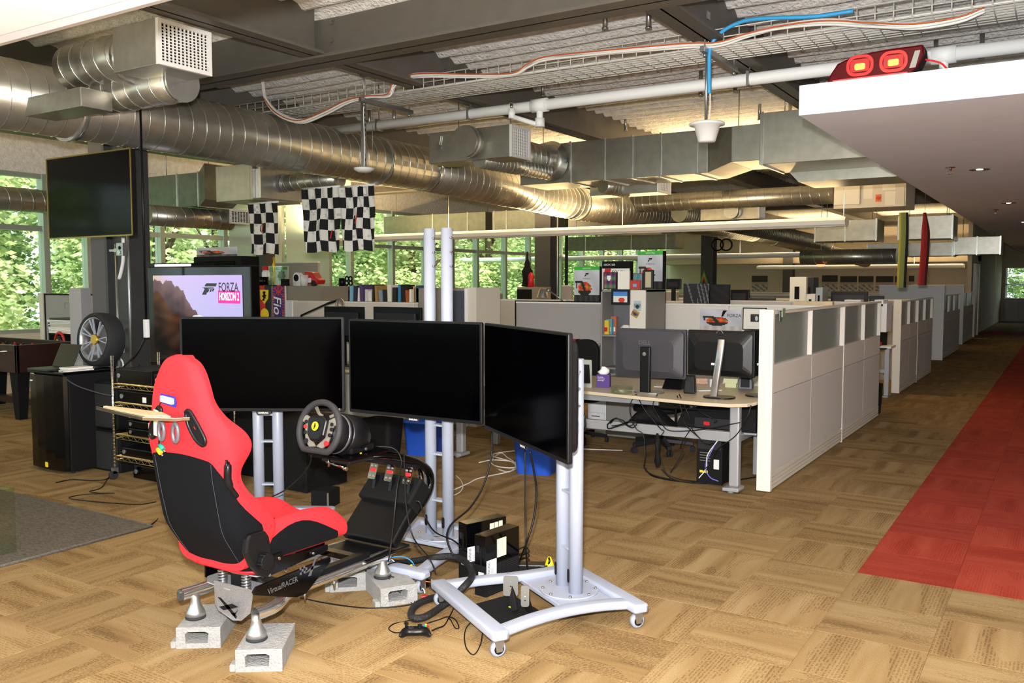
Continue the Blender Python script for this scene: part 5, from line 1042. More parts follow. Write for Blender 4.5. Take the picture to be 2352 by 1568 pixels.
# ---- stacked speakers beside the rack
for lab, x0, x1, z0, z1 in (('lower black speaker box of the stack beside the fridge', -7.42, -7.0, 0, .375), ('upper black speaker box of the stack beside the fridge', -7.40, -7.02, .377, .80)):
    q = thing('speaker_box', lab, 'speaker', ((x0 + x1) / 2, 4.6, z0), group='stacked black speakers'); MB('blackm').box(x0, x1, 4.62, 5.0, z0, z1).build('cabinet', q, bevel=.012); MB('rubber').box(x0 + .02, x1 - .02, 4.61, 4.62, z0 + .02, z1 - .02).build('grille_cloth', q, bevel=.004)
# ---- fridge
q = thing('mini_fridge', 'black mini fridge with yellow sticker at the lower corner', 'fridge', (-7.6, 4.3, 0)); fx0, fx1 = -7.88, -7.33
MB('blackm').box(fx0, fx1, 4.37, 4.93, .02, .875).build('cabinet', q, bevel=.01)
pf = [(fx0, 0), (fx0 + .02, -.035), (fx0 + .14, -.05), ((fx0 + fx1) / 2, -.056), (fx1 - .14, -.05), (fx1 - .02, -.035), (fx1, 0)]
m = MB('blackg').prism(pf, (0, 4.365, .03), (1, 0, 0), (0, 1, 0), .835); dr = m.build('door', q, bevel=.004); MB('yellow').prism(rounded(.042, .045, .008), (fx1 - .27, 4.308, .07), (1, 0, 0), (0, 0, 1), .003).build('yellow_sticker', dr); MB('whitep').box(fx0 + .04, fx0 + .075, 4.316, 4.322, .80, .812).build('maker_plate', dr)
m = MB('blackg').box(fx0, fx1, 4.32, 4.93, .875, .90); m.build('top_panel', q, bevel=.006)
for x in (fx0 + .05, fx1 - .05): MB('rubber').cyl((x, 4.42, 0), (x, 4.42, .02), .018, n=10).cyl((x, 4.85, 0), (x, 4.85, .02), .018, n=10).build('foot', q)
for i, (x0, x1, y0, y1, z0, c) in enumerate(((-7.49, -7.34, 4.38, 4.62, .900, '#e6e4de'), (-7.48, -7.345, 4.39, 4.61, .912, '#d8d4cc'), (-7.49, -7.35, 4.385, 4.615, .922, '#f0eeea'))):
    tag(MB(mat('magazine' + c, c, .6)).box(x0, x1, y0, y1, z0, z0 + .010).build('magazine', bevel=.001), ['lowest', 'middle', 'topmost'][i] + ' white magazine of the pile on the black fridge', 'magazine', group='magazines on the fridge')
q = thing('laptop', 'open dark laptop on top of the black fridge', 'laptop', (-7.66, 4.5, .90)); MB('darkgrey').hexa([(-7.83, 4.29, .901), (-7.51, 4.29, .901), (-7.51, 4.53, .901), (-7.83, 4.53, .901), (-7.83, 4.29, .918), (-7.51, 4.29, .918), (-7.51, 4.53, .918), (-7.83, 4.53, .918)]).build('base', q, bevel=.003)
LP = [Fx(133, 838, -7.56), Fx(186, 842, -7.40), Fx(209, 792, -7.40), Fx(160, 786, -7.56)]; LP = [Vector((-7.83, 4.52, .92)), Vector((-7.51, 4.52, .92)), Vector((-7.51, 4.61, 1.12)), Vector((-7.83, 4.61, 1.12))]
n_ = (LP[1] - LP[0]).cross(LP[3] - LP[0]).normalized(); m = MB('darkgrey').hexa([LP[0], LP[1], LP[1] - n_ * .008, LP[0] - n_ * .008, LP[3], LP[2], LP[2] - n_ * .008, LP[3] - n_ * .008]); lid = m.build('lid', q, bevel=.002)
ins = [LP[i].lerp((LP[0] + LP[2]) / 2, .08) + n_ * .0012 for i in range(4)]; k = MB(mat('laptop_screen', '#2a2010', .2, spec=.3)); k.cap(ins); k.build('screen', lid)
cable('laptop_cable', 'grey cable from the laptop drooping to the wire rack', [(-7.48, 4.44, .93), (-7.40, 4.36, .88), (-7.22, 4.36, .80), (-7.0, 4.42, .74), (-6.84, 4.45, .72)], .006, mat('grey_cable', '#3c3c40', .5))
# wheel with tyre leaning on the fridge top
wc_ = Vector((-7.535, 4.82, 1.152)); ax = Vector((.02, -1, .08)).normalized(); q = thing('spare_wheel_set', 'alloy car wheel with black tyre standing on the fridge top', 'car wheel', (wc_.x, wc_.y, .9)); R_ = .245
MB('rubber').lathe([(R_ * .82, -.08), (R_ * .94, -.09), (R_, -.07), (R_ * 1.02, 0), (R_, .07), (R_ * .94, .09), (R_ * .82, .08)], wc_, ax, n=48, close=True).build('tyre', q)
MB('brushed').lathe([(R_ * .83, .085), (R_ * .79, .075), (R_ * .75, .04), (R_ * .73, -.07), (R_ * .77, -.07), (R_ * .815, .08)], wc_, ax, n=48, close=True).build('rim', q); u_, v_, _d = frame_of(ax); m = MB('silver')
for k in range(7):
    for s_ in (-.13, .13):
        a_ = 2 * math.pi * k / 7 + s_; a0 = 2 * math.pi * k / 7 + s_ * .4; m.bar(wc_ + ax * .055 + (u_ * math.cos(a0) + v_ * math.sin(a0)) * .05, wc_ + ax * .08 + (u_ * math.cos(a_) + v_ * math.sin(a_)) * R_ * .77, .009, .014, up=ax)
m.build('spokes', q, kind='stuff'); MB(mat('gold_centre', '#b8923c', .35, .8)).cyl(wc_ + ax * .04, wc_ + ax * .075, .045, n=20).build('centre_cap', q)
# ---- column services
def pipe(name, label, a, b, r, m, cat='pipe', group=None): return tag(MB(m).cyl(a, b, r, n=12).build(name), label, cat, group)
pc = Fy(270, 700, 5.40); pipe('conduit', 'bright conduit up the near column left of the outlets', (pc.x, 5.40, .0), (pc.x, 5.40, Fy(272, 560, 5.40).z), .013, 'zinc')
pc2 = Fy(298, 700, 5.47); pipe('conduit', 'second thinner conduit up the near column', (pc2.x, 5.47, .0), (pc2.x, 5.47, 3.0), .014, 'zinc')
p = Fy(284, 574, 5.42); q = thing('junction_box', 'grey metal junction box clamped on the near column', 'junction box', p); MB('zinc').box(p.x - .05, p.x + .055, 5.37, 5.42, p.z - .06, p.z + .07).build('box', q, bevel=.004); MB('blackm').cyl((p.x + .01, 5.365, p.z + .02), (p.x + .01, 5.37, p.z + .02), .018, n=14).build('knockout', q); MB('brushed').cyl((p.x, 5.363, p.z - .025), (p.x, 5.37, p.z - .025), .022, n=16).build('cover_plate', q)
for py, lab in ((575, 'upper'), (738, 'lower')): p = Fy(266, py, 5.40); tag(MB('zinc').box(p.x - .09, p.x + .03, 5.385, 5.40, p.z - .012, p.z + .012).box(p.x - .0, p.x + .04, 5.375, 5.40, p.z - .02, p.z + .02).build('pipe_clamp', bevel=.002), lab + ' metal beam clamp holding the column conduit', 'clamp', 'conduit clamps')
for py, lab in ((760, 'upper'), (802, 'lower')):
    p = Fy(280, py, 5.46); q = thing('plug_adapter', lab + ' white plug adapter on the near column with its lead', 'plug', p, group='plugs on the column'); MB('white').box(p.x - .045, p.x + .045, 5.42, 5.46, p.z - .035, p.z + .03).build('adapter', q, bevel=.005); cable('lead', '', [(p.x, 5.43, p.z - .035), (p.x + .02, 5.42, p.z - .08), (p.x + (.07 if py > 780 else .03), 5.42, p.z - .13), (p.x + (.06 if py > 780 else -.01), 5.42, p.z - (.21 if py > 780 else .15)), (p.x - .03, 5.42, p.z - (.22 if py > 780 else .16))], .009, 'white', parent=q)
cable('white_cable', 'white cable running down the column from the junction box', [Fy(283, 545, 5.40), Fy(283, 590, 5.40), Fy(281, 610, 5.41), Fy(274, 640, 5.42)], .018, 'white')
pr = Fy(332, 600, 5.1); pipe('hanging_rod', 'black rod hanging from the ceiling right of the near column', (pr.x, 5.1, Fy(332, 738, 5.1).z), (pr.x, 5.1, 3.58), .011, 'black', 'rod'); z = Fy(332, 754, 5.1).z; tag(MB('white').box(pr.x - .022, pr.x + .022, 5.08, 5.12, z - .085, z + .085).build('rod_adapter', bevel=.004), 'white rectangular adapter at the lower end of the black rod', 'adapter')
cable('black_cable', 'black cable from the white adapter slanting down to the rack', [(pr.x, 5.08, z - .085), (pr.x - .05, 5.0, z - .25), (pr.x - .25, 4.8, z - .55), (-7.3 + .5, 4.7, .96)], .008)
# ---- wall screen hanging by the column
A_, B_, C_, D_ = D(107, 370, 8.25), D(299, 336, 7.55), D(300, 538, 7.55), D(110, 548, 8.25)
A_.z = B_.z = (A_.z + B_.z) / 2; C_.z = D_.z = (C_.z + D_.z) / 2; C_.x, C_.y, D_.x, D_.y = B_.x, B_.y, A_.x, A_.y
tilt = Vector((0, 0, 0)); q = thing('wall_screen', 'large glossy dark screen hung high beside the near column', 'screen', (A_ + C_) / 2); n_ = (C_ - D_).cross(A_ - D_).normalized()
MB('black').hexa([D_, C_, C_ - n_ * .05, D_ - n_ * .05, A_, B_, B_ - n_ * .05, A_ - n_ * .05]).build('housing', q, bevel=.004); c0 = (A_ + C_) / 2; k = MB(mat('glossy_screen', '#060403', .1, spec=.07)); k.cap([c0 + (p - c0) * .975 + n_ * .002 for p in (D_, C_, B_, A_)]); k.build('screen', q)
fr_ = MB(mat('gold_bezel', '#8a7436', .3, .8)); 
for a, b in ((A_, B_), (B_, C_), (C_, D_), (D_, A_)): fr_.bar(a + n_ * .002, b + n_ * .002, .012, .008, up=n_)
fr_.build('bezel', q); MB('steel_col').bar(c0 - n_ * .05, Vector((-8.3, 5.48, c0.z)), .08, .08).bar((c0 + Vector((0, 0, .3))) - n_ * .06, (c0 - Vector((0, 0, .3))) - n_ * .06, .3, .04, up=n_).build('bracket', q)
# ---- big lit screen behind the rack
q = thing('display_screen', 'large lit screen showing a misty mountain and a game title', 'screen', (-6.8, 5.36, 0)); sx0, sx1, sz0, sz1 = Fy(350, 633, 5.3).x, Fy(555, 632, 5.3).x, Fy(350, 813, 5.3).z, Fy(450, 632, 5.3).z; SW, SH = sx1 - sx0, sz1 - sz0
MB('blackg').box(sx0 - .09, sx1 + .10, 5.31, 5.42, sz0 - .09, sz1 + .085).build('housing', q, bevel=.012)
def mountain(a, b):
    rid = .93 - .30 * max(0, a - .18) / .2 * .35 - max(0, a - .30) * 1.12 + .02 * math.sin(a * 40) + .012 * math.sin(a * 93); near = .78 - max(0, a - .05) * 1.15 + .03 * math.sin(a * 23)
    sky = (178 + 30 * b - 10 * a, 184 + 10 * b - 18 * a * b, 222 + 8 * b); h = 11 * math.sin(a * 21 + b * 9 + 2 * math.sin(b * 13)) * math.sin(b * 19 - a * 7)
    if b > rid: 
        if a < .2 and b > .6: f = (.2 - a) / .2; return tuple(s * (1 - f) + c * f for s, c in zip(sky, (205, 180, 160)))
        return sky
    if b > near: f = min(1, (rid - b) * 2.2); mist = max(0, math.sin(a * 6 + b * 7)) * .5; c = (112 - 66 * f + h + 38 * mist, 86 - 48 * f + h * .8 + 36 * mist, 82 - 36 * f + h * .7 + 48 * mist); return tuple(max(20, v) for v in c)
    f = min(1, (near - b) * 1.8); c = (84 - 62 * f + h * 1.3, 50 - 36 * f + h, 32 - 20 * f + h * .7); return tuple(max(12, v) for v in c)
s = MB('black').picture(mountain, (sx0, 5.305, sz0), (1, 0, 0), (0, 0, 1), SW, SH, 120, 76, attr_mat('screen_picture', .15, 1.15)).build('screen', q)
ink = mat('screen_ink', '#10131c', .3); pink = mat('screen_pink', '#c8188a', .3, emit=.6); wht = mat('screen_white', '#f4eef6', .3, emit=.9); carw = mat('screen_car', '#c9c6d6', .3, emit=.7)
def ps(a, b): return Vector((sx0 + SW * a, 5.302, sz0 + SH * b))
m = MB(ink).text('FORZA', ps(.75, .852), (1, 0, 0), (0, 0, 1), .115, sx=.72, bold=.008)
lg = lambda P: [(a * .215, b * .105) for a, b in P]
for P in ([(.33, 1.), (1, 1.), (.92, .72), (.2, .72), (.24, .86)], [(0, .64), (.8, .64), (.76, .55), (.42, .52), (.3, .0), (.02, 0), (.2, .5), (.14, .58)], [(.42, .5), (.52, .5), (.42, .2), (.32, .2)], [(.58, .5), (.68, .5), (.6, .24), (.5, .24)], [(.72, .54), (.84, .54), (.76, .3), (.66, .3)]): m.poly(lg(P), ps(.565, .765), (1, 0, 0), (0, 0, 1))
m.build('title_lettering', s)
m = MB(pink); m.poly([(0, 0), (.235 * SW, 0), (.235 * SW, .115), (0, .115)], ps(.745, .665), (1, 0, 0), (0, 0, 1)); tb = m.build('title_band', s); MB(wht).text('HORIZON 2', ps(.755, .742) + Vector((0, -.002, 0)), (1, 0, 0), (0, 0, 1), .098, bold=.02, sx=.5, shear=.1).build('title_words', s)
m = MB(carw).poly([(0, 0), (.05, .05), (.12, .085), (.2, .09), (.3, .06), (.38, .02), (.42, -.04), (.42, -.12), (-.02, -.12), (-.05, -.03)], ps(.38, .40), (1, 0, 0), (0, 0, 1)).use(ink).poly([(.04, .03), (.1, .068), (.12, .06), (.09, .02)], ps(.38, .40) + Vector((0, -.001, 0)), (1, 0, 0), (0, 0, 1)); m.build('picture_car', s)
MB('black').box(-7.3, -6.4, 5.25, 5.75, .45, .5).box(-6.95, -6.65, 5.38, 5.46, .5, .95).box(-7.28, -7.2, 5.3, 5.7, 0, .45).box(-6.5, -6.42, 5.3, 5.7, 0, .45).build('stand', q, bevel=.004)
# boxes and monitors behind the big screen
q = thing('light_box', 'black cased display with blank white face behind the big screen', 'display', Fy(380, 640, 6.2)); a, b, z0, z1 = yspan(334, 605, 660, 440, 6.2); MB('black').box(a, b, 6.2, 6.5, .75, z1).build('housing', q, bevel=.008); a2, b2, _, z2 = yspan(355, 607, 620, 437, 6.19); MB(mat('white_screen', '#f2f0fa', .3, emit=1.2)).box(a2, b2, 6.19, 6.2, 1.2, z2).build('screen', q)
MB('blackm').cyl((a2 + .14, 6.14, Fy(375, 630, 6.15).z - .05), (a2 + .14, 6.19, Fy(375, 630, 6.15).z - .05), .085, n=24).build('webcam_disc', q); MB('black').box(a + .1, b - .1, 6.25, 6.45, 0, .75).build('pedestal', q)
q = thing('cabinet_monitor', 'dark monitor with a car poster standing on its top edge', 'monitor', Fy(500, 640, 7.4)); a, b, z0, z1 = yspan(444, 590, 660, 553, 7.4); MB('blackm').box(a, b, 7.4, 7.7, .72, z1).build('housing', q, bevel=.01); MB('screen').box(a + .06, b - .1, 7.39, 7.4, .9, z1 - .06).build('screen', q); MB('darkgrey').box(a + .1, b - .1, 7.42, 7.68, 0, .72).build('pedestal', q)
def car_art(sky, ground):
    def f(a, b):
        e = ((a - .42) / .27) ** 2 + ((b - .42) / .22) ** 2
        if b > .18 and e < 1 and b < .62 - .6 * max(0, .3 - a): return (190 + 50 * math.sin(a * 40), 84 + 40 * math.sin(b * 33 + a * 9), 24) if (b > .36 and math.sin(a * 19 + b * 8) > -.55) else (30, 22, 20)
        if .60 < b < .66 and .06 < a < .34: return (40, 34, 34)
        if .44 < b < .6 and .1 < a < .13: return (40, 34, 34)
        if b < .22: return tuple(g + 14 * math.sin(a * 30) for g in ground)
        return tuple(s - 18 * (1 - b) + 8 * math.sin(a * 9 + b * 6) for s in sky)
    return f
q = thing('car_poster', 'wide poster of an orange car leaning on the dark monitor top', 'poster', (a, 7.5, z1), group='orange car posters'); a3, b3, z0, z2 = yspan(452, 571, 590, 545, 7.5); MB('paper').box(a3, b3, 7.5, 7.504, z1, z2 + .01).build('board', q); MB('paper').picture(car_art((200, 198, 205), (90, 88, 86)), (a3, 7.498, z1), (1, 0, 0), (0, 0, 1), b3 - a3, z2 - z1 + .01, 40, 16).build('print', q)
# ---- football table
q = thing('football_table', 'dark wooden football table by the windows', 'games table', (-10.9, 6.3, 0)); X0, X1, Y0, Y1 = -12.6, -10.72, 5.75, 6.55
MB('darkwood').box(X0, X1, Y0, Y0 + .04, .58, .92).box(X0, X1, Y1 - .04, Y1, .58, .92).box(X0, X0 + .04, Y0, Y1, .58, .92).box(X1 - .04, X1, Y0, Y1, .58, .92).box(X0 + .04, X1 - .04, Y0 + .04, Y1 - .04, .70, .72).build('table_box', q, bevel=.006)
for x in (X0 + .12, X1 - .12):
    for y in (Y0 + .1, Y1 - .1): MB('blackm').hexa([(x - .05, y - .05, 0), (x + .05, y - .05, 0), (x + .05, y + .05, 0), (x - .05, y + .05, 0), (x - .09, y - .08, .62), (x + .09, y - .08, .62), (x + .09, y + .08, .62), (x - .09, y + .08, .62)]).build('leg', q)
MB('darkwood').box(X0 + .2, X1 - .2, (Y0 + Y1) / 2 - .04, (Y0 + Y1) / 2 + .04, .12, .2).build('stretcher', q)
for k in range(8):
    x = X0 + .2 + k * .21; r = MB('chrome').cyl((x, Y0 - .28, .84), (x, Y1 + .2, .84), .008, n=8).build('rod', q); MB('black').cyl((x, Y0 - .28, .84), (x, Y0 - .16, .84), .016, n=10).build('grip', r); m = MB('redp' if k % 2 else 'black')
    for y in (6.0, 6.15, 6.3): m.box(x - .012, x + .012, y - .014, y + .014, .75, .86).cyl((x, y, .86), (x, y, .89), .012, n=8)
    m.build('player_figures', r, kind='stuff')
MB('black').bar((X0 + .5, Y0 - .0, .955), (X1 - .75, Y0, .955), .02, .022).bar((X1 - .75, Y0, .92), (X1 - .75, Y0, .965), .03, .03, up=(1, 0, 0)).build('score_rail', q)
# ---- whiteboard partition, post, magazine stacks
Yb = 7.2; a, b, z0, z1 = yspan(104, 677, 780, 232, Yb); q = thing('whiteboard_partition', 'grey whiteboard panel with faint marker lines below the left windows', 'whiteboard', (a, Yb, 0)); MB('fabric_d').box(a, b, Yb, Yb + .05, .12, z1).build('panel', q); MB('blackm').box(a - .02, a, Yb - .01, Yb + .06, 0, z1 + .02).box(a - .02, b, Yb - .01, Yb + .06, z1, z1 + .02).build('frame', q); MB('cream').box(a - .12, a - .02, Yb - .03, Yb + .08, 0, z1 + .03).build('post', q, bevel=.004)
m = MB('grey_txt'); random.seed(3)
for i in range(10): x = a + .2 + random.random() * (b - a - .4); z = z1 - .1 - random.random() * .5; m.box(x, x + .12 + .15 * random.random(), Yb - .002, Yb - .001, z, z + .006); m.box(x, x + .006, Yb - .002, Yb - .001, z - .08, z)
m.build('marker_lines', q, kind='stuff')
a, b, z0, z1 = yspan(158, 661, 790, 187, 6.15); tag(MB(mat('grey_post', '#a7a5ad', .5)).box(a, b, 6.15, 6.28, 0, z1).build('post', bevel=.004), 'plain grey square post standing in front of the magazine piles', 'post')
Ym = 6.7; a, b, z0, z1 = yspan(110, 722, 832, 216, Ym); q = thing('storage_unit', 'dark low shelf unit holding piles of magazines by the window', 'shelf', (a, Ym, 0)); MB('blackm').box(a, b, Ym, Ym + .4, 0, .70).box(a, a + .03, Ym + .0, Ym + .4, .70, 1.15).box(b - .03, b, Ym, Ym + .4, .70, 1.15).box(a, b, Ym + .37, Ym + .4, .7, 1.15).box(a, b, Ym, Ym + .4, .97, 1.0).build('shelf_body', q)
random.seed(9); ORD = ['lowest', 'second', 'third', 'fourth', 'fifth', 'sixth', 'seventh', 'eighth', 'ninth', 'topmost']
for lv, (zb, n) in enumerate(((.701, 6), (1.001, 10))):
    z = zb
    for i in range(n):
        th = random.uniform(.012, .026); c = random.choice(['#e8e6e0', '#d6d4cc', '#f0eeea', '#2a2a2e', '#c9c4b8']); dx = random.uniform(-.03, .03); w_ = random.uniform(.55, .75)
        o = MB(mat('mag' + c, c, .6)).box(a + .06 + dx, a + .06 + dx + w_, Ym - .04 + random.uniform(-.02, .02), Ym + .3, z, z + th).build('magazine', bevel=.003); tag(o, ORD[i] + ' magazine counted from the bottom of the ' + ('lower pile beside the red toy' if lv == 0 else 'upper pile behind the grey post'), 'magazine', 'magazines in the lower pile' if lv == 0 else 'magazines in the upper pile'); z += th + .001
c = Fy(137, 782, Ym - .1); q = thing('toy', 'red and black toy steering wheel with yellow badge among the magazines', 'toy', c); MB('redp').lathe([(.10, -.02), (.125, 0), (.10, .02), (.085, 0)], c, (0, 1, 0), n=26, close=True).build('rim', q); MB('black').cyl(c + Vector((0, -.03, 0)), c + Vector((0, .03, 0)), .06, n=20).bar(c + Vector((-.1, 0, 0)), c + Vector((.1, 0, 0)), .03, .03).build('hub', q); MB('yellow').cyl(c + Vector((0, -.036, 0)), c + Vector((0, -.03, 0)), .02, n=14).build('badge', q); MB('blackm').box(c.x - .05, c.x + .05, c.y, Ym + .02, c.z - .04, c.z + .04).build('mount', q)
# cables on the carpet at the left
fc('floor_cable', 'black cable with bare end lying by the fridge', [(128, 1108), (165, 1101), (210, 1103), (245, 1100), (262, 1085, .02)], .005)
fc('floor_cable', 'thin black cable trailing over the carpet toward the racing seat', [(250, 1095), (232, 1120), (205, 1128), (232, 1132), (262, 1132), (195, 1135), (158, 1143), (200, 1150), (260, 1155), (320, 1158), (358, 1152)], .004)
# ================================================================ RIGHT DESK AND PARTITIONS
frost = mat('frosted_glass', '#8f9690', .35, 0, .05, 3)
_nt = frost.node_tree; _b = _nt.nodes['Principled BSDF']; _b.inputs['Alpha'].default_value = .8
def partition(label, X, Y0, Y1, h, ys, posts=(), zg=1.02, zb=.79, th=.09, glass=True, post='cream_edge'):
    """corridor partition: outer face at x = X, runs along y"""
    t = thing('office_partition', label, 'partition', (X - th / 2, Y0, 0), group='corridor partitions'); e = [Y0 + .05] + list(ys) + [Y1]
    MB(post).box(X - th - .01, X + .012, Y0 - .0, Y0 + .05, 0.01, h + .02).build('end_post', t, bevel=.004)
    MB('cream_edge').box(X - th, X + .004, Y0 + .05, Y1, h - .02, h).build('top_rail', t, bevel=.003)
    for y in posts: MB('cream_edge').box(X - th, X + .006, y - .02, y + .02, .0, h).build('middle_post', t, bevel=.003)
    for a, b in zip(e, e[1:]):
        g = .008
        if glass:
            MB(frost).box(X - th / 2 - .004, X - th / 2 + .004, a + g, b - g, zg, h - .02).build('glass_pane', t)
            f = MB('cream_edge').box(X - th, X, a, a + g, zg, h - .02).box(X - th, X, b - g, b, zg, h - .02).box(X - th, X, a, b, zg - .012, zg); f.build('glazing_bead', t)
        MB('fabric_l').box(X - th, X, a + .003, b - .003, zb + .002, (zg - .012) if glass else h - .02).build('upper_panel', t, bevel=.004)
        MB('fabric').box(X - th, X, a + .003, b - .003, .15, zb - .002).build('lower_panel', t, bevel=.004)
        m = MB('cream'); m.box(X - th, X - .006, a + .004, b - .004, .01, .15)
        for k in range(4): m.box(X - .006, X + .003, a + .004, b - .004, .016 + k * .033, .041 + k * .033)
        m.build('ridged_base', t)
    return t
def cross_panel(label, Y, X0, X1, h, n=1, m='fabric_l', th=.08, z0=.0, cat='partition', name='office_partition', group='cross partitions'):
    t = thing(name, label, cat, ((X0 + X1) / 2, Y, z0), group=group)
    for k in range(n): a, b = X0 + (X1 - X0) * k / n, X0 + (X1 - X0) * (k + 1) / n; MB(m).box(a + .003, b - .003, Y, Y + th, z0, h - .02).build('panel', t, bevel=.004)
    MB('cream_edge').box(X0, X1, Y - .003, Y + th + .003, h - .02, h).build('top_rail', t, bevel=.003); return t
PX = -1.97
partition('nearest beige corridor partition with four frosted panes and ridged base', PX, 6.95, 11.72, 1.445, (8.26, 9.62, 10.72), (9.62,))
q = thing('hook', 'small metal and green glass hook clipped over the partition top', 'hook', (PX - .04, 7.12, 1.445)); MB('zinc').box(PX - .1, PX + .02, 7.10, 7.16, 1.445, 1.45).box(PX + .016, PX + .02, 7.10, 7.16, 1.37, 1.45).build('clip', q); MB(mat('green_glass', '#8c9a78', .2)).box(PX + .02, PX + .026, 7.16, 7.24, 1.40, 1.47).build('plate', q)
partition('second corridor partition in cream beyond a gap with cables', -2.12, 14.25, 17.95, 1.40, (15.2, 16.1, 17.0), (16.1,))
partition('third corridor partition with a tall pale blue-white end post', -2.27, 21.0, 24.4, 1.40, (22.1, 23.2), (), post='white')
partition('fourth and farthest corridor partition near the brown door', -2.4, 26.6, 29.6, 1.40, (28,), (), post='white')
for (Y, x, h) in ((21.0, -2.37, 1.62), (26.6, -2.5, 1.62)): cross_panel('pale end panel rising above the %s corridor partition' % ('third' if Y < 22 else 'fourth'), Y - .06, x - 1.2, x + .12, h, 1, mat('pale_blue_white', '#c8ccd6', .6), .06)
Yb = 9.62; cross_panel('beige back partition behind the desk monitors with a car poster on it', Yb, -4.35, PX - .1, 1.435, 2)
# ---- desk
dz = .73; q = thing('desk', 'pale laminate desk with silver frame beside the nearest partition', 'desk', (-3.6, 7.1, 0))
pl = [(-5.3, 8.0), (-5.3, 6.86), (-3.6, 6.82), (-2.95, 6.72), (-2.42, 6.66), (-2.22, 6.68), (-2.10, 6.78), (-2.075, 6.9), (-2.075, 8.0)]
MB(mat('desk_top', '#cdbfa6', .35, 0, .02, 4)).prism(pl, (0, 0, dz - .028), (1, 0, 0), (0, 1, 0), .028).build('desktop', q, bevel=.003)
MB('silver2').box(-3.75, -2.9, 6.9, 6.93, .64, .70).build('cable_tray_front', q, bevel=.003)
for x in (-2.21, -4.9):
    l = MB('silver2').box(x - .04, x + .04, 6.80, 6.87, .05, .70).build('leg', q, bevel=.012); MB('silver2').box(x - .035, x + .035, 7.42, 7.48, .03, .70).build('leg', q, bevel=.008); MB('silver2').box(x - .07, x + .06, 6.74, 6.90, .022, .05).cyl((x - .02, 6.8, 0), (x - .02, 6.8, .022), .025, n=12).build('leg_foot', l, bevel=.006); MB('silver2').bar((x, 6.86, .43), (x, 7.45, .43), .04, .06).build('side_beam', q)
MB('silver2').box(-4.9, -2.25, 6.81, 6.85, .405, .485).build('front_beam', q, bevel=.004); MB('blackm').box(-2.9, -2.25, 6.95, 6.97, .655, .665).box(-2.9, -2.25, 6.9, 6.91, .63, .64).build('cable_rail', q)
MB('blackm').cyl((-2.86, 7.2, .42), (-2.86, 7.2, .70), .012, n=8).cyl((-2.5, 7.25, .42), (-2.5, 7.25, .70), .012, n=8).build('strut', q)
# ---- under the desk
t = thing('drawer_pedestal', 'white and grey drawer pedestal under the left end of the desk', 'cabinet', (-4.15, 8.05, 0)); MB('cabgrey').box(-4.2, -3.75, 8.55, 8.9, .02, .66).build('cabinet_body', t); MB('white').box(-4.42, -4.2, 8.55, 8.9, .02, .66).build('carcass', t)
for z0, z1 in ((.04, .26), (.265, .46), (.465, .65)): d = MB('white').box(-4.41, -4.21, 8.53, 8.55, z0, z1).build('drawer', t, bevel=.003); MB('zinc').box(-4.36, -4.26, 8.52, 8.53, z1 - .04, z1 - .03).build('handle', d)
t = thing('computer_tower', 'black computer tower on the carpet beside the silver desk leg', 'computer', (-2.45, 7.1, 0)); MB('blackm').box(-2.58, -2.36, 6.97, 7.45, .012, .43).build('case', t, bevel=.004)
m = MB('darkgrey').box(-2.57, -2.37, 6.965, 6.97, .30, .41); m.build('drive_panel', t); m = MB('zinc')
for k in range(4): m.box(-2.55, -2.46, 6.962, 6.966, .20 + k * .022, .206 + k * .022)
m.build('port_slots', t, kind='stuff'); MB('whitep').box(-2.43, -2.385, 6.962, 6.966, .14, .22).build('white_label', t); MB('yellow').box(-2.55, -2.48, 6.962, 6.966, .10, .12).build('yellow_label', t)
MB('blackm').lathe([(.0, 0), (.1, 0), (.1, .006), (0, .006)], (-2.36, 7.2, .22), (1, 0, 0), n=24).build('side_fan', t); MB('rubber').box(-2.57, -2.37, 6.99, 7.03, 0, .012).box(-2.57, -2.37, 7.39, 7.43, 0, .012).build('feet', t, kind='stuff')
t = thing('computer_case', 'black computer case lying on the desk frame by the partition', 'computer', (-2.35, 7.1, .46)); MB('blackm').hexa([(-2.78, 6.98, .463), (-2.09, 6.98, .463), (-2.09, 7.4, .463), (-2.78, 7.4, .463), (-2.72, 7.0, .60), (-2.1, 7.0, .66), (-2.1, 7.4, .66), (-2.72, 7.4, .60)]).build('case', t, bevel=.01); MB('darkgrey').box(-2.6, -2.3, 6.965, 6.98, .48, .56).build('rear_panel', t); MB('redp').box(-2.52, -2.47, 6.96, 6.965, .50, .53).build('red_port', t)
MB('silver2').box(-2.8, -2.09, 7.0, 7.42, .445, .462).build('carrier_tray', bpy.data.objects['desk'])
t = thing('black_bag', 'soft black bag lying on the desk frame', 'bag', (-3.05, 7.1, .49)); rows = []
for k in range(9): a = k / 8; x = -3.3 + .42 * a; h_ = .02 + .10 * math.sin(math.pi * min(1, a * 1.15)) * (1 + .25 * math.sin(a * 17)); rows.append([Vector((x + .12, 6.98 + .10 * math.cos(w_), .455 + h_ * (1 + math.sin(w_)) * .8)) for w_ in [2 * math.pi * i / 12 for i in range(12)]])
MB('blackm').loft(rows, closed=True).cap(rows[0], True).cap(rows[-1]).build('bag_body', t, sub=1)
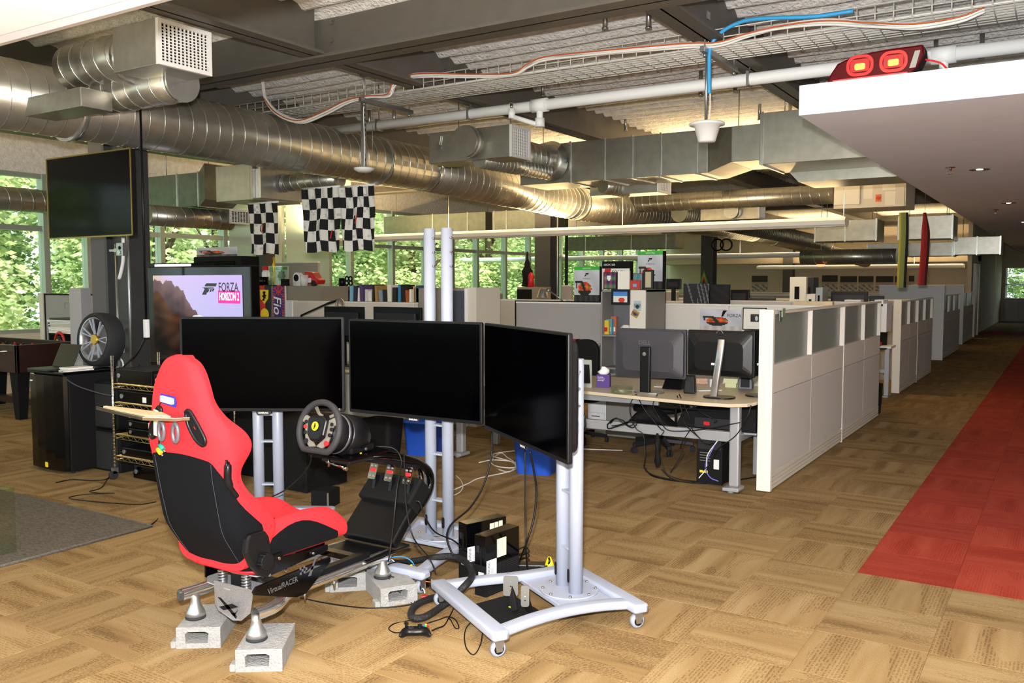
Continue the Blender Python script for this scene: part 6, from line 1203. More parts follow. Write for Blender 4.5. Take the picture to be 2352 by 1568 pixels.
# task chair
cc = Fz(1518, 1035); t = thing('task_chair', 'black five star task chair under the desk', 'chair', cc); 
for k in range(5):
    a = math.radians(20 + 72 * k); d = Vector((math.cos(a), math.sin(a), 0)); l = MB('darkgrey').hexa([cc + d * .04 + Vector((-d.y, d.x, 0)) * s_ * .03 + Vector((0, 0, z)) if False else p for p in [cc + d * .03 + Vector((d.y, -d.x, 0)) * .03 + Vector((0, 0, .09)), cc + d * .32 + Vector((d.y, -d.x, 0)) * .02 + Vector((0, 0, .065)), cc + d * .32 - Vector((d.y, -d.x, 0)) * .02 + Vector((0, 0, .065)), cc + d * .03 - Vector((d.y, -d.x, 0)) * .03 + Vector((0, 0, .09)), cc + d * .03 + Vector((d.y, -d.x, 0)) * .03 + Vector((0, 0, .15)), cc + d * .32 + Vector((d.y, -d.x, 0)) * .02 + Vector((0, 0, .10)), cc + d * .32 - Vector((d.y, -d.x, 0)) * .02 + Vector((0, 0, .10)), cc + d * .03 - Vector((d.y, -d.x, 0)) * .03 + Vector((0, 0, .15))]]).build('leg', t, bevel=.006)
    c = cc + d * .31; n_ = Vector((-d.y, d.x, 0)); w_ = MB('rubber')
    for s_ in (-.016, .016): w_.cyl(c + n_ * (s_ - .009) + Vector((0, 0, .03)), c + n_ * (s_ + .009) + Vector((0, 0, .03)), .03, n=16)
    w_.build('caster', l)
MB('blackm').cyl(cc + Vector((0, 0, .10)), cc + Vector((0, 0, .40)), .028, n=14).build('gas_column', t); rows = [[cc + Vector((a * s_, b * s_, z)) for a, b in rounded(.5, .48, .14, 5)] for s_, z in ((.8, .40), (1, .42), (1.0, .45), (.92, .475))]; MB('blackm').loft(rows, closed=True).cap(rows[0], True).cap(rows[-1]).build('seat', t)
t = thing('task_chair', 'black chair back showing behind the desk near the grey divider', 'chair', (-4.6, 8.2, 0)); a, b, z0, z1 = yspan(1316, 778, 862, 1374, 8.3); MB('blackm').prism([(x_ * 1, y_) for x_, y_ in rounded(b - a, .62, .12, 5)], ((a + b) / 2, 8.35, z1 - .31), (1, 0, 0), (0, 0, 1), .06).build('backrest', t, bevel=.015); cx = (a + b) / 2; rows = [[Vector((cx + u * s_, 8.2 + v * s_, z)) for u, v in rounded(.46, .30, .12, 5)] for s_, z in ((.85, .43), (1, .45), (.95, .50))]
MB('blackm').loft(rows, closed=True).cap(rows[0], True).cap(rows[-1]).build('seat', t); MB('blackm').cyl((cx, 8.2, .08), (cx, 8.2, .43), .03, n=12).bar((cx, 8.33, .60), (cx, 8.3, .44), .06, .03, up=(0, 1, 0)).build('gas_column', t)
for k in range(5): a_ = 2 * math.pi * k / 5 + .3; e_ = Vector((cx + .28 * math.cos(a_), 8.2 + .28 * math.sin(a_), .07)); l = MB('blackm').bar((cx, 8.2, .10), e_, .04, .03).build('leg', t); MB('rubber').cyl(e_ + Vector((-.012, 0, -.042)), e_ + Vector((.012, 0, -.042)), .028, n=12).build('caster', l)
# ---- monitors on the desk, seen from behind
def monitor(label, Y, xl, yt, yb, xr, stand, rz=0., logo=None, m='darkgrey'):
    a, b, z0, z1 = yspan(xl, yt, yb, xr, Y); w_, h_ = b - a, z1 - z0; c = Vector(((a + b) / 2, Y, (z0 + z1) / 2)); t = thing('computer_monitor', label, 'monitor', (c.x, Y, dz), rz, 'monitors on the right desk')
    o = Vector((0, 0, c.z - dz)); MB(m).prism(rounded(w_, h_, .01), o + Vector((0, .05, 0)), (1, 0, 0), (0, 0, 1), .035).build('front_frame', t, local=True, bevel=.004)
    k = MB(m); A1 = rounded(w_ * .96, h_ * .93, .03, 3); A2 = rounded(w_ * .72, h_ * .62, .05, 3); rows = [[o + Vector((x, .015, z)) for x, z in A1], [o + Vector((x, -.012, z)) for x, z in A1], [o + Vector((x, -.035, z - .02)) for x, z in A2]]; k.loft(rows, closed=True, smooth=False); k.cap(rows[-1]); hs = k.build('rear_shell', t, local=True)
    MB('screen').prism(rounded(w_ - .03, h_ - .03, .004), o + Vector((0, .0525, 0)), (1, 0, 0), (0, 0, 1), .002).build('screen', t, local=True)
    vs = MB('blackm')
    for i in range(26): x = -w_ * .45 + w_ * .9 * i / 25; vs.box(x - .003, x + .003, -.0135, -.012, o.z + h_ * .405, o.z + h_ * .445)
    vs.build('vent_slots', hs, local=True, kind='stuff'); 
    if stand == 'black':
        MB('black').box(-.055, .035, -.075, -.035, .012, o.z + .06).build('stand_neck', t, local=True, bevel=.006); MB('brushed').cyl((-.012, -.082, o.z - .0), (-.012, -.075, o.z), .016, n=14).build('stand_button', t, local=True); MB('zinc').prism(rounded(.26, .2, .09), (0, .0, .001), (1, 0, 0), (0, 1, 0), .012).build('stand_base', t, local=True)
        MB('white').box(.07, .14, -.014, -.0125, o.z - h_ * .42, o.z - h_ * .36).build('white_label', hs, local=True); MB('grey_txt').text('DELL', o + Vector((-.03, -.0365, h_ * .22)), (1, 0, 0), (0, 0, 1), .05, 'CENTER', .02).build('lettering', hs, local=True)
    else:
        p = [Vector((.03, -.05, o.z + .12)), Vector((.025, -.075, o.z)), Vector((.0, -.085, .16)), Vector((-.02, -.075, .02))]; k = MB('brushed'); rows = [[q_ + Vector((x, y, 0)) for x, y in rounded(.06, .03, .012, 3)] for q_ in smooth_path(p, 5)]; k.loft(rows, closed=True).cap(rows[0]).cap(rows[-1]); k.build('stand_neck', t, local=True); MB('black').prism(rounded(.26, .2, .09), (0, -.0, .001), (1, 0, 0), (0, 1, 0), .012).build('stand_base', t, local=True)
        lgc = o + Vector((.0, -.0125, h_ * .43)); MB('zinc').lathe([(.026, 0), (.030, 0), (.030, .002), (.026, .002)], lgc, (0, -1, 0), n=26, close=True).text('DELL', lgc + Vector((0, -.0012, 0)), (1, 0, 0), (0, 0, 1), .02, 'CENTER', .02).build('badge', hs, local=True); MB('white').box(-.06, -.03, -.0365, -.035, o.z - h_ * .25, o.z - h_ * .2).build('white_label', hs, local=True)
    return t
M['monitor_grey'] = mat('monitor_grey', '#3a3940', .5)
monitor('left desk monitor seen from behind with black stand and vent slots', 7.0, 1413, 753, 862, 1574, 'black', m='monitor_grey'); monitor('middle desk monitor seen from behind on a curved silver stand', 7.0, 1579, 757, 860, 1732, 'silver', m='black')
monitor('rightmost desk monitor turned edge-on beside the partition post', 7.3, 1712, 757, 862, 1790, 'silver', .75, m='black')
def put(name, label, cat, **k): return thing(name, label, cat, **k)
def speaker(label, px, py, m, w_, h_):
    p = Fz(px, py, dz); t = thing('desk_speaker', label, 'speaker', p, .15, 'desk speakers'); MB(m).hexa([(-w_ / 2, -.05, .001), (w_ / 2, -.05, .001), (w_ / 2, .05, .001), (-w_ / 2, .05, .001), (-w_ * .38, -.03, h_), (w_ * .38, -.03, h_), (w_ * .38, .045, h_), (-w_ * .38, .045, h_)]).build('case', t, local=True, bevel=.012); MB('rubber').box(-w_ * .3, w_ * .3, -.052, -.046, .02, h_ * .7).build('grille_cloth', t, local=True); return t
speaker('black desk speaker in front of the middle monitor', 1585, 903, 'black', .10, .16); speaker('grey desk speaker near the partition post', 1713, 893, mat('speaker_grey', '#74747c', .4), .13, .15)
p = Fz(1546, 893, dz); t = thing('desk_phone', 'black desk phone between the monitors', 'phone', p); MB('black').hexa([p + Vector(v) for v in ((-.09, -.05, .001), (.09, -.05, .001), (.09, .1, .001), (-.09, .1, .001), (-.07, .02, .12), (.09, .02, .12), (.09, .1, .11), (-.07, .1, .11))]).build('phone_body', t, bevel=.006); MB('blackg').box(p.x - .05, p.x + .07, p.y + .0, p.y + .02, dz + .03, dz + .10).build('handset', t, bevel=.01)
p = Fz(1388, 888, dz); q = thing('tissue_box', 'purple tissue box with a white tissue on the desk', 'tissue box', p, .35); MB('purple').box(-.065, .055, -.06, .06, .001, .115).build('box', q, local=True, bevel=.002); m = MB('white')
for k, w_ in enumerate(('Go places', 'expand your', 'knowledge')): m.text(w_, (-.055, -.0612, .095 - .016 * k), (1, 0, 0), (0, 0, 1), .013)
m.build('lettering', q, local=True); rows = [[Vector((a * s_ + .01 * math.sin(z * 90), b * s_, z)) for a, b in [(.045 * math.cos(2 * math.pi * i / 10) * (1 + .25 * (i % 2)), .03 * math.sin(2 * math.pi * i / 10)) for i in range(10)]] for s_, z in ((.7, .114), (1.1, .135), (.8, .16), (.3, .185))]; MB('white').loft(rows, closed=True).cap(rows[-1]).build('tissue', q, local=True)
p = Fz(1352, 888, dz); q = thing('picture_stand', 'slanted grey document stand left of the tissue box', 'stand', p); MB(mat('stand_grey', '#a7a9a4', .5)).hexa([p + Vector(v) for v in ((-.05, -.06, .001), (.06, -.06, .001), (.06, -.045, .001), (-.05, -.045, .001), (-.12, .05, .24), (.0, .05, .24), (.0, .062, .24), (-.12, .062, .24))]).build('board', q); MB('blackm').hexa([p + Vector(v) for v in ((-.05, -.052, .04), (.045, -.052, .04), (.045, -.06, .04), (-.05, -.06, .04), (-.10, .03, .20), (-.01, .03, .20), (-.01, .018, .20), (-.10, .018, .20))]).build('window_cutout', q)
p = Fz(1428, 903, dz); q = thing('clear_holder', 'clear plastic cable holder at the desk front edge', 'holder', p); MB(acr).lathe([(.09, .001), (.10, .06), (.095, .06), (.085, .004), (0, .003)], p, n=24).build('holder_shell', q)
for i, (px, py, w_, d_, z, c, lab) in enumerate(((1470, 896, .2, .14, .004, '#cfc6a8', 'loose cream paper'), (1530, 888, .2, .12, .006, '#e9e6dc', 'white paper'), (1605, 880, .16, .10, .05, '#caa58e', 'pinkish box'), (1640, 888, .09, .06, .07, '#e8e6e2', 'small white box'), (1625, 896, .22, .12, .008, '#efece6', 'white notepad'))):
    p = Fz(px, py, dz); tag(MB(mat('paper' + c, c, .7)).obox(p + Vector((0, 0, z / 2 + .001)), (w_, d_, z), .2 * i).build('paper_item', bevel=.001), lab + ' among the clutter on the right desk', 'stationery', 'clutter on the right desk')
p = Fz(1678, 890, dz); tag(MB(mat('pale_note', '#dfe0b4', .7)).prism(rounded(.13, .07, .004), (p.x, p.y, dz + .075), (1, 0, 0), (0, .3, 1), .004).box(p.x - .05, p.x + .05, p.y, p.y + .03, dz + .001, dz + .05).build('pale_card'), 'pale yellow card beside the curved silver monitor stand', 'card')
p = Fz(1741, 890, dz); p.x = -2.13; q = thing('lava_lamp', 'orange liquid lamp with silver base squeezed against the partition post', 'lamp', p); MB('brushed').lathe([(0, .001), (.05, .001), (.03, .06), (.045, .13), (0, .13)], p, n=20).build('lamp_base', q); MB(mat('amber_glass', '#d0682a', .15, coat=.4)).lathe([(.044, .13), (.05, .18), (.03, .30), (0, .30)], p, n=20).build('glass_bottle', q); MB('brushed').lathe([(.03, .30), (.022, .35), (0, .35)], p, n=20).build('cap', q)
# things on the back panel
def hung(name, label, cat, Y, xl, yt, yb, xr, fn=None, frame=None, nx=30, ny=20, mount=None, group=None, th=.012):
    a, b, z0, z1 = yspan(xl, yt, yb, xr, Y); t = thing(name, label, cat, ((a + b) / 2, Y, z0), group=group); MB(frame or 'paper').box(a, b, Y, Y + th, z0, z1).build('backing' if not frame else 'frame', t)
    if fn:
        k = (b - a) * (mount or 0); MB('paper').picture(fn, (a + k, Y - .001, z0 + k), (1, 0, 0), (0, 0, 1), b - a - 2 * k, z1 - z0 - 2 * k, nx, ny).build('print', t)
    return t, a, b, z0, z1
t, a, b, z0, z1 = hung('car_poster', 'poster of an orange car pinned on the beige panel above the middle monitor', 'poster', Yb - .014, 1608, 709, 757, 1703, car_art((205, 205, 214), (190, 186, 182)), nx=44, ny=24, group='orange car posters')
m = MB('blackm').text('FORZA 5', (a + (b - a) * .66, Yb - .017, z0 + (z1 - z0) * .70), (1, 0, 0), (0, 0, 1), .05); m.poly([(0, .0), (.02, .0), (.05, .05), (.07, .07), (.02, .07)], (a + (b - a) * .52, Yb - .017, z0 + (z1 - z0) * .65), (1, 0, 0), (0, 0, 1)); m.build('lettering', t)
t, a, b, z0, z1 = hung('framed_photo', 'black framed photo with wide white mount on the beige panel', 'picture', Yb - .02, 1706, 706, 757, 1760, None, 'blackm', th=.018)
k = MB('paper').box(a + .012, b - .012, Yb - .022, Yb - .02, z0 + .012, z1 - .012); k.build('mount_board', t); MB('paper').picture(lambda u, v: (200, 205, 215) if (u - .72) ** 2 * 3 + (v - .45) ** 2 < .09 else ((30, 28, 34) if v < .8 and math.sin(u * 9) > -.6 else (70, 45, 34)), (a + .09, Yb - .0235, z0 + .09), (1, 0, 0), (0, 0, 1), b - a - .17, z1 - z0 - .16, 18, 16).build('print', t)
q = thing('wooden_tray', 'brown wooden tray edge above the framed photo', 'tray', (-2.2, 9.7, 1.436)); MB('wood').box(-2.5, -2.1, 9.64, 9.72, 1.436, 1.475).build('tray_body', q)
# ---- grey divider and tall cabinet
Yg = 9.15; a, b, z0, z1 = yspan(1185, 692, 772, 1380, Yg); t = cross_panel('grey fabric divider with black edge left of the tall cabinet', Yg, a, b, z1, 1, 'fabric_d', .06, .95); MB('silver2').box(a, a + .03, Yg, Yg + .06, 0, .95).box(b - .05, b - .02, Yg, Yg + .06, 0, .95).build('support_legs', t); MB('blackm').box(a - .012, a, Yg - .005, Yg + .065, .95, z1 + .006).box(a - .012, b, Yg - .005, Yg + .065, z1, z1 + .012).build('edge_trim', t)
q = MB('white').box(a, b, Yg - .3, Yg - .003, z0 - .04, z0 - .02).build('shelf', t)
for i in range(9): x = b - .46 + i * .045; tag(MB('redp' if i % 3 else 'blackm').hexa([(x, Yg - .28, z0 - .019), (x + .038, Yg - .28, z0 - .019), (x + .038, Yg - .18, z0 - .019), (x, Yg - .18, z0 - .019), (x + .006, Yg - .26, z0 + .012), (x + .03, Yg - .26, z0 + .012), (x + .03, Yg - .2, z0 + .012), (x + .006, Yg - .2, z0 + .012)]).build('toy_car', bevel=.004), 'tiny dark or red toy car in the row under the grey divider', 'toy car', 'toy cars on the shelf')
Yc = 8.95; a, b, z0, z1 = yspan(1380, 665, 800, 1484, Yc); dpt = .55; t = thing('tall_cabinet', 'tall open-fronted office cabinet topped with game boxes', 'cabinet', ((a + b) / 2, Yc, 0)); xs = a + (b - a) * .66
MB('cabgrey').box(a, a + .02, Yc, Yc + dpt, 0, z1).box(b - .02, b, Yc, Yc + dpt, 0, z1).box(a, b, Yc + dpt - .02, Yc + dpt, 0, z1).box(a, b, Yc, Yc + dpt, z1 - .025, z1).build('carcass', t, bevel=.002); MB(mat('cabinet_inside', '#6f7076', .5)).box(a + .02, b - .02, Yc + .3, Yc + dpt - .02, .05, z1 - .03).build('back_lining', t)
for z in (1.09, .72): MB('cabgrey').box(a + .02, xs, Yc + .01, Yc + .3, z - .02, z).build('shelf', t)
dr = MB(mat('cabinet_door', '#e2dcd2', .5)).box(xs, b, Yc - .02, Yc, .05, z1 - .005).build('door', t, bevel=.003)
for (px, py, w_, h_, rz_, c1, c2, lab) in ((1464, 702, .085, .11, 0, (150, 170, 180), (40, 46, 50), 'small bluish photo held on the cabinet door'), (1459, 720, .085, .075, .5, (150, 120, 60), (60, 50, 110), 'tilted brown photo below the bluish one on the cabinet door')):
    p = Fy(px, py, Yc - .024); u_ = Vector((math.cos(rz_), 0, -math.sin(rz_))); v_ = Vector((math.sin(rz_), 0, math.cos(rz_))); k = MB('paper').picture(lambda u, v: c2 if (u - .5) ** 2 + (v - .4) ** 2 < .06 else tuple(c + 30 * math.sin(v * 9) for c in c1), p - u_ * w_ / 2 - v_ * h_ / 2 - Vector((0, .001, 0)), u_, v_, w_, h_, 9, 10); o = k.build('snapshot'); tag(o, lab, 'photo')
t, a2, b2, z2, z3 = hung('framed_photo', 'small black framed racing photo on the front of the tall cabinet', 'picture', Yc - .045, 1404, 664, 699, 1446, lambda u, v: (70, 130, 210) if v > .55 else ((210, 60, 50) if (u - .6) ** 2 + (v - .2) ** 2 < .05 else (225, 225, 215)), 'black', 16, 12, .12, th=.022)
for i, (px, py, w_, h_, c) in enumerate(((1391, 778, .075, .16, '#d8c23a'), (1399, 778, .07, .17, '#4aa0c8'), (1409, 778, .07, .2, '#b86a4a'))):
    p = Fy(px, py, Yc + .06 + .05 * i); c_ = lin(c); t = thing('snack_box', ['yellow and green', 'blue', 'tall brown and red'][i] + ' snack box inside the tall cabinet', 'box', (p.x, p.y, 1.09), group='snack boxes'); MB(mat('snack' + c, c, .6)).box(p.x - w_ / 2, p.x + w_ / 2, p.y, p.y + .04, 1.091, 1.09 + h_).build('carton', t); MB('redp' if i == 0 else 'paper').box(p.x - w_ * .3, p.x + w_ * .3, p.y - .002, p.y, 1.12, 1.17).build('label_patch', t)
p = Fy(1436, 775, Yc + .1); tag(MB('paper').loft([[Vector((p.x + math.cos(q_) * .07 * s_, Yc + .12 + math.sin(q_) * .05 * s_, z)) for q_ in [2 * math.pi * i / 9 for i in range(9)]] for z, s_ in ((1.091, 1), (1.16, 1.1), (1.2, .5))], closed=True).build('plastic_bag'), 'crumpled clear plastic bag in the cabinet', 'bag')
# game boxes and frames on top of the cabinet and divider
def gbox(label, Y, xl, yt, yb, xr, kind, d_=.1, z=None):
    a, b, z0, z1 = yspan(xl, yt, yb, xr, Y); z0 = z if z else z0; h_ = z1 - z0; t = thing('game_box', label, 'box', ((a + b) / 2, Y, z0), group='game boxes'); MB('blackm').box(a, b, Y, Y + d_, z0, z1).build('carton', t)
    if kind == 'green':
        MB('paper').picture(car_art((196, 198, 206), (40, 38, 38)), (a, Y - .001, z0), (1, 0, 0), (0, 0, 1), b - a, h_ * .9, 24, 30).build('print', t); MB('green').box(a, b, Y - .0015, Y, z0 + h_ * .9, z1).build('green_band', t)
        c = (a + b) / 2; m = MB('blackm').text('FORZA 5', (c, Y - .002, z0 + h_ * .66), (1, 0, 0), (0, 0, 1), h_ * .06, 'CENTER'); s_ = h_ * .12
        for P in ([(.2, .6), (1, .6), (1.15, 1), (.35, 1)], [(0, .0), (.25, 0), (.45, .5), (.15, .5)], [(.45, .3), (.6, .3), (.7, .5), (.5, .5)]): m.poly([(x_ * s_, y_ * s_ * .8) for x_, y_ in P], (c - s_ * .6, Y - .002, z0 + h_ * .72), (1, 0, 0), (0, 0, 1))
        m.build('lettering', t); MB('white').text('XBOX ONE', (c, Y - .003, z0 + h_ * .945), (1, 0, 0), (0, 0, 1), h_ * .05, 'CENTER').build('band_lettering', t)
    else:
        MB('paper').box(a, b, Y - .0012, Y, z0, z0 + h_ * .74).build('print', t); m = MB('white').text('XBOX 360', (a + .02, Y - .002, z0 + h_ * .87), (1, 0, 0), (0, 0, 1), h_ * .1); m.build('band_lettering', t); m = MB('redp').poly([(0, 0), (.08, 0), (.1, .07), (.02, .07)], (a + .02, Y - .002, z0 + h_ * .52), (1, 0, 0), (0, 0, 1)).use('blackm').text('FORZA', (a + .12, Y - .002, z0 + h_ * .6), (1, 0, 0), (0, 0, 1), h_ * .17, shear=.2, bold=.02); m.build('lettering', t)
    return t
gbox('green-banded game box with orange car standing on the grey divider', Yg + .0, 1319, 612, 694, 1377, 'green', .06, z=bpy.data.objects['tall_cabinet'] and 1.4565 + .012 if False else None)
gbox('tallest green-banded game box on the cabinet top at the right', Yc + .3, 1465, 577, 664, 1522, 'green', .1, z1 if False else None); gbox('black topped game box on the cabinet beside the white card', Yc + .28, 1383, 600, 664, 1446, 'old', .1)
t, *_r = hung('framed_photo', 'pale document frame standing on the cabinet top', 'picture', Yc + .12, 1477, 620, 664, 1501, lambda u, v: (190, 180, 150) if .15 < u < .85 and .1 < v < .9 else (40, 44, 44), 'blackm', 10, 14, .05); t, *_r = hung('framed_photo', 'small red framed photo on the cabinet top', 'picture', Yc + .08, 1447, 643, 664, 1471, lambda u, v: (120, 170, 210) if (u - .45) ** 2 + (v - .4) ** 2 < .06 else (190, 60, 40), mat('red_frame', '#a03c28', .5), 12, 10, .08)
t, *_r = hung('white_card', 'upright white card on the cabinet top', 'card', Yc + .06, 1419, 622, 664, 1445, None, 'paper', th=.03); t, *_r = hung('trophy_case', 'shiny glass trophy case in front of the game box', 'trophy', Yc + .1, 1386, 625, 664, 1416, lambda u, v: (240, 240, 250) if (u - .4) ** 2 + (v - .7) ** 2 < .03 else (90 + 60 * math.sin(u * 14), 80 + 40 * math.sin(v * 12), 90), 'darkgrey', 12, 12, .06, th=.08)
t, *_r = hung('framed_photo', 'teal print half hidden behind the document frame', 'picture', Yc + .2, 1455, 628, 664, 1476, lambda u, v: (90 + 40 * math.sin(u * 9), 140, 150), 'blackm', 8, 8, .04)
# desk lamp behind the divider
p = Fy(1247, 672, 9.5); t = thing('desk_lamp', 'silver desk lamp with conical head above the grey divider', 'lamp', (Fy(1300, 700, 9.5).x, 9.5, .73)); MB('brushed').lathe([(.075, -.06), (.05, .03), (.03, .05), (0, .055)], p, n=24).build('lamp_shade', t); e = Fy(1292, 690, 9.5); MB('zinc').cyl(p + Vector((.05, 0, .03)), p + Vector((.10, 0, .03)), .018, n=10).cyl(p + Vector((.09, 0, .03)), e, .009, n=8).cyl(e, (e.x + .15, 9.5, .76), .009, n=8).cyl((e.x + .15, 9.5, .732), (e.x + .15, 9.5, .76), .09, n=20).build('lamp_arm', t)
# ---- cables under the desk
def dc(label, pts, r=.0045, m='blackcable', name='desk_cable'): return cable(name, label, [Fy(px, py, 6.80 - .02 * (i % 2)) for i, (px, py) in enumerate(pts)], r, m, group='cables hanging under the right desk')
L_ = 'black cable hanging in the tangle under the right desk'
for pts in ([(1460, 905), (1447, 930), (1450, 960), (1462, 985), (1478, 1000), (1482, 1050), (1480, 1075), (1500, 1090), (1540, 1100)], [(1462, 905), (1480, 940), (1505, 970), (1518, 985), (1525, 990), (1518, 1000), (1505, 1010)], [(1555, 908), (1565, 940), (1575, 975), (1600, 1000), (1625, 1020), (1640, 1015)], [(1560, 905), (1580, 950), (1590, 985), (1620, 1020)], [(1590, 930), (1615, 950), (1645, 965), (1640, 970)], [(1510, 905), (1500, 930), (1515, 960), (1530, 985), (1560, 990), (1620, 985), (1700, 970)], [(1725, 930), (1715, 960), (1690, 1000), (1650, 1030), (1635, 1060), (1615, 1080)], [(1505, 1000), (1510, 1030), (1520, 1060), (1530, 1085), (1560, 1100), (1600, 1105)], [(1570, 1035), (1550, 1070), (1540, 1085)], [(1590, 980), (1570, 1010), (1562, 1030)]): dc(L_, pts)
for pts in ([(1395, 975), (1410, 962), (1430, 965), (1445, 978), (1460, 968), (1462, 955), (1440, 972), (1420, 978), (1398, 984), (1395, 975)], [(1402, 972), (1415, 960), (1432, 972), (1452, 982), (1462, 972), (1445, 968), (1425, 975), (1405, 978)]): dc('coiled black cable tied in a bow on the desk beam', [(a, b) for a, b in pts], .006)
fc('floor_cable', 'bundle of black cables sagging to the carpet under the right desk', [(1482, 1075), (1500, 1093), (1560, 1105), (1620, 1106), (1690, 1102), (1735, 1095)], .006); fc('floor_cable', 'second black cable lying along the carpet under the right desk', [(1520, 1078), (1545, 1100), (1600, 1110), (1650, 1108), (1680, 1104)], .005)
dc('purple blue network cable beside the computer tower', [(1645, 1015), (1632, 1040), (1620, 1070), (1630, 1095), (1650, 1105)], .0045, mat('violet_cable', '#6a68c8', .4)); dc('white network cable beside the computer tower', [(1648, 1012), (1625, 1045), (1622, 1075), (1605, 1098)], .0045, 'whitecable')
p = Fy(1510, 1050, 6.8); tag(MB('blackm').loft([[Fy(1510, y, 6.8) + Vector((r_ * math.cos(q_), r_ * .7 * math.sin(q_), 0)) for q_ in [2 * math.pi * i / 10 for i in range(10)]] for y, r_ in ((995, .01), (1012, .028), (1030, .018), (1045, .022), (1060, .03), (1072, .012))], closed=True).build('cable_adapter'), 'black cable adapter lump hanging below the desk beam', 'adapter')
cable('stand_lead', 'black leads looping over the mount of the right screen stand', [D(1317, 945, 4.62), D(1330, 925, 4.6), D(1343, 960, 4.58), D(1342, 988, 4.6), D(1322, 992, 4.62)], .006)
# ================================================================ MIDDLE AND FAR OFFICE
taupe = mat('taupe_panel', '#8f897e', .8, 0, .03, 60); beige2 = mat('beige_panel', '#c9c0ad', .85, 0, .03, 120)
def flatcab(name, label, cat, Y, xl, yt, yb, xr, dep, m, z0=None, group=None, bev=.004, part='cabinet_body'):
    a, b, zb, z1 = yspan(xl, yt, yb, xr, Y); z0 = zb if z0 is None else z0; t = thing(name, label, cat, ((a + b) / 2, Y, z0), group=group); MB(m).box(a, b, Y, Y + dep, z0, z1).build(part, t, bevel=bev); return t, a, b, z0, z1
# tower with scarves
Ys = 9.0; t, a, b, z0, z1 = flatcab('storage_tower', 'grey beige storage tower with two scarves hanging on its end', 'cabinet', Ys, 577, 656, 740, 658, .62, taupe, 0)
MB('cream_edge').box(a, a + .03, Ys - .01, Ys, 0, z1).box(b - .02, b, Ys - .01, Ys, 0, z1).build('edge_trim', t)
def scarf(label, xl, xr, yb, paint, n=(8, 26)):
    a, b, zb, _ = yspan(xl, 655, yb, xr, Ys - .02); q = thing('scarf', label, 'scarf', ((a + b) / 2, Ys - .02, zb), group='scarves on the tower'); m = MB('redp'); m.use(attr_mat('print', .85)); nx, ny = n; k0 = len(m.v)
    pts = []
    for j in range(ny + 1):
        v = j / ny; z = zb + (z1 + .012 - zb) * v
        for i in range(nx + 1): u = i / nx; pts.append((a + (b - a) * u, Ys - .016 - .006 * math.sin(u * 9 + v * 3), z))
    m.add(pts)
    for j in range(ny):
        for i in range(nx): k = j * (nx + 1) + i; m.cols[len(m.f)] = lin(paint((i + .5) / nx, (j + .5) / ny)); m.face([k, k + 1, k + nx + 2, k + nx + 1])
    m.build('cloth', q); MB('blackm').box(a, b, Ys - .018, Ys + .10, z1 + .002, z1 + .012).build('fold', q); return q, a, b, zb
q, sa, sb, sz = scarf('red and black scarf with yellow shield and scallop emblems', 594, 622, 728, lambda u, v: (206, 24, 34) if u < .5 else (22, 20, 22)); cx = (sa + sb) / 2; w_ = sb - sa
MB('yellow').prism([(-.5 * .6, .5), (.5 * .6, .5), (.5 * .6, 0), (0, -.6), (-.5 * .6, 0)], (cx, Ys - .028, z1 - .20), (1, 0, 0), (0, 0, 1), .002).build('shield', q) if False else None
sc = w_ * .36; s_ = MB('yellow').prism([(-sc, sc), (sc, sc), (sc * .9, -sc * .4), (0, -sc * 1.3), (-sc * .9, -sc * .4)], (cx, Ys - .026, z1 - .15), (1, 0, 0), (0, 0, 1), .002).build('shield_emblem', q); MB('blackm').cap([Vector((cx + x * 6.2 * sc / .1, Ys - .0292, z1 - .15 + z * 5.5 * sc / .1)) for x, z in horse]).build('horse_emblem', s_)
e_ = [(sc * .95 * math.cos(t_) * (1 + .05 * (k % 2)), sc * .95 * math.sin(t_) * 1.05) for k, t_ in enumerate([math.pi * (-.1 + 1.2 * i / 12) for i in range(13)])] + [(-.25 * sc, -sc), (.25 * sc, -sc)]
s_ = MB('yellow').prism(e_, (cx, Ys - .026, z1 - .42), (1, 0, 0), (0, 0, 1), .002).build('scallop_emblem', q)
def fio(u, v):
    if u < .14 or u > .86: return (200, 60, 60) if int(v * 24) % 2 else (60, 36, 110)
    if v > .68: e = abs(u - .5); return (214, 40, 44) if (e < .10 or abs(e - .22 - .1 * math.sin(v * 30)) < .06) else (62, 34, 116)
    return (64, 34, 118)
q, sa, sb, sz = scarf('purple scarf with a red lily emblem and white script letters', 626, 652, 728, fio, (14, 34)); MB('white').text('Fio', ((sa + sb) / 2 - .02, Ys - .028, sz + .18), (0, 0, -1), (1, 0, 0), .22, 'CENTER', .01, .2).build('lettering', q)
for px, py, w_, h_, c, lab in ((584, 700, .09, .16, (150, 90, 60), 'upper'), (585, 722, .10, .14, (200, 170, 150), 'lower')):
    p = Fy(px, py, Ys - .006); tag(MB('paper').picture(lambda u, v: tuple(max(10, k_ * (.5 + .6 * math.sin(u * 7 + v * 9) ** 2)) for k_ in c), p - Vector((w_ / 2, 0, h_ / 2)), (1, 0, 0), (0, 0, 1), w_, h_, 7, 9).build('snapshot'), lab + ' small photo pinned left of the red and black scarf', 'photo')
t, a, b, z0, z1b = flatcab('storage_tower', 'wide taupe tower right of the scarves carrying trophies', 'cabinet', Ys + .02, 660, 657, 740, 738, .55, taupe, 0)
def lath(name, label, cat, px, Y, zb, prof, mats, group='trophies and toys on the towers'):
    x = max(Fy(px, 650, Y).x, -10.2); t = thing(name, label, cat, (x, Y, zb), group=group)
    for (nm, mm, pr) in zip(('body', 'cap', 'band'), mats, prof): MB(mm).lathe(pr, (x, Y, zb + .001), n=18).build(nm, t)
    return t
Yi = Ys + .22; zt_ = z1
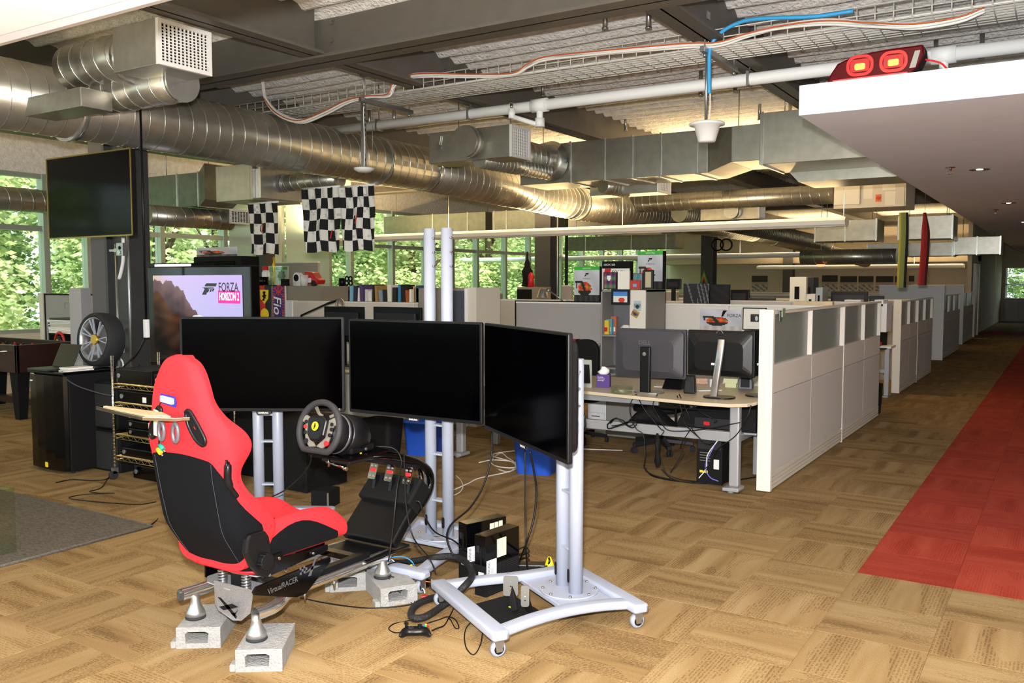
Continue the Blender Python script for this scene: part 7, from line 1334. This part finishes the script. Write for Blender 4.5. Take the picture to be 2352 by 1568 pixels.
lath('bottle', 'small red bottle at the left end of the tower', 'bottle', 584, Yi, zt_, ([(0, 0), (.045, 0), (.045, .12), (.02, .15), (0, .15)], [(.02, .15), (.02, .19), (0, .19)]), ('redp', 'darkgrey'))
lath('bottle', 'white drink bottle with a red cap on the tower', 'bottle', 597, Yi, zt_, ([(0, 0), (.06, 0), (.06, .19), (.045, .23), (0, .23)], [(.05, .23), (.05, .29), (0, .295)]), ('white', 'redp'))
lath('cup', 'dark glossy cup standing over the red and black scarf', 'cup', 607, Yi - .05, zt_, ([(0, 0), (.08, 0), (.09, .13), (.08, .13), (0, .02)],), ('blackg',))
lath('pennant_stand', 'thin golden trophy figure among the bottles', 'trophy', 630, Yi + .1, zt_, ([(0, 0), (.04, 0), (.03, .06), (.012, .2), (.03, .30), (.012, .36), (.018, .42), (0, .44)],), (mat('gold', '#c9a02c', .3, .9),))
x = Fy(651, 650, Yi).x; q = thing('display_case', 'clear plastic display case with a printed box on the tower', 'display case', (x, Yi, zt_), group='trophies and toys on the towers'); MB('white').box(x - .17, x + .10, Yi, Yi + .02, zt_ + .001, zt_ + .29).build('back_card', q); MB('paper').picture(lambda u, v: (90, 150, 90) if v > .85 else ((60, 70, 90) if (u - .5) ** 2 + (v - .5) ** 2 < .1 else (205, 212, 224)), (x - .16, Yi - .001, zt_ + .01), (1, 0, 0), (0, 0, 1), .25, .27, 12, 12).build('print', q); MB(acr).box(x - .18, x + .12, Yi - .12, Yi - .115, zt_ + .001, zt_ + .29).box(x + .115, x + .12, Yi - .12, Yi + .02, zt_ + .001, zt_ + .29).build('clear_front', q)
x = Fy(655, 650, Yi - .15).x; tag(MB('blackm').box(x - .07, x + .07, Yi - .17, Yi - .13, zt_ + .001, zt_ + .10).build('small_box', bevel=.003), 'small dark box in front of the display case', 'box')
x = Fy(684, 650, Yi).x; q = thing('round_speaker', 'white rounded speaker with a black disc on the taupe tower', 'speaker', (x, Yi, z1b), group='trophies and toys on the towers'); MB('whitep').prism([(-.07, 0), (.07, 0), (.07, .13)] + [(.07 * math.cos(k * math.pi / 8), .13 + .07 * math.sin(k * math.pi / 8)) for k in range(1, 8)] + [(-.07, .13)], (x, Yi + .05, z1b + .001), (1, 0, 0), (0, 0, 1), .08).build('case', q, bevel=.004); MB('blackm').cyl((x, Yi - .034, z1b + .12), (x, Yi - .03, z1b + .12), .05, n=24).build('disc', q)
lath('cup', 'white paper cup beside the round white speaker', 'cup', 699, Yi, z1b, ([(0, 0), (.05, 0), (.065, .16), (.06, .16), (0, .01)],), ('whitep',))
x = Fy(716, 650, Yi + .1).x; q = thing('model_car', 'red model car with white stripe on the taupe tower', 'toy car', (x, Yi + .1, z1b), group='trophies and toys on the towers'); MB('redp').prism([(-.17, .03), (.17, .03), (.19, .09), (.12, .12), (.06, .20), (-.08, .21), (-.14, .13), (-.19, .11)], (x, Yi + .2, z1b), (1, 0, 0), (0, 0, 1), .16).build('car_body', q, bevel=.015); MB('white').box(x - .03, x + .05, Yi + .035, Yi + .04, z1b + .05, z1b + .12).build('stripe', q)
for sx_ in (-.1, .1): MB('rubber').cyl((x + sx_, Yi + .02, z1b + .042), (x + sx_, Yi + .07, z1b + .042), .04, n=16).build('wheel', q)
# grey framed panel behind
cross_panel('grey framed tall panel behind the trophies', 12.3, Fy(590, 620, 12.3).x, Fy(730, 620, 12.3).x, Fy(660, 602, 12.3).z, 1, 'fabric_d', .06)
# cream panels
Yc1 = 8.25; a, b, z0, z1 = yspan(660, 690, 740, 951, Yc1); t = cross_panel('cream two part divider behind the left and middle screens', Yc1, a, b, z1, 2, 'cream'); MB('white').box(a - .02, a + .10, Yc1 - .012, Yc1 + .09, 0, z1 + .004).build('end_post', t, bevel=.003); zcp = z1
t, a, b, z0, z1 = flatcab('storage_tower', 'grey tower behind the twin silver poles with dark side', 'cabinet', Yc1 + .1, 951, 661, 740, 1074, .5, taupe, 0); MB(mat('dark_slate', '#474c58', .6)).box(a + (b - a) * .70, b - .03, Yc1 + .09, Yc1 + .1, .1, z1 - .03).build('dark_door', t); MB('white').box(b - .03, b, Yc1 + .08, Yc1 + .1, 0, z1).build('edge_trim', t); a2, b2, _, z2 = yspan(1076, 660, 740, 1094, Yc1 + .1); MB('cream').box(b, b2, Yc1 + .1, Yc1 + .6, 0, z2).build('side_panel', t)
a, b, z0, z1 = yspan(1090, 686, 780, 1300, 9.8); cross_panel('yellowish beige divider beyond the right screen', 9.8, a, b, z1, 1, beige2)
a, b, z0, z1 = yspan(738, 658, 690, 812, 9.3); t, *_r = flatcab('low_cabinet', 'dark grey low cabinet right of the taupe tower', 'cabinet', 9.66, 740, 657, 690, 812, .5, mat('cab_dark', '#5d5b5c', .6), 0); _zc = _r[3]; tag(MB('blackm').box(_r[1] - .35, _r[1] - .03, 9.55, 9.65, _zc - .22, _zc - .06).build('printer', bevel=.01), 'black printer tray sticking out of the low cabinet', 'printer')
for i, (px, nm, lab) in enumerate(((786, 'mug', 'black mug with white letters on the low cabinet'), (801, 'ornament', 'black knotted ornament on the low cabinet'))):
    x = Fy(px, 650, 9.8).x; q = thing(nm, lab, nm, (x, 9.8, _zc)); (MB('black').lathe([(0, 0), (.05, 0), (.05, .12), (.045, .12), (.04, .01), (0, .01)], (x, 9.8, _zc + .001), n=18).build('mug_body', q) if i == 0 else [MB('blackm').lathe([(.03, -.012), (.045, 0), (.03, .012), (.02, 0)], (x + dx, 9.8, _zc + z), (0, 1, 0), n=14, close=True).build('ring', q) for dx, z in ((-.04, .046), (.04, .046), (-.035, .11), (.035, .11))])
# books on the cream divider ledge
x0 = Fy(803, 690, Yc1 + .1).x; shf = thing('book_shelf', 'narrow ledge with a row of books behind the cream divider', 'shelf', (x0, Yc1 + .2, zcp - .03)); MB('cream').box(x0 - .05, Fy(950, 690, Yc1 + .1).x, Yc1 + .085, Yc1 + .36, zcp - .03, zcp).box(x0, x0 + .04, Yc1 + .1, Yc1 + .3, 0, zcp - .03).box(Fy(944, 690, Yc1 + .1).x, Fy(950, 690, Yc1 + .1).x, Yc1 + .1, Yc1 + .3, 0, zcp - .03).build('ledge', shf, bevel=.003)
random.seed(5); x = x0; cols = ['#7fb6d0', '#2c2e44', '#e8e6e4', '#54406e', '#d8d4d0', '#ece9e2', '#1f1d1c', '#a8854a', '#8a9aa6', '#24242a', '#e6e2d4', '#28241e', '#3a8ac0', '#1d1a18', '#b0572c', '#ede9da', '#c8a86a', '#35507a']
names_ = ['pale blue', 'navy', 'white', 'purple', 'light grey', 'thick white', 'black', 'tan', 'blue grey', 'charcoal', 'ivory', 'dark brown', 'bright blue', 'near black', 'rust', 'cream', 'sand', 'denim blue']
for i, c in enumerate(cols):
    w_ = random.uniform(.028, .06); h_ = random.uniform(.13, .22); ln = random.uniform(-.012, .012); o = MB(mat('book' + c, c, .6)).hexa([(x, Yc1 + .1, zcp + .001), (x + w_, Yc1 + .1, zcp + .001), (x + w_, Yc1 + .3, zcp + .001), (x, Yc1 + .3, zcp + .001), (x + ln, Yc1 + .1, zcp + h_), (x + w_ + ln, Yc1 + .1, zcp + h_), (x + w_ + ln, Yc1 + .3, zcp + h_), (x + ln, Yc1 + .3, zcp + h_)]).build('book'); tag(o, names_[i] + ' book in the row on the cream divider', 'book', 'books on the cream divider'); x += w_ + .014 + (.02 if i % 4 == 3 else 0)
# monitor tops and lamp in the middle cubicle
for xl, yt, xr, lab in ((744, 703, 833, 'monitor top showing over the left screen beside a lamp'), (857, 704, 966, 'wide black monitor top showing over the middle screen')):
    a, b, z0, z1 = yspan(xl, yt, 760, xr, 7.4); q = thing('computer_monitor', lab, 'monitor', ((a + b) / 2, 7.4, .73), group='monitors behind the driving screens'); MB('black').box(a, b, 7.4, 7.44, z1 - .40, z1).build('front_frame', q, bevel=.006); MB('darkgrey').box(a + .05, b - .05, 7.37, 7.4, z1 - .33, z1 - .06).build('rear_shell', q, bevel=.012); MB('black').box((a + b) / 2 - .03, (a + b) / 2 + .03, 7.38, 7.42, .74, z1 - .3).prism(rounded(.24, .2, .05), ((a + b) / 2, 7.42, .731), (1, 0, 0), (0, 1, 0), .012).build('stand', q)
q = thing('desk', 'pale desk hidden behind the driving screens carrying two monitors', 'desk', (-6, 7.5, 0)); MB('desk_top' if 'desk_top' in M else MATS['desk_top']).box(-8.3, -5.55, 7.1, 7.9, .70, .73).build('desktop', q, bevel=.003)
for x in (-8.2, -5.65): MB('silver2').box(x - .03, x + .03, 7.45, 7.51, .03, .70).build('leg', q); MB('silver2').box(x - .03, x + .03, 7.15, 7.85, 0, .03).build('leg_foot', q)
e0, e1, e2 = Fy(692, 724, 7.6), Fy(752, 697, 7.6), Fy(768, 692, 7.6); q = thing('desk_lamp', 'black jointed desk lamp with silver head over the left monitor', 'lamp', (e0.x, 7.6, .73)); MB('blackm').cyl(e0, e1, .011, n=8).cyl(e1, e2, .014, n=8).cyl((e0.x, 7.6, .74), e0, .012, n=8).cyl((e0.x, 7.6, .731), (e0.x, 7.6, .75), .09, n=20).build('lamp_arm', q); MB('brushed').lathe([(.06, -.05), (.045, .01), (.02, .035), (0, .04)], e2 + Vector((.09, 0, -.0)), n=20).build('lamp_shade', q); MB('blackm').cyl(e2, e2 + Vector((.09, 0, .03)), .012, n=8).build('joint', q)
# ---- chequered flags
def flag(label, Y, xl, yt, yb, xr, nc, nr, seed, ph, mark):
    a, b, zb, z1 = yspan(xl, yt, yb, xr, Y); t = thing('chequered_flag', label, 'flag', ((a + b) / 2, Y, zb), group='hanging chequered flags'); rnd = random.Random(seed); m = MB('white').use(attr_mat('flag_cloth', .9)); sx, sy = nc * 4, nr * 4
    pts = []
    for j in range(sy + 1):
        v = j / sy
        for i in range(sx + 1):
            u = i / sx; dpt = (1 - v) ** .8; pts.append((a + (b - a) * (u + .012 * math.sin(v * 9 + ph)) + (b - a) * .02 * (u - .5) * (1 - v), Y + .035 * dpt * math.sin(u * 15 + ph + v * 2) + .012 * math.sin(u * 31 + v * 5), zb + (z1 - zb) * v + .012 * dpt * math.sin(u * 11 + ph)))
    m.add(pts)
    for j in range(sy):
        for i in range(sx):
            k = j * (sx + 1) + i; blk = (i // 4 + j // 4 + ph_i(ph)) % 2; c = (20, 20, 24) if blk else (226, 224, 218)
            if not blk and rnd.random() < .10: c = rnd.choice([(188, 190, 198), (206, 196, 186), (196, 196, 190)])
            m.cols[len(m.f)] = lin(c); m.face([k, k + 1, k + sx + 2, k + sx + 1], True)
    m.build('cloth', t); MB('white').cyl((a, Y, z1), (b, Y, z1), .012, n=8).build('top_hem', t); 
    for x in (a + .03, b - .03): MB('zinc').cyl((x, Y, z1), (x, Y, 2.94 if abs(x + 7.6) < .4 else 3.96), .002, n=4).build('hanging_string', t)
    c = Vector((a + (b - a) * mark[0], Y - .045, zb + (z1 - zb) * mark[1])); MB('redp').bar(c, c + Vector((.03, 0, .10)), .014, .002, up=(0, 1, 0)).use('blackm').bar(c + Vector((-.025, 0, .01)), c + Vector((-.005, 0, .09)), .014, .002, up=(0, 1, 0)).build('printed_mark', t); return t
def ph_i(p): return int(p)
Yf = 7.75; flag('smallest chequered flag hanging at the left under the air box', Yf, 571, 468, 584, 640, 5, 5, 1, 1.0, (.52, .42)); flag('middle chequered flag with the widest bottom hem', Yf, 695, 434, 579, 782, 6, 6, 2, 2.3, (.8, .2)); flag('right chequered flag with a small red mark near its middle', Yf, 781, 430, 576, 862, 6, 6, 3, 1.7, (.5, .42))
# ---- window sill furniture in the middle distance
t, a, b, z0, z1 = flatcab('storage_tower', 'grey cabinet with dark glass door by the windows left of the middle column', 'cabinet', 13.2, 1188, 659, 700, 1233, .5, taupe, 0); MB('blackm').box(a, a + (b - a) * .75, 13.19, 13.2, .9, z1 - .04).build('dark_door', t)
p = Fy(1214, 655, 13.4); q = thing('action_figure', 'dark red and black toy figure on the cabinet by the windows', 'figurine', (p.x, 13.4, z1)); MB('redp').lathe([(0, 0), (.07, 0), (.05, .12), (.06, .2), (.02, .26), (0, .26)], (p.x + .05, 13.4, z1 + .001), n=12).build('lower_body', q); MB('blackm').lathe([(0, 0), (.1, .01), (.08, .14), (.10, .28), (.05, .36), (.05, .42), (.02, .5), (.015, .62), (0, .63)], (p.x - .04, 13.42, z1 + .001), n=12).build('cloak', q)
for (xl, yt, xr, Y, lab) in ((1094, 672, 1150, 14.2, 'grey low partition under the bright window'), (1515, 668, 1555, 14.0, 'grey end panel right of the middle column'), (1290, 655, 1312, 13.6, 'narrow grey panel beside the column pipe')):
    a, b, z0, z1 = yspan(xl, yt, 720, xr, Y); cross_panel(lab, Y, a, b, z1, 1, 'fabric_d')
p = Fx(1273, 600, -8.27); pipe('conduit', 'grey conduit running up the right side of the middle column', (p.x, 14.7, 0), (p.x, 14.7, 3.6), .02, 'zinc'); pipe('conduit', 'dark pipe beside the middle column', (-8.1, 14.75, 0), (-8.1, 14.75, 3.6), .03, 'blackm')
# ---- far cubicles
def far_mon(label, Y, xl, yt, yb, xr, m='black'):
    a, b, z0, z1 = yspan(xl, yt, yb, xr, Y); t = thing('computer_monitor', label, 'monitor', ((a + b) / 2, Y, .73), group='monitors in the far cubicles'); MB(m).box(a, b, Y, Y + .05, z0, z1).build('housing', t, bevel=.006); MB('darkgrey').box(a + .04, b - .04, Y - .03, Y, z0 + .04, z1 - .05).build('rear_shell', t); MB('black').box((a + b) / 2 - .03, (a + b) / 2 + .03, Y, Y + .04, .74, z0).box((a + b) / 2 - .14, (a + b) / 2 + .14, Y - .1, Y + .12, .731, .745).build('stand', t)
rows_ = [(12.4, -7.2, -4.4, 1.40), (12.4, -4.35, -2.15, 1.42), (14.3, -5.6, -3.2, 1.36), (16.2, -8.0, -2.3, 1.38), (18.0, -7.0, -2.35, 1.36), (21.2, -9.5, -2.4, 1.38), (24.6, -10, -2.6, 1.36), (28, -11, -2.7, 1.36)]
labs = ['long beige cross partition left of the dark poster boards', 'cross partition behind the dark poster boards', 'grey cross partition behind the white carton', 'cross partition behind the second corridor gap', 'cross partition at the end of the second corridor panel', 'cross partition level with the third corridor panel', 'far cross partition in front of the posters', 'farthest cross partition before the far wall']
for (Y, x0, x1, h), lb in zip(rows_, labs): cross_panel(lb, Y, x0, x1, h, max(2, int((x1 - x0) / 1.5)), 'fabric_d' if Y > 13 else 'fabric_l')
for k, (Y, x0, x1) in enumerate(((13.3, -7.2, -2.4), (17.1, -8, -2.5), (22.5, -9, -2.7), (26.0, -9.5, -2.8))):
    q = thing('desk', ['nearest', 'second', 'third', 'farthest'][k] + ' long desk run between the far cross partitions', 'desk', ((x0 + x1) / 2, Y, 0), group='far desk runs'); MB(MATS['desk_top']).box(x0, x1, Y - .35, Y + .35, .70, .73).build('desktop', q)
    for i in range(4): x = x0 + .1 + (x1 - x0 - .2) * i / 3; MB('silver2').box(x - .03, x + .03, Y - .3, Y + .3, 0, .70).build('leg', q)
far_mon('black monitor with a white logo right of the dark poster boards', 13.2, 1678, 665, 700, 1720); far_mon('wide black monitor over the nearest partition', 13.3, 1908, 669, 698, 1993); far_mon('small black monitor right of the wide black one', 13.3, 1996, 679, 705, 2030); far_mon('tiny monitor at the far left row below the window', 13.1, 1530, 640, 664, 1563); far_mon('grey backed monitor with a green sticker', 13.2, 1718, 684, 702, 1780, 'monitor_grey')
for (Y, xl, yt, yb, xr, c, lab) in ((12.0, 1570, 651, 700, 1629, '#2e2f36', 'dark printed poster board with pale streaks'), (12.05, 1630, 653, 700, 1676, '#1c1b1d', 'nearly black poster board standing beside the streaked one')):
    a, b, z0, z1 = yspan(xl, yt, yb, xr, Y); q = thing('poster_board', lab, 'poster', ((a + b) / 2, Y, z0), group='dark poster boards'); MB('blackm').box(a, b, Y, Y + .03, z0 - .72, z1).build('board', q); col = tuple(int(c[i:i + 2], 16) for i in (1, 3, 5))
    MB('paper').picture((lambda u, v: (120, 122, 130) if (abs(u - .15 - (1 - v) * .25) < .03 or (u > .55 and math.sin(u * 45 + v * 9) > .3)) else col) if xl < 1600 else (lambda u, v: tuple(k_ + 8 * math.sin(u * 9 + v * 14) for k_ in col)), (a, Y - .002, z0), (1, 0, 0), (0, 0, 1), b - a, z1 - z0, 26, 16).build('print', q); MB('blackm').box((a + b) / 2 - .1, (a + b) / 2 + .1, Y + .03, Y + .3, 0, z0 - .70).build('stand', q)
for (Y, xl, yt, yb, xr, m_, lab) in ((15.4, 1818, 636, 672, 1855, 'white', 'white carton on the grey partition'), (15.5, 1855, 637, 672, 1872, 'darkgrey', 'dark box beside the white carton'), (12.6, 1856, 675, 704, 1876, 'paper', 'white box with black print on the partition'), (12.6, 1878, 660, 704, 1893, 'silver2', 'silver tin stack on the partition'), (12.55, 2012, 688, 703, 2032, 'white', 'white device over the partition edge')):
    a, b, z0, z1 = yspan(xl, yt, yb, xr, Y); q = thing('carton', lab, 'box', ((a + b) / 2, Y, z0), group='boxes on the far partitions'); z0 = 1.361 if Y > 15 else min(z0, 1.421); MB(m_).box(a, b, Y - .1, Y + .25, z0 - .0, z1).build('carton_body', q, bevel=.004); MB('blackm').box(a + (b - a) * .3, a + (b - a) * .6, Y - .102, Y - .1, z0 + .03, z0 + (z1 - z0) * .6).build('printed_patch', q)
cross_panel('taller grey panel carrying the white carton', 15.3, Fy(1800, 680, 15.3).x, Fy(1880, 680, 15.3).x, 1.36, 1, 'fabric_d', .5)
a, b, z0, z1 = yspan(1942, 688, 700, 1980, 12.5); q = thing('game_console', 'white game console lying on the far desk partition', 'game console', ((a + b) / 2, 12.5, z0)); MB('whitep').box(a, b, 12.42, 12.62, 1.421, z1).build('case', q, bevel=.008)
# gap after the first partition: shelf, bin, white box
q = thing('white_cabinet', 'small white wall box at the gap after the nearest partition', 'cabinet', (-2.0, 12.6, 1.0)); a = Fx(2016, 740, -2.02); MB('white').box(-2.3, -2.02, 12.45, 12.85, 1.02, 1.40).build('cabinet_body', q, bevel=.008)
q = thing('desk', 'white desk with open legs seen through the corridor gap', 'desk', (-2.5, 13.4, 0)); MB('white').box(-3.3, -2.15, 13.68, 14.1, .72, .75).build('desktop', q)
for x in (-3.2, -2.22): MB('silver2').box(x - .03, x + .03, 13.8, 13.88, .02, .72).build('leg', q); MB('silver2').box(x - .04, x + .04, 13.7, 14.05, 0, .02).build('leg_foot', q)
MB('silver2').box(-3.2, -2.22, 13.82, 13.86, .35, .40).build('cross_bar', q); tag(MB('redp').box(-2.5, -2.3, 13.72, 13.85, .751, .80).build('red_box', bevel=.004), 'red box on the white desk in the corridor gap', 'box'); tag(MB('blackm').box(-2.55, -2.25, 13.92, 13.98, .751, 1.15).build('black_screen', bevel=.006), 'black screen on the white desk in the corridor gap', 'monitor')
q = thing('waste_bin', 'black waste bin at the far end of the nearest partition', 'bin', (-2.08, 11.95, 0)); rows = [[Vector((-2.1 + u * s_, 11.95 + v * s_, z)) for u, v in rounded(.24, .34, .04, 4)] for s_, z in ((.85, 0), (1, .38), (.96, .38), (.8, .02))]; MB('blackm').loft(rows, closed=True).cap(rows[0], True).build('bin_body', q)
# ---- wind socks hanging from the air unit
def sock(label, Y, pts, wpx, c1, c2, c3, nm):
    t = thing('wind_sock', label, 'wind sock', Fy(*pts[-1], Y), group='hanging wind socks'); P = smooth_path([Fy(px, py, Y) for px, py in pts], 6); n = 12; m = MB('white').use(attr_mat('flag_cloth', .9)); N = len(P); base = len(m.v); W_ = [(.35 + .65 * min(1, i / N * 3)) for i in range(N)] if nm else [1] * N
    r = abs(Fy(pts[0][0] + wpx / 2, pts[0][1], Y).x - Fy(pts[0][0] - wpx / 2, pts[0][1], Y).x) / 2
    m.add([p + Vector((r * w_ * math.cos(2 * math.pi * k / n), r * .6 * w_ * math.sin(2 * math.pi * k / n), 0)) for p, w_ in zip(P, W_) for k in range(n)])
    for i in range(N - 1):
        for k in range(n): a = i * n + k; b = i * n + (k + 1) % n; m.cols[len(m.f)] = lin([c1, c1, c2, c2, c3, c3][k % 6] if n else c1); m.face([a, b, b + n, a + n], True)
    m.build('cloth', t); MB('zinc').cyl(P[0], P[0] + Vector((0, 0, 3.96 - P[0].z)), .003, n=4).build('hanging_string', t)
sock('yellow green and dark striped fabric sock hanging under the air unit', 13.6, [(2076, 488), (2076, 540), (2073, 600), (2070, 660)], 22, (170, 160, 60), (120, 130, 70), (24, 26, 26), 0); sock('long dark red fabric sock hanging beside the soffit', 15.2, [(2124, 488), (2126, 530), (2124, 580), (2118, 655)], 20, (150, 26, 30), (120, 18, 24), (60, 12, 16), 1)
for i, px in enumerate((1648, 1668)): c = Fy(px, 562, 22.8); tag(MB('blackm').lathe([(.15, -.02), (.17, 0), (.15, .02), (.13, 0)], c, (.2, -1, 0), n=24, close=True).build('cable_coil'), ['left', 'right'][i] + ' black cable coil hanging by the far column', 'cable coil', 'cable coils'); MB('blackm').cyl(c + Vector((0, 0, .15)), (c.x, c.y, 3.6), .01, n=6).build('hanging_string', bpy.data.objects['cable_coil' if i == 0 else 'cable_coil.001'])
# ---- far wall: posters, bulkhead, door
MB(wall_p).box(-13.4, -2.5, YF - 1.2, YF, 2.35, 2.75).build('trim_2', kind='structure', bevel=.01)
for i, (xl, yt, yb, xr, c) in enumerate(((1727, 633, 668, 1763, (60, 58, 60)), (1930, 634, 668, 1968, (40, 40, 44)), (1972, 634, 668, 2006, (44, 44, 46)), (2012, 634, 668, 2052, (36, 36, 40)), (2056, 634, 668, 2078, (44, 42, 44)), (1888, 632, 668, 1924, (48, 46, 46)), (2088, 633, 665, 2100, (42, 42, 46)))):
    hung('far_poster', ['leftmost dark topped poster on the far wall', 'third dark topped poster on the far wall', 'fourth dark topped poster on the far wall', 'fifth dark topped poster on the far wall beside the socks', 'narrow poster behind the yellow sock', 'second dark topped poster on the far wall', 'last narrow poster behind the red sock'][i], 'poster', YF - .02, xl, yt, yb, xr, (lambda cc: lambda u, v: cc if v > .58 else ((170, 160, 150) if v > .42 else ((110, 120, 140) if math.sin(u * 17 + v * 23) > .2 else (190, 182, 165))))(c), nx=14, ny=12, group='posters on the far wall')
d = structure('door_1', (-2.48, 31, 0)); MB('wood').box(-2.49, -2.45, 30.6, 31.7, 0.01, 2.15).build('door_leaf', d); f = MB('cream_edge').box(-2.5, -2.42, 30.45, 30.6, 0, 2.25).box(-2.5, -2.42, 31.7, 31.85, 0, 2.25).box(-2.5, -2.42, 30.6, 31.7, 2.15, 2.25); f.build('door_frame', d); MB('zinc').cyl((-2.45, 30.72, 1.0), (-2.39, 30.72, 1.0), .02, n=8).build('door_handle', d)
MB(wall_p).box(-2.62, -2.5, 29.9, 33.2, 0, 4).build('wall_corridor', kind='structure')
q = thing('grey_cupboard', 'pale grey cupboard at the far end of the corridor', 'cabinet', (-1.6, 43.5, 0)); MB('cabgrey').box(-2.3, -1.3, 43.3, 43.9, 0, 1.0).build('cabinet_body', q); MB('fabric_d').box(-2.28, -1.81, 43.28, 43.3, .05, .95).box(-1.79, -1.32, 43.28, 43.3, .05, .95).build('doors', q)
q = thing('lounge_seat', 'dark low seat at the far end of the corridor', 'seat', (.2, 43, 0)); MB('blackm').box(-.5, .9, 42.7, 43.3, .1, .42).box(-.5, .9, 43.2, 43.35, .42, .8).build('seat', q, bevel=.04); 
for x in (-.42, .82): MB('blackm').box(x - .03, x + .03, 42.75, 43.25, 0, .1).build('leg', q)
c = Fy(1885, 606, 20); q = thing('pendant_lamp', 'small hanging lamp with orange lower half in the far office', 'lamp', c); MB(mat('lamp_orange', '#e89060', .5, emit=2.5)).lathe([(0, -.06), (.08, -.05), (.09, -.01), (0, -.01)], c, n=18).build('lamp_glass', q); MB('redp').lathe([(.09, -.01), (.07, .05), (0, .06)], c, n=18).build('lamp_shade', q); MB('white').cyl(c + Vector((0, 0, .05)), (c.x, c.y, 3.96), .006, n=5).build('cord', q)
q = thing('desk', 'small desk behind the grey divider carrying the silver lamp', 'desk', (-5.2, 9.5, 0)); MB(MATS['desk_top']).box(-5.6, -4.4, 9.3, 9.75, .70, .73).build('desktop', q); MB('silver2').box(-5.55, -5.5, 9.4, 9.7, 0, .70).box(-4.5, -4.45, 9.4, 9.7, 0, .70).build('leg', q)

p = Fy(1617, 640, 23.5); q = thing('wall_emblem', 'small triangular emblem in green yellow and red on the dark far column', 'emblem', p)
for k, c in enumerate(('#3aa04a', '#c8b83a', '#c83a30')):
    s_ = .05 * k
    MB(mat('emblem' + c, c, .5)).prism([(-.16 + s_ * .6, -.22), (-.11 + s_ * .6, -.22), (.0, .16 - s_ * 1.6), (.11 - s_ * .6, -.22), (.16 - s_ * .6, -.22), (.0, .24 - s_ * 1.6)], (p.x, 23.5, p.z), (1, 0, 0), (0, 0, 1), .006).build('emblem_stripe', q)
_d = bpy.data.objects.get('spiral_duct.010')
if _d: MB('zinc').cyl((_d.location.x + .3, _d.location.y + .5, _d.location.z), (_d.location.x + .3, _d.location.y + .5, 3.97), .006, n=6).build('hanger_rod', _d)
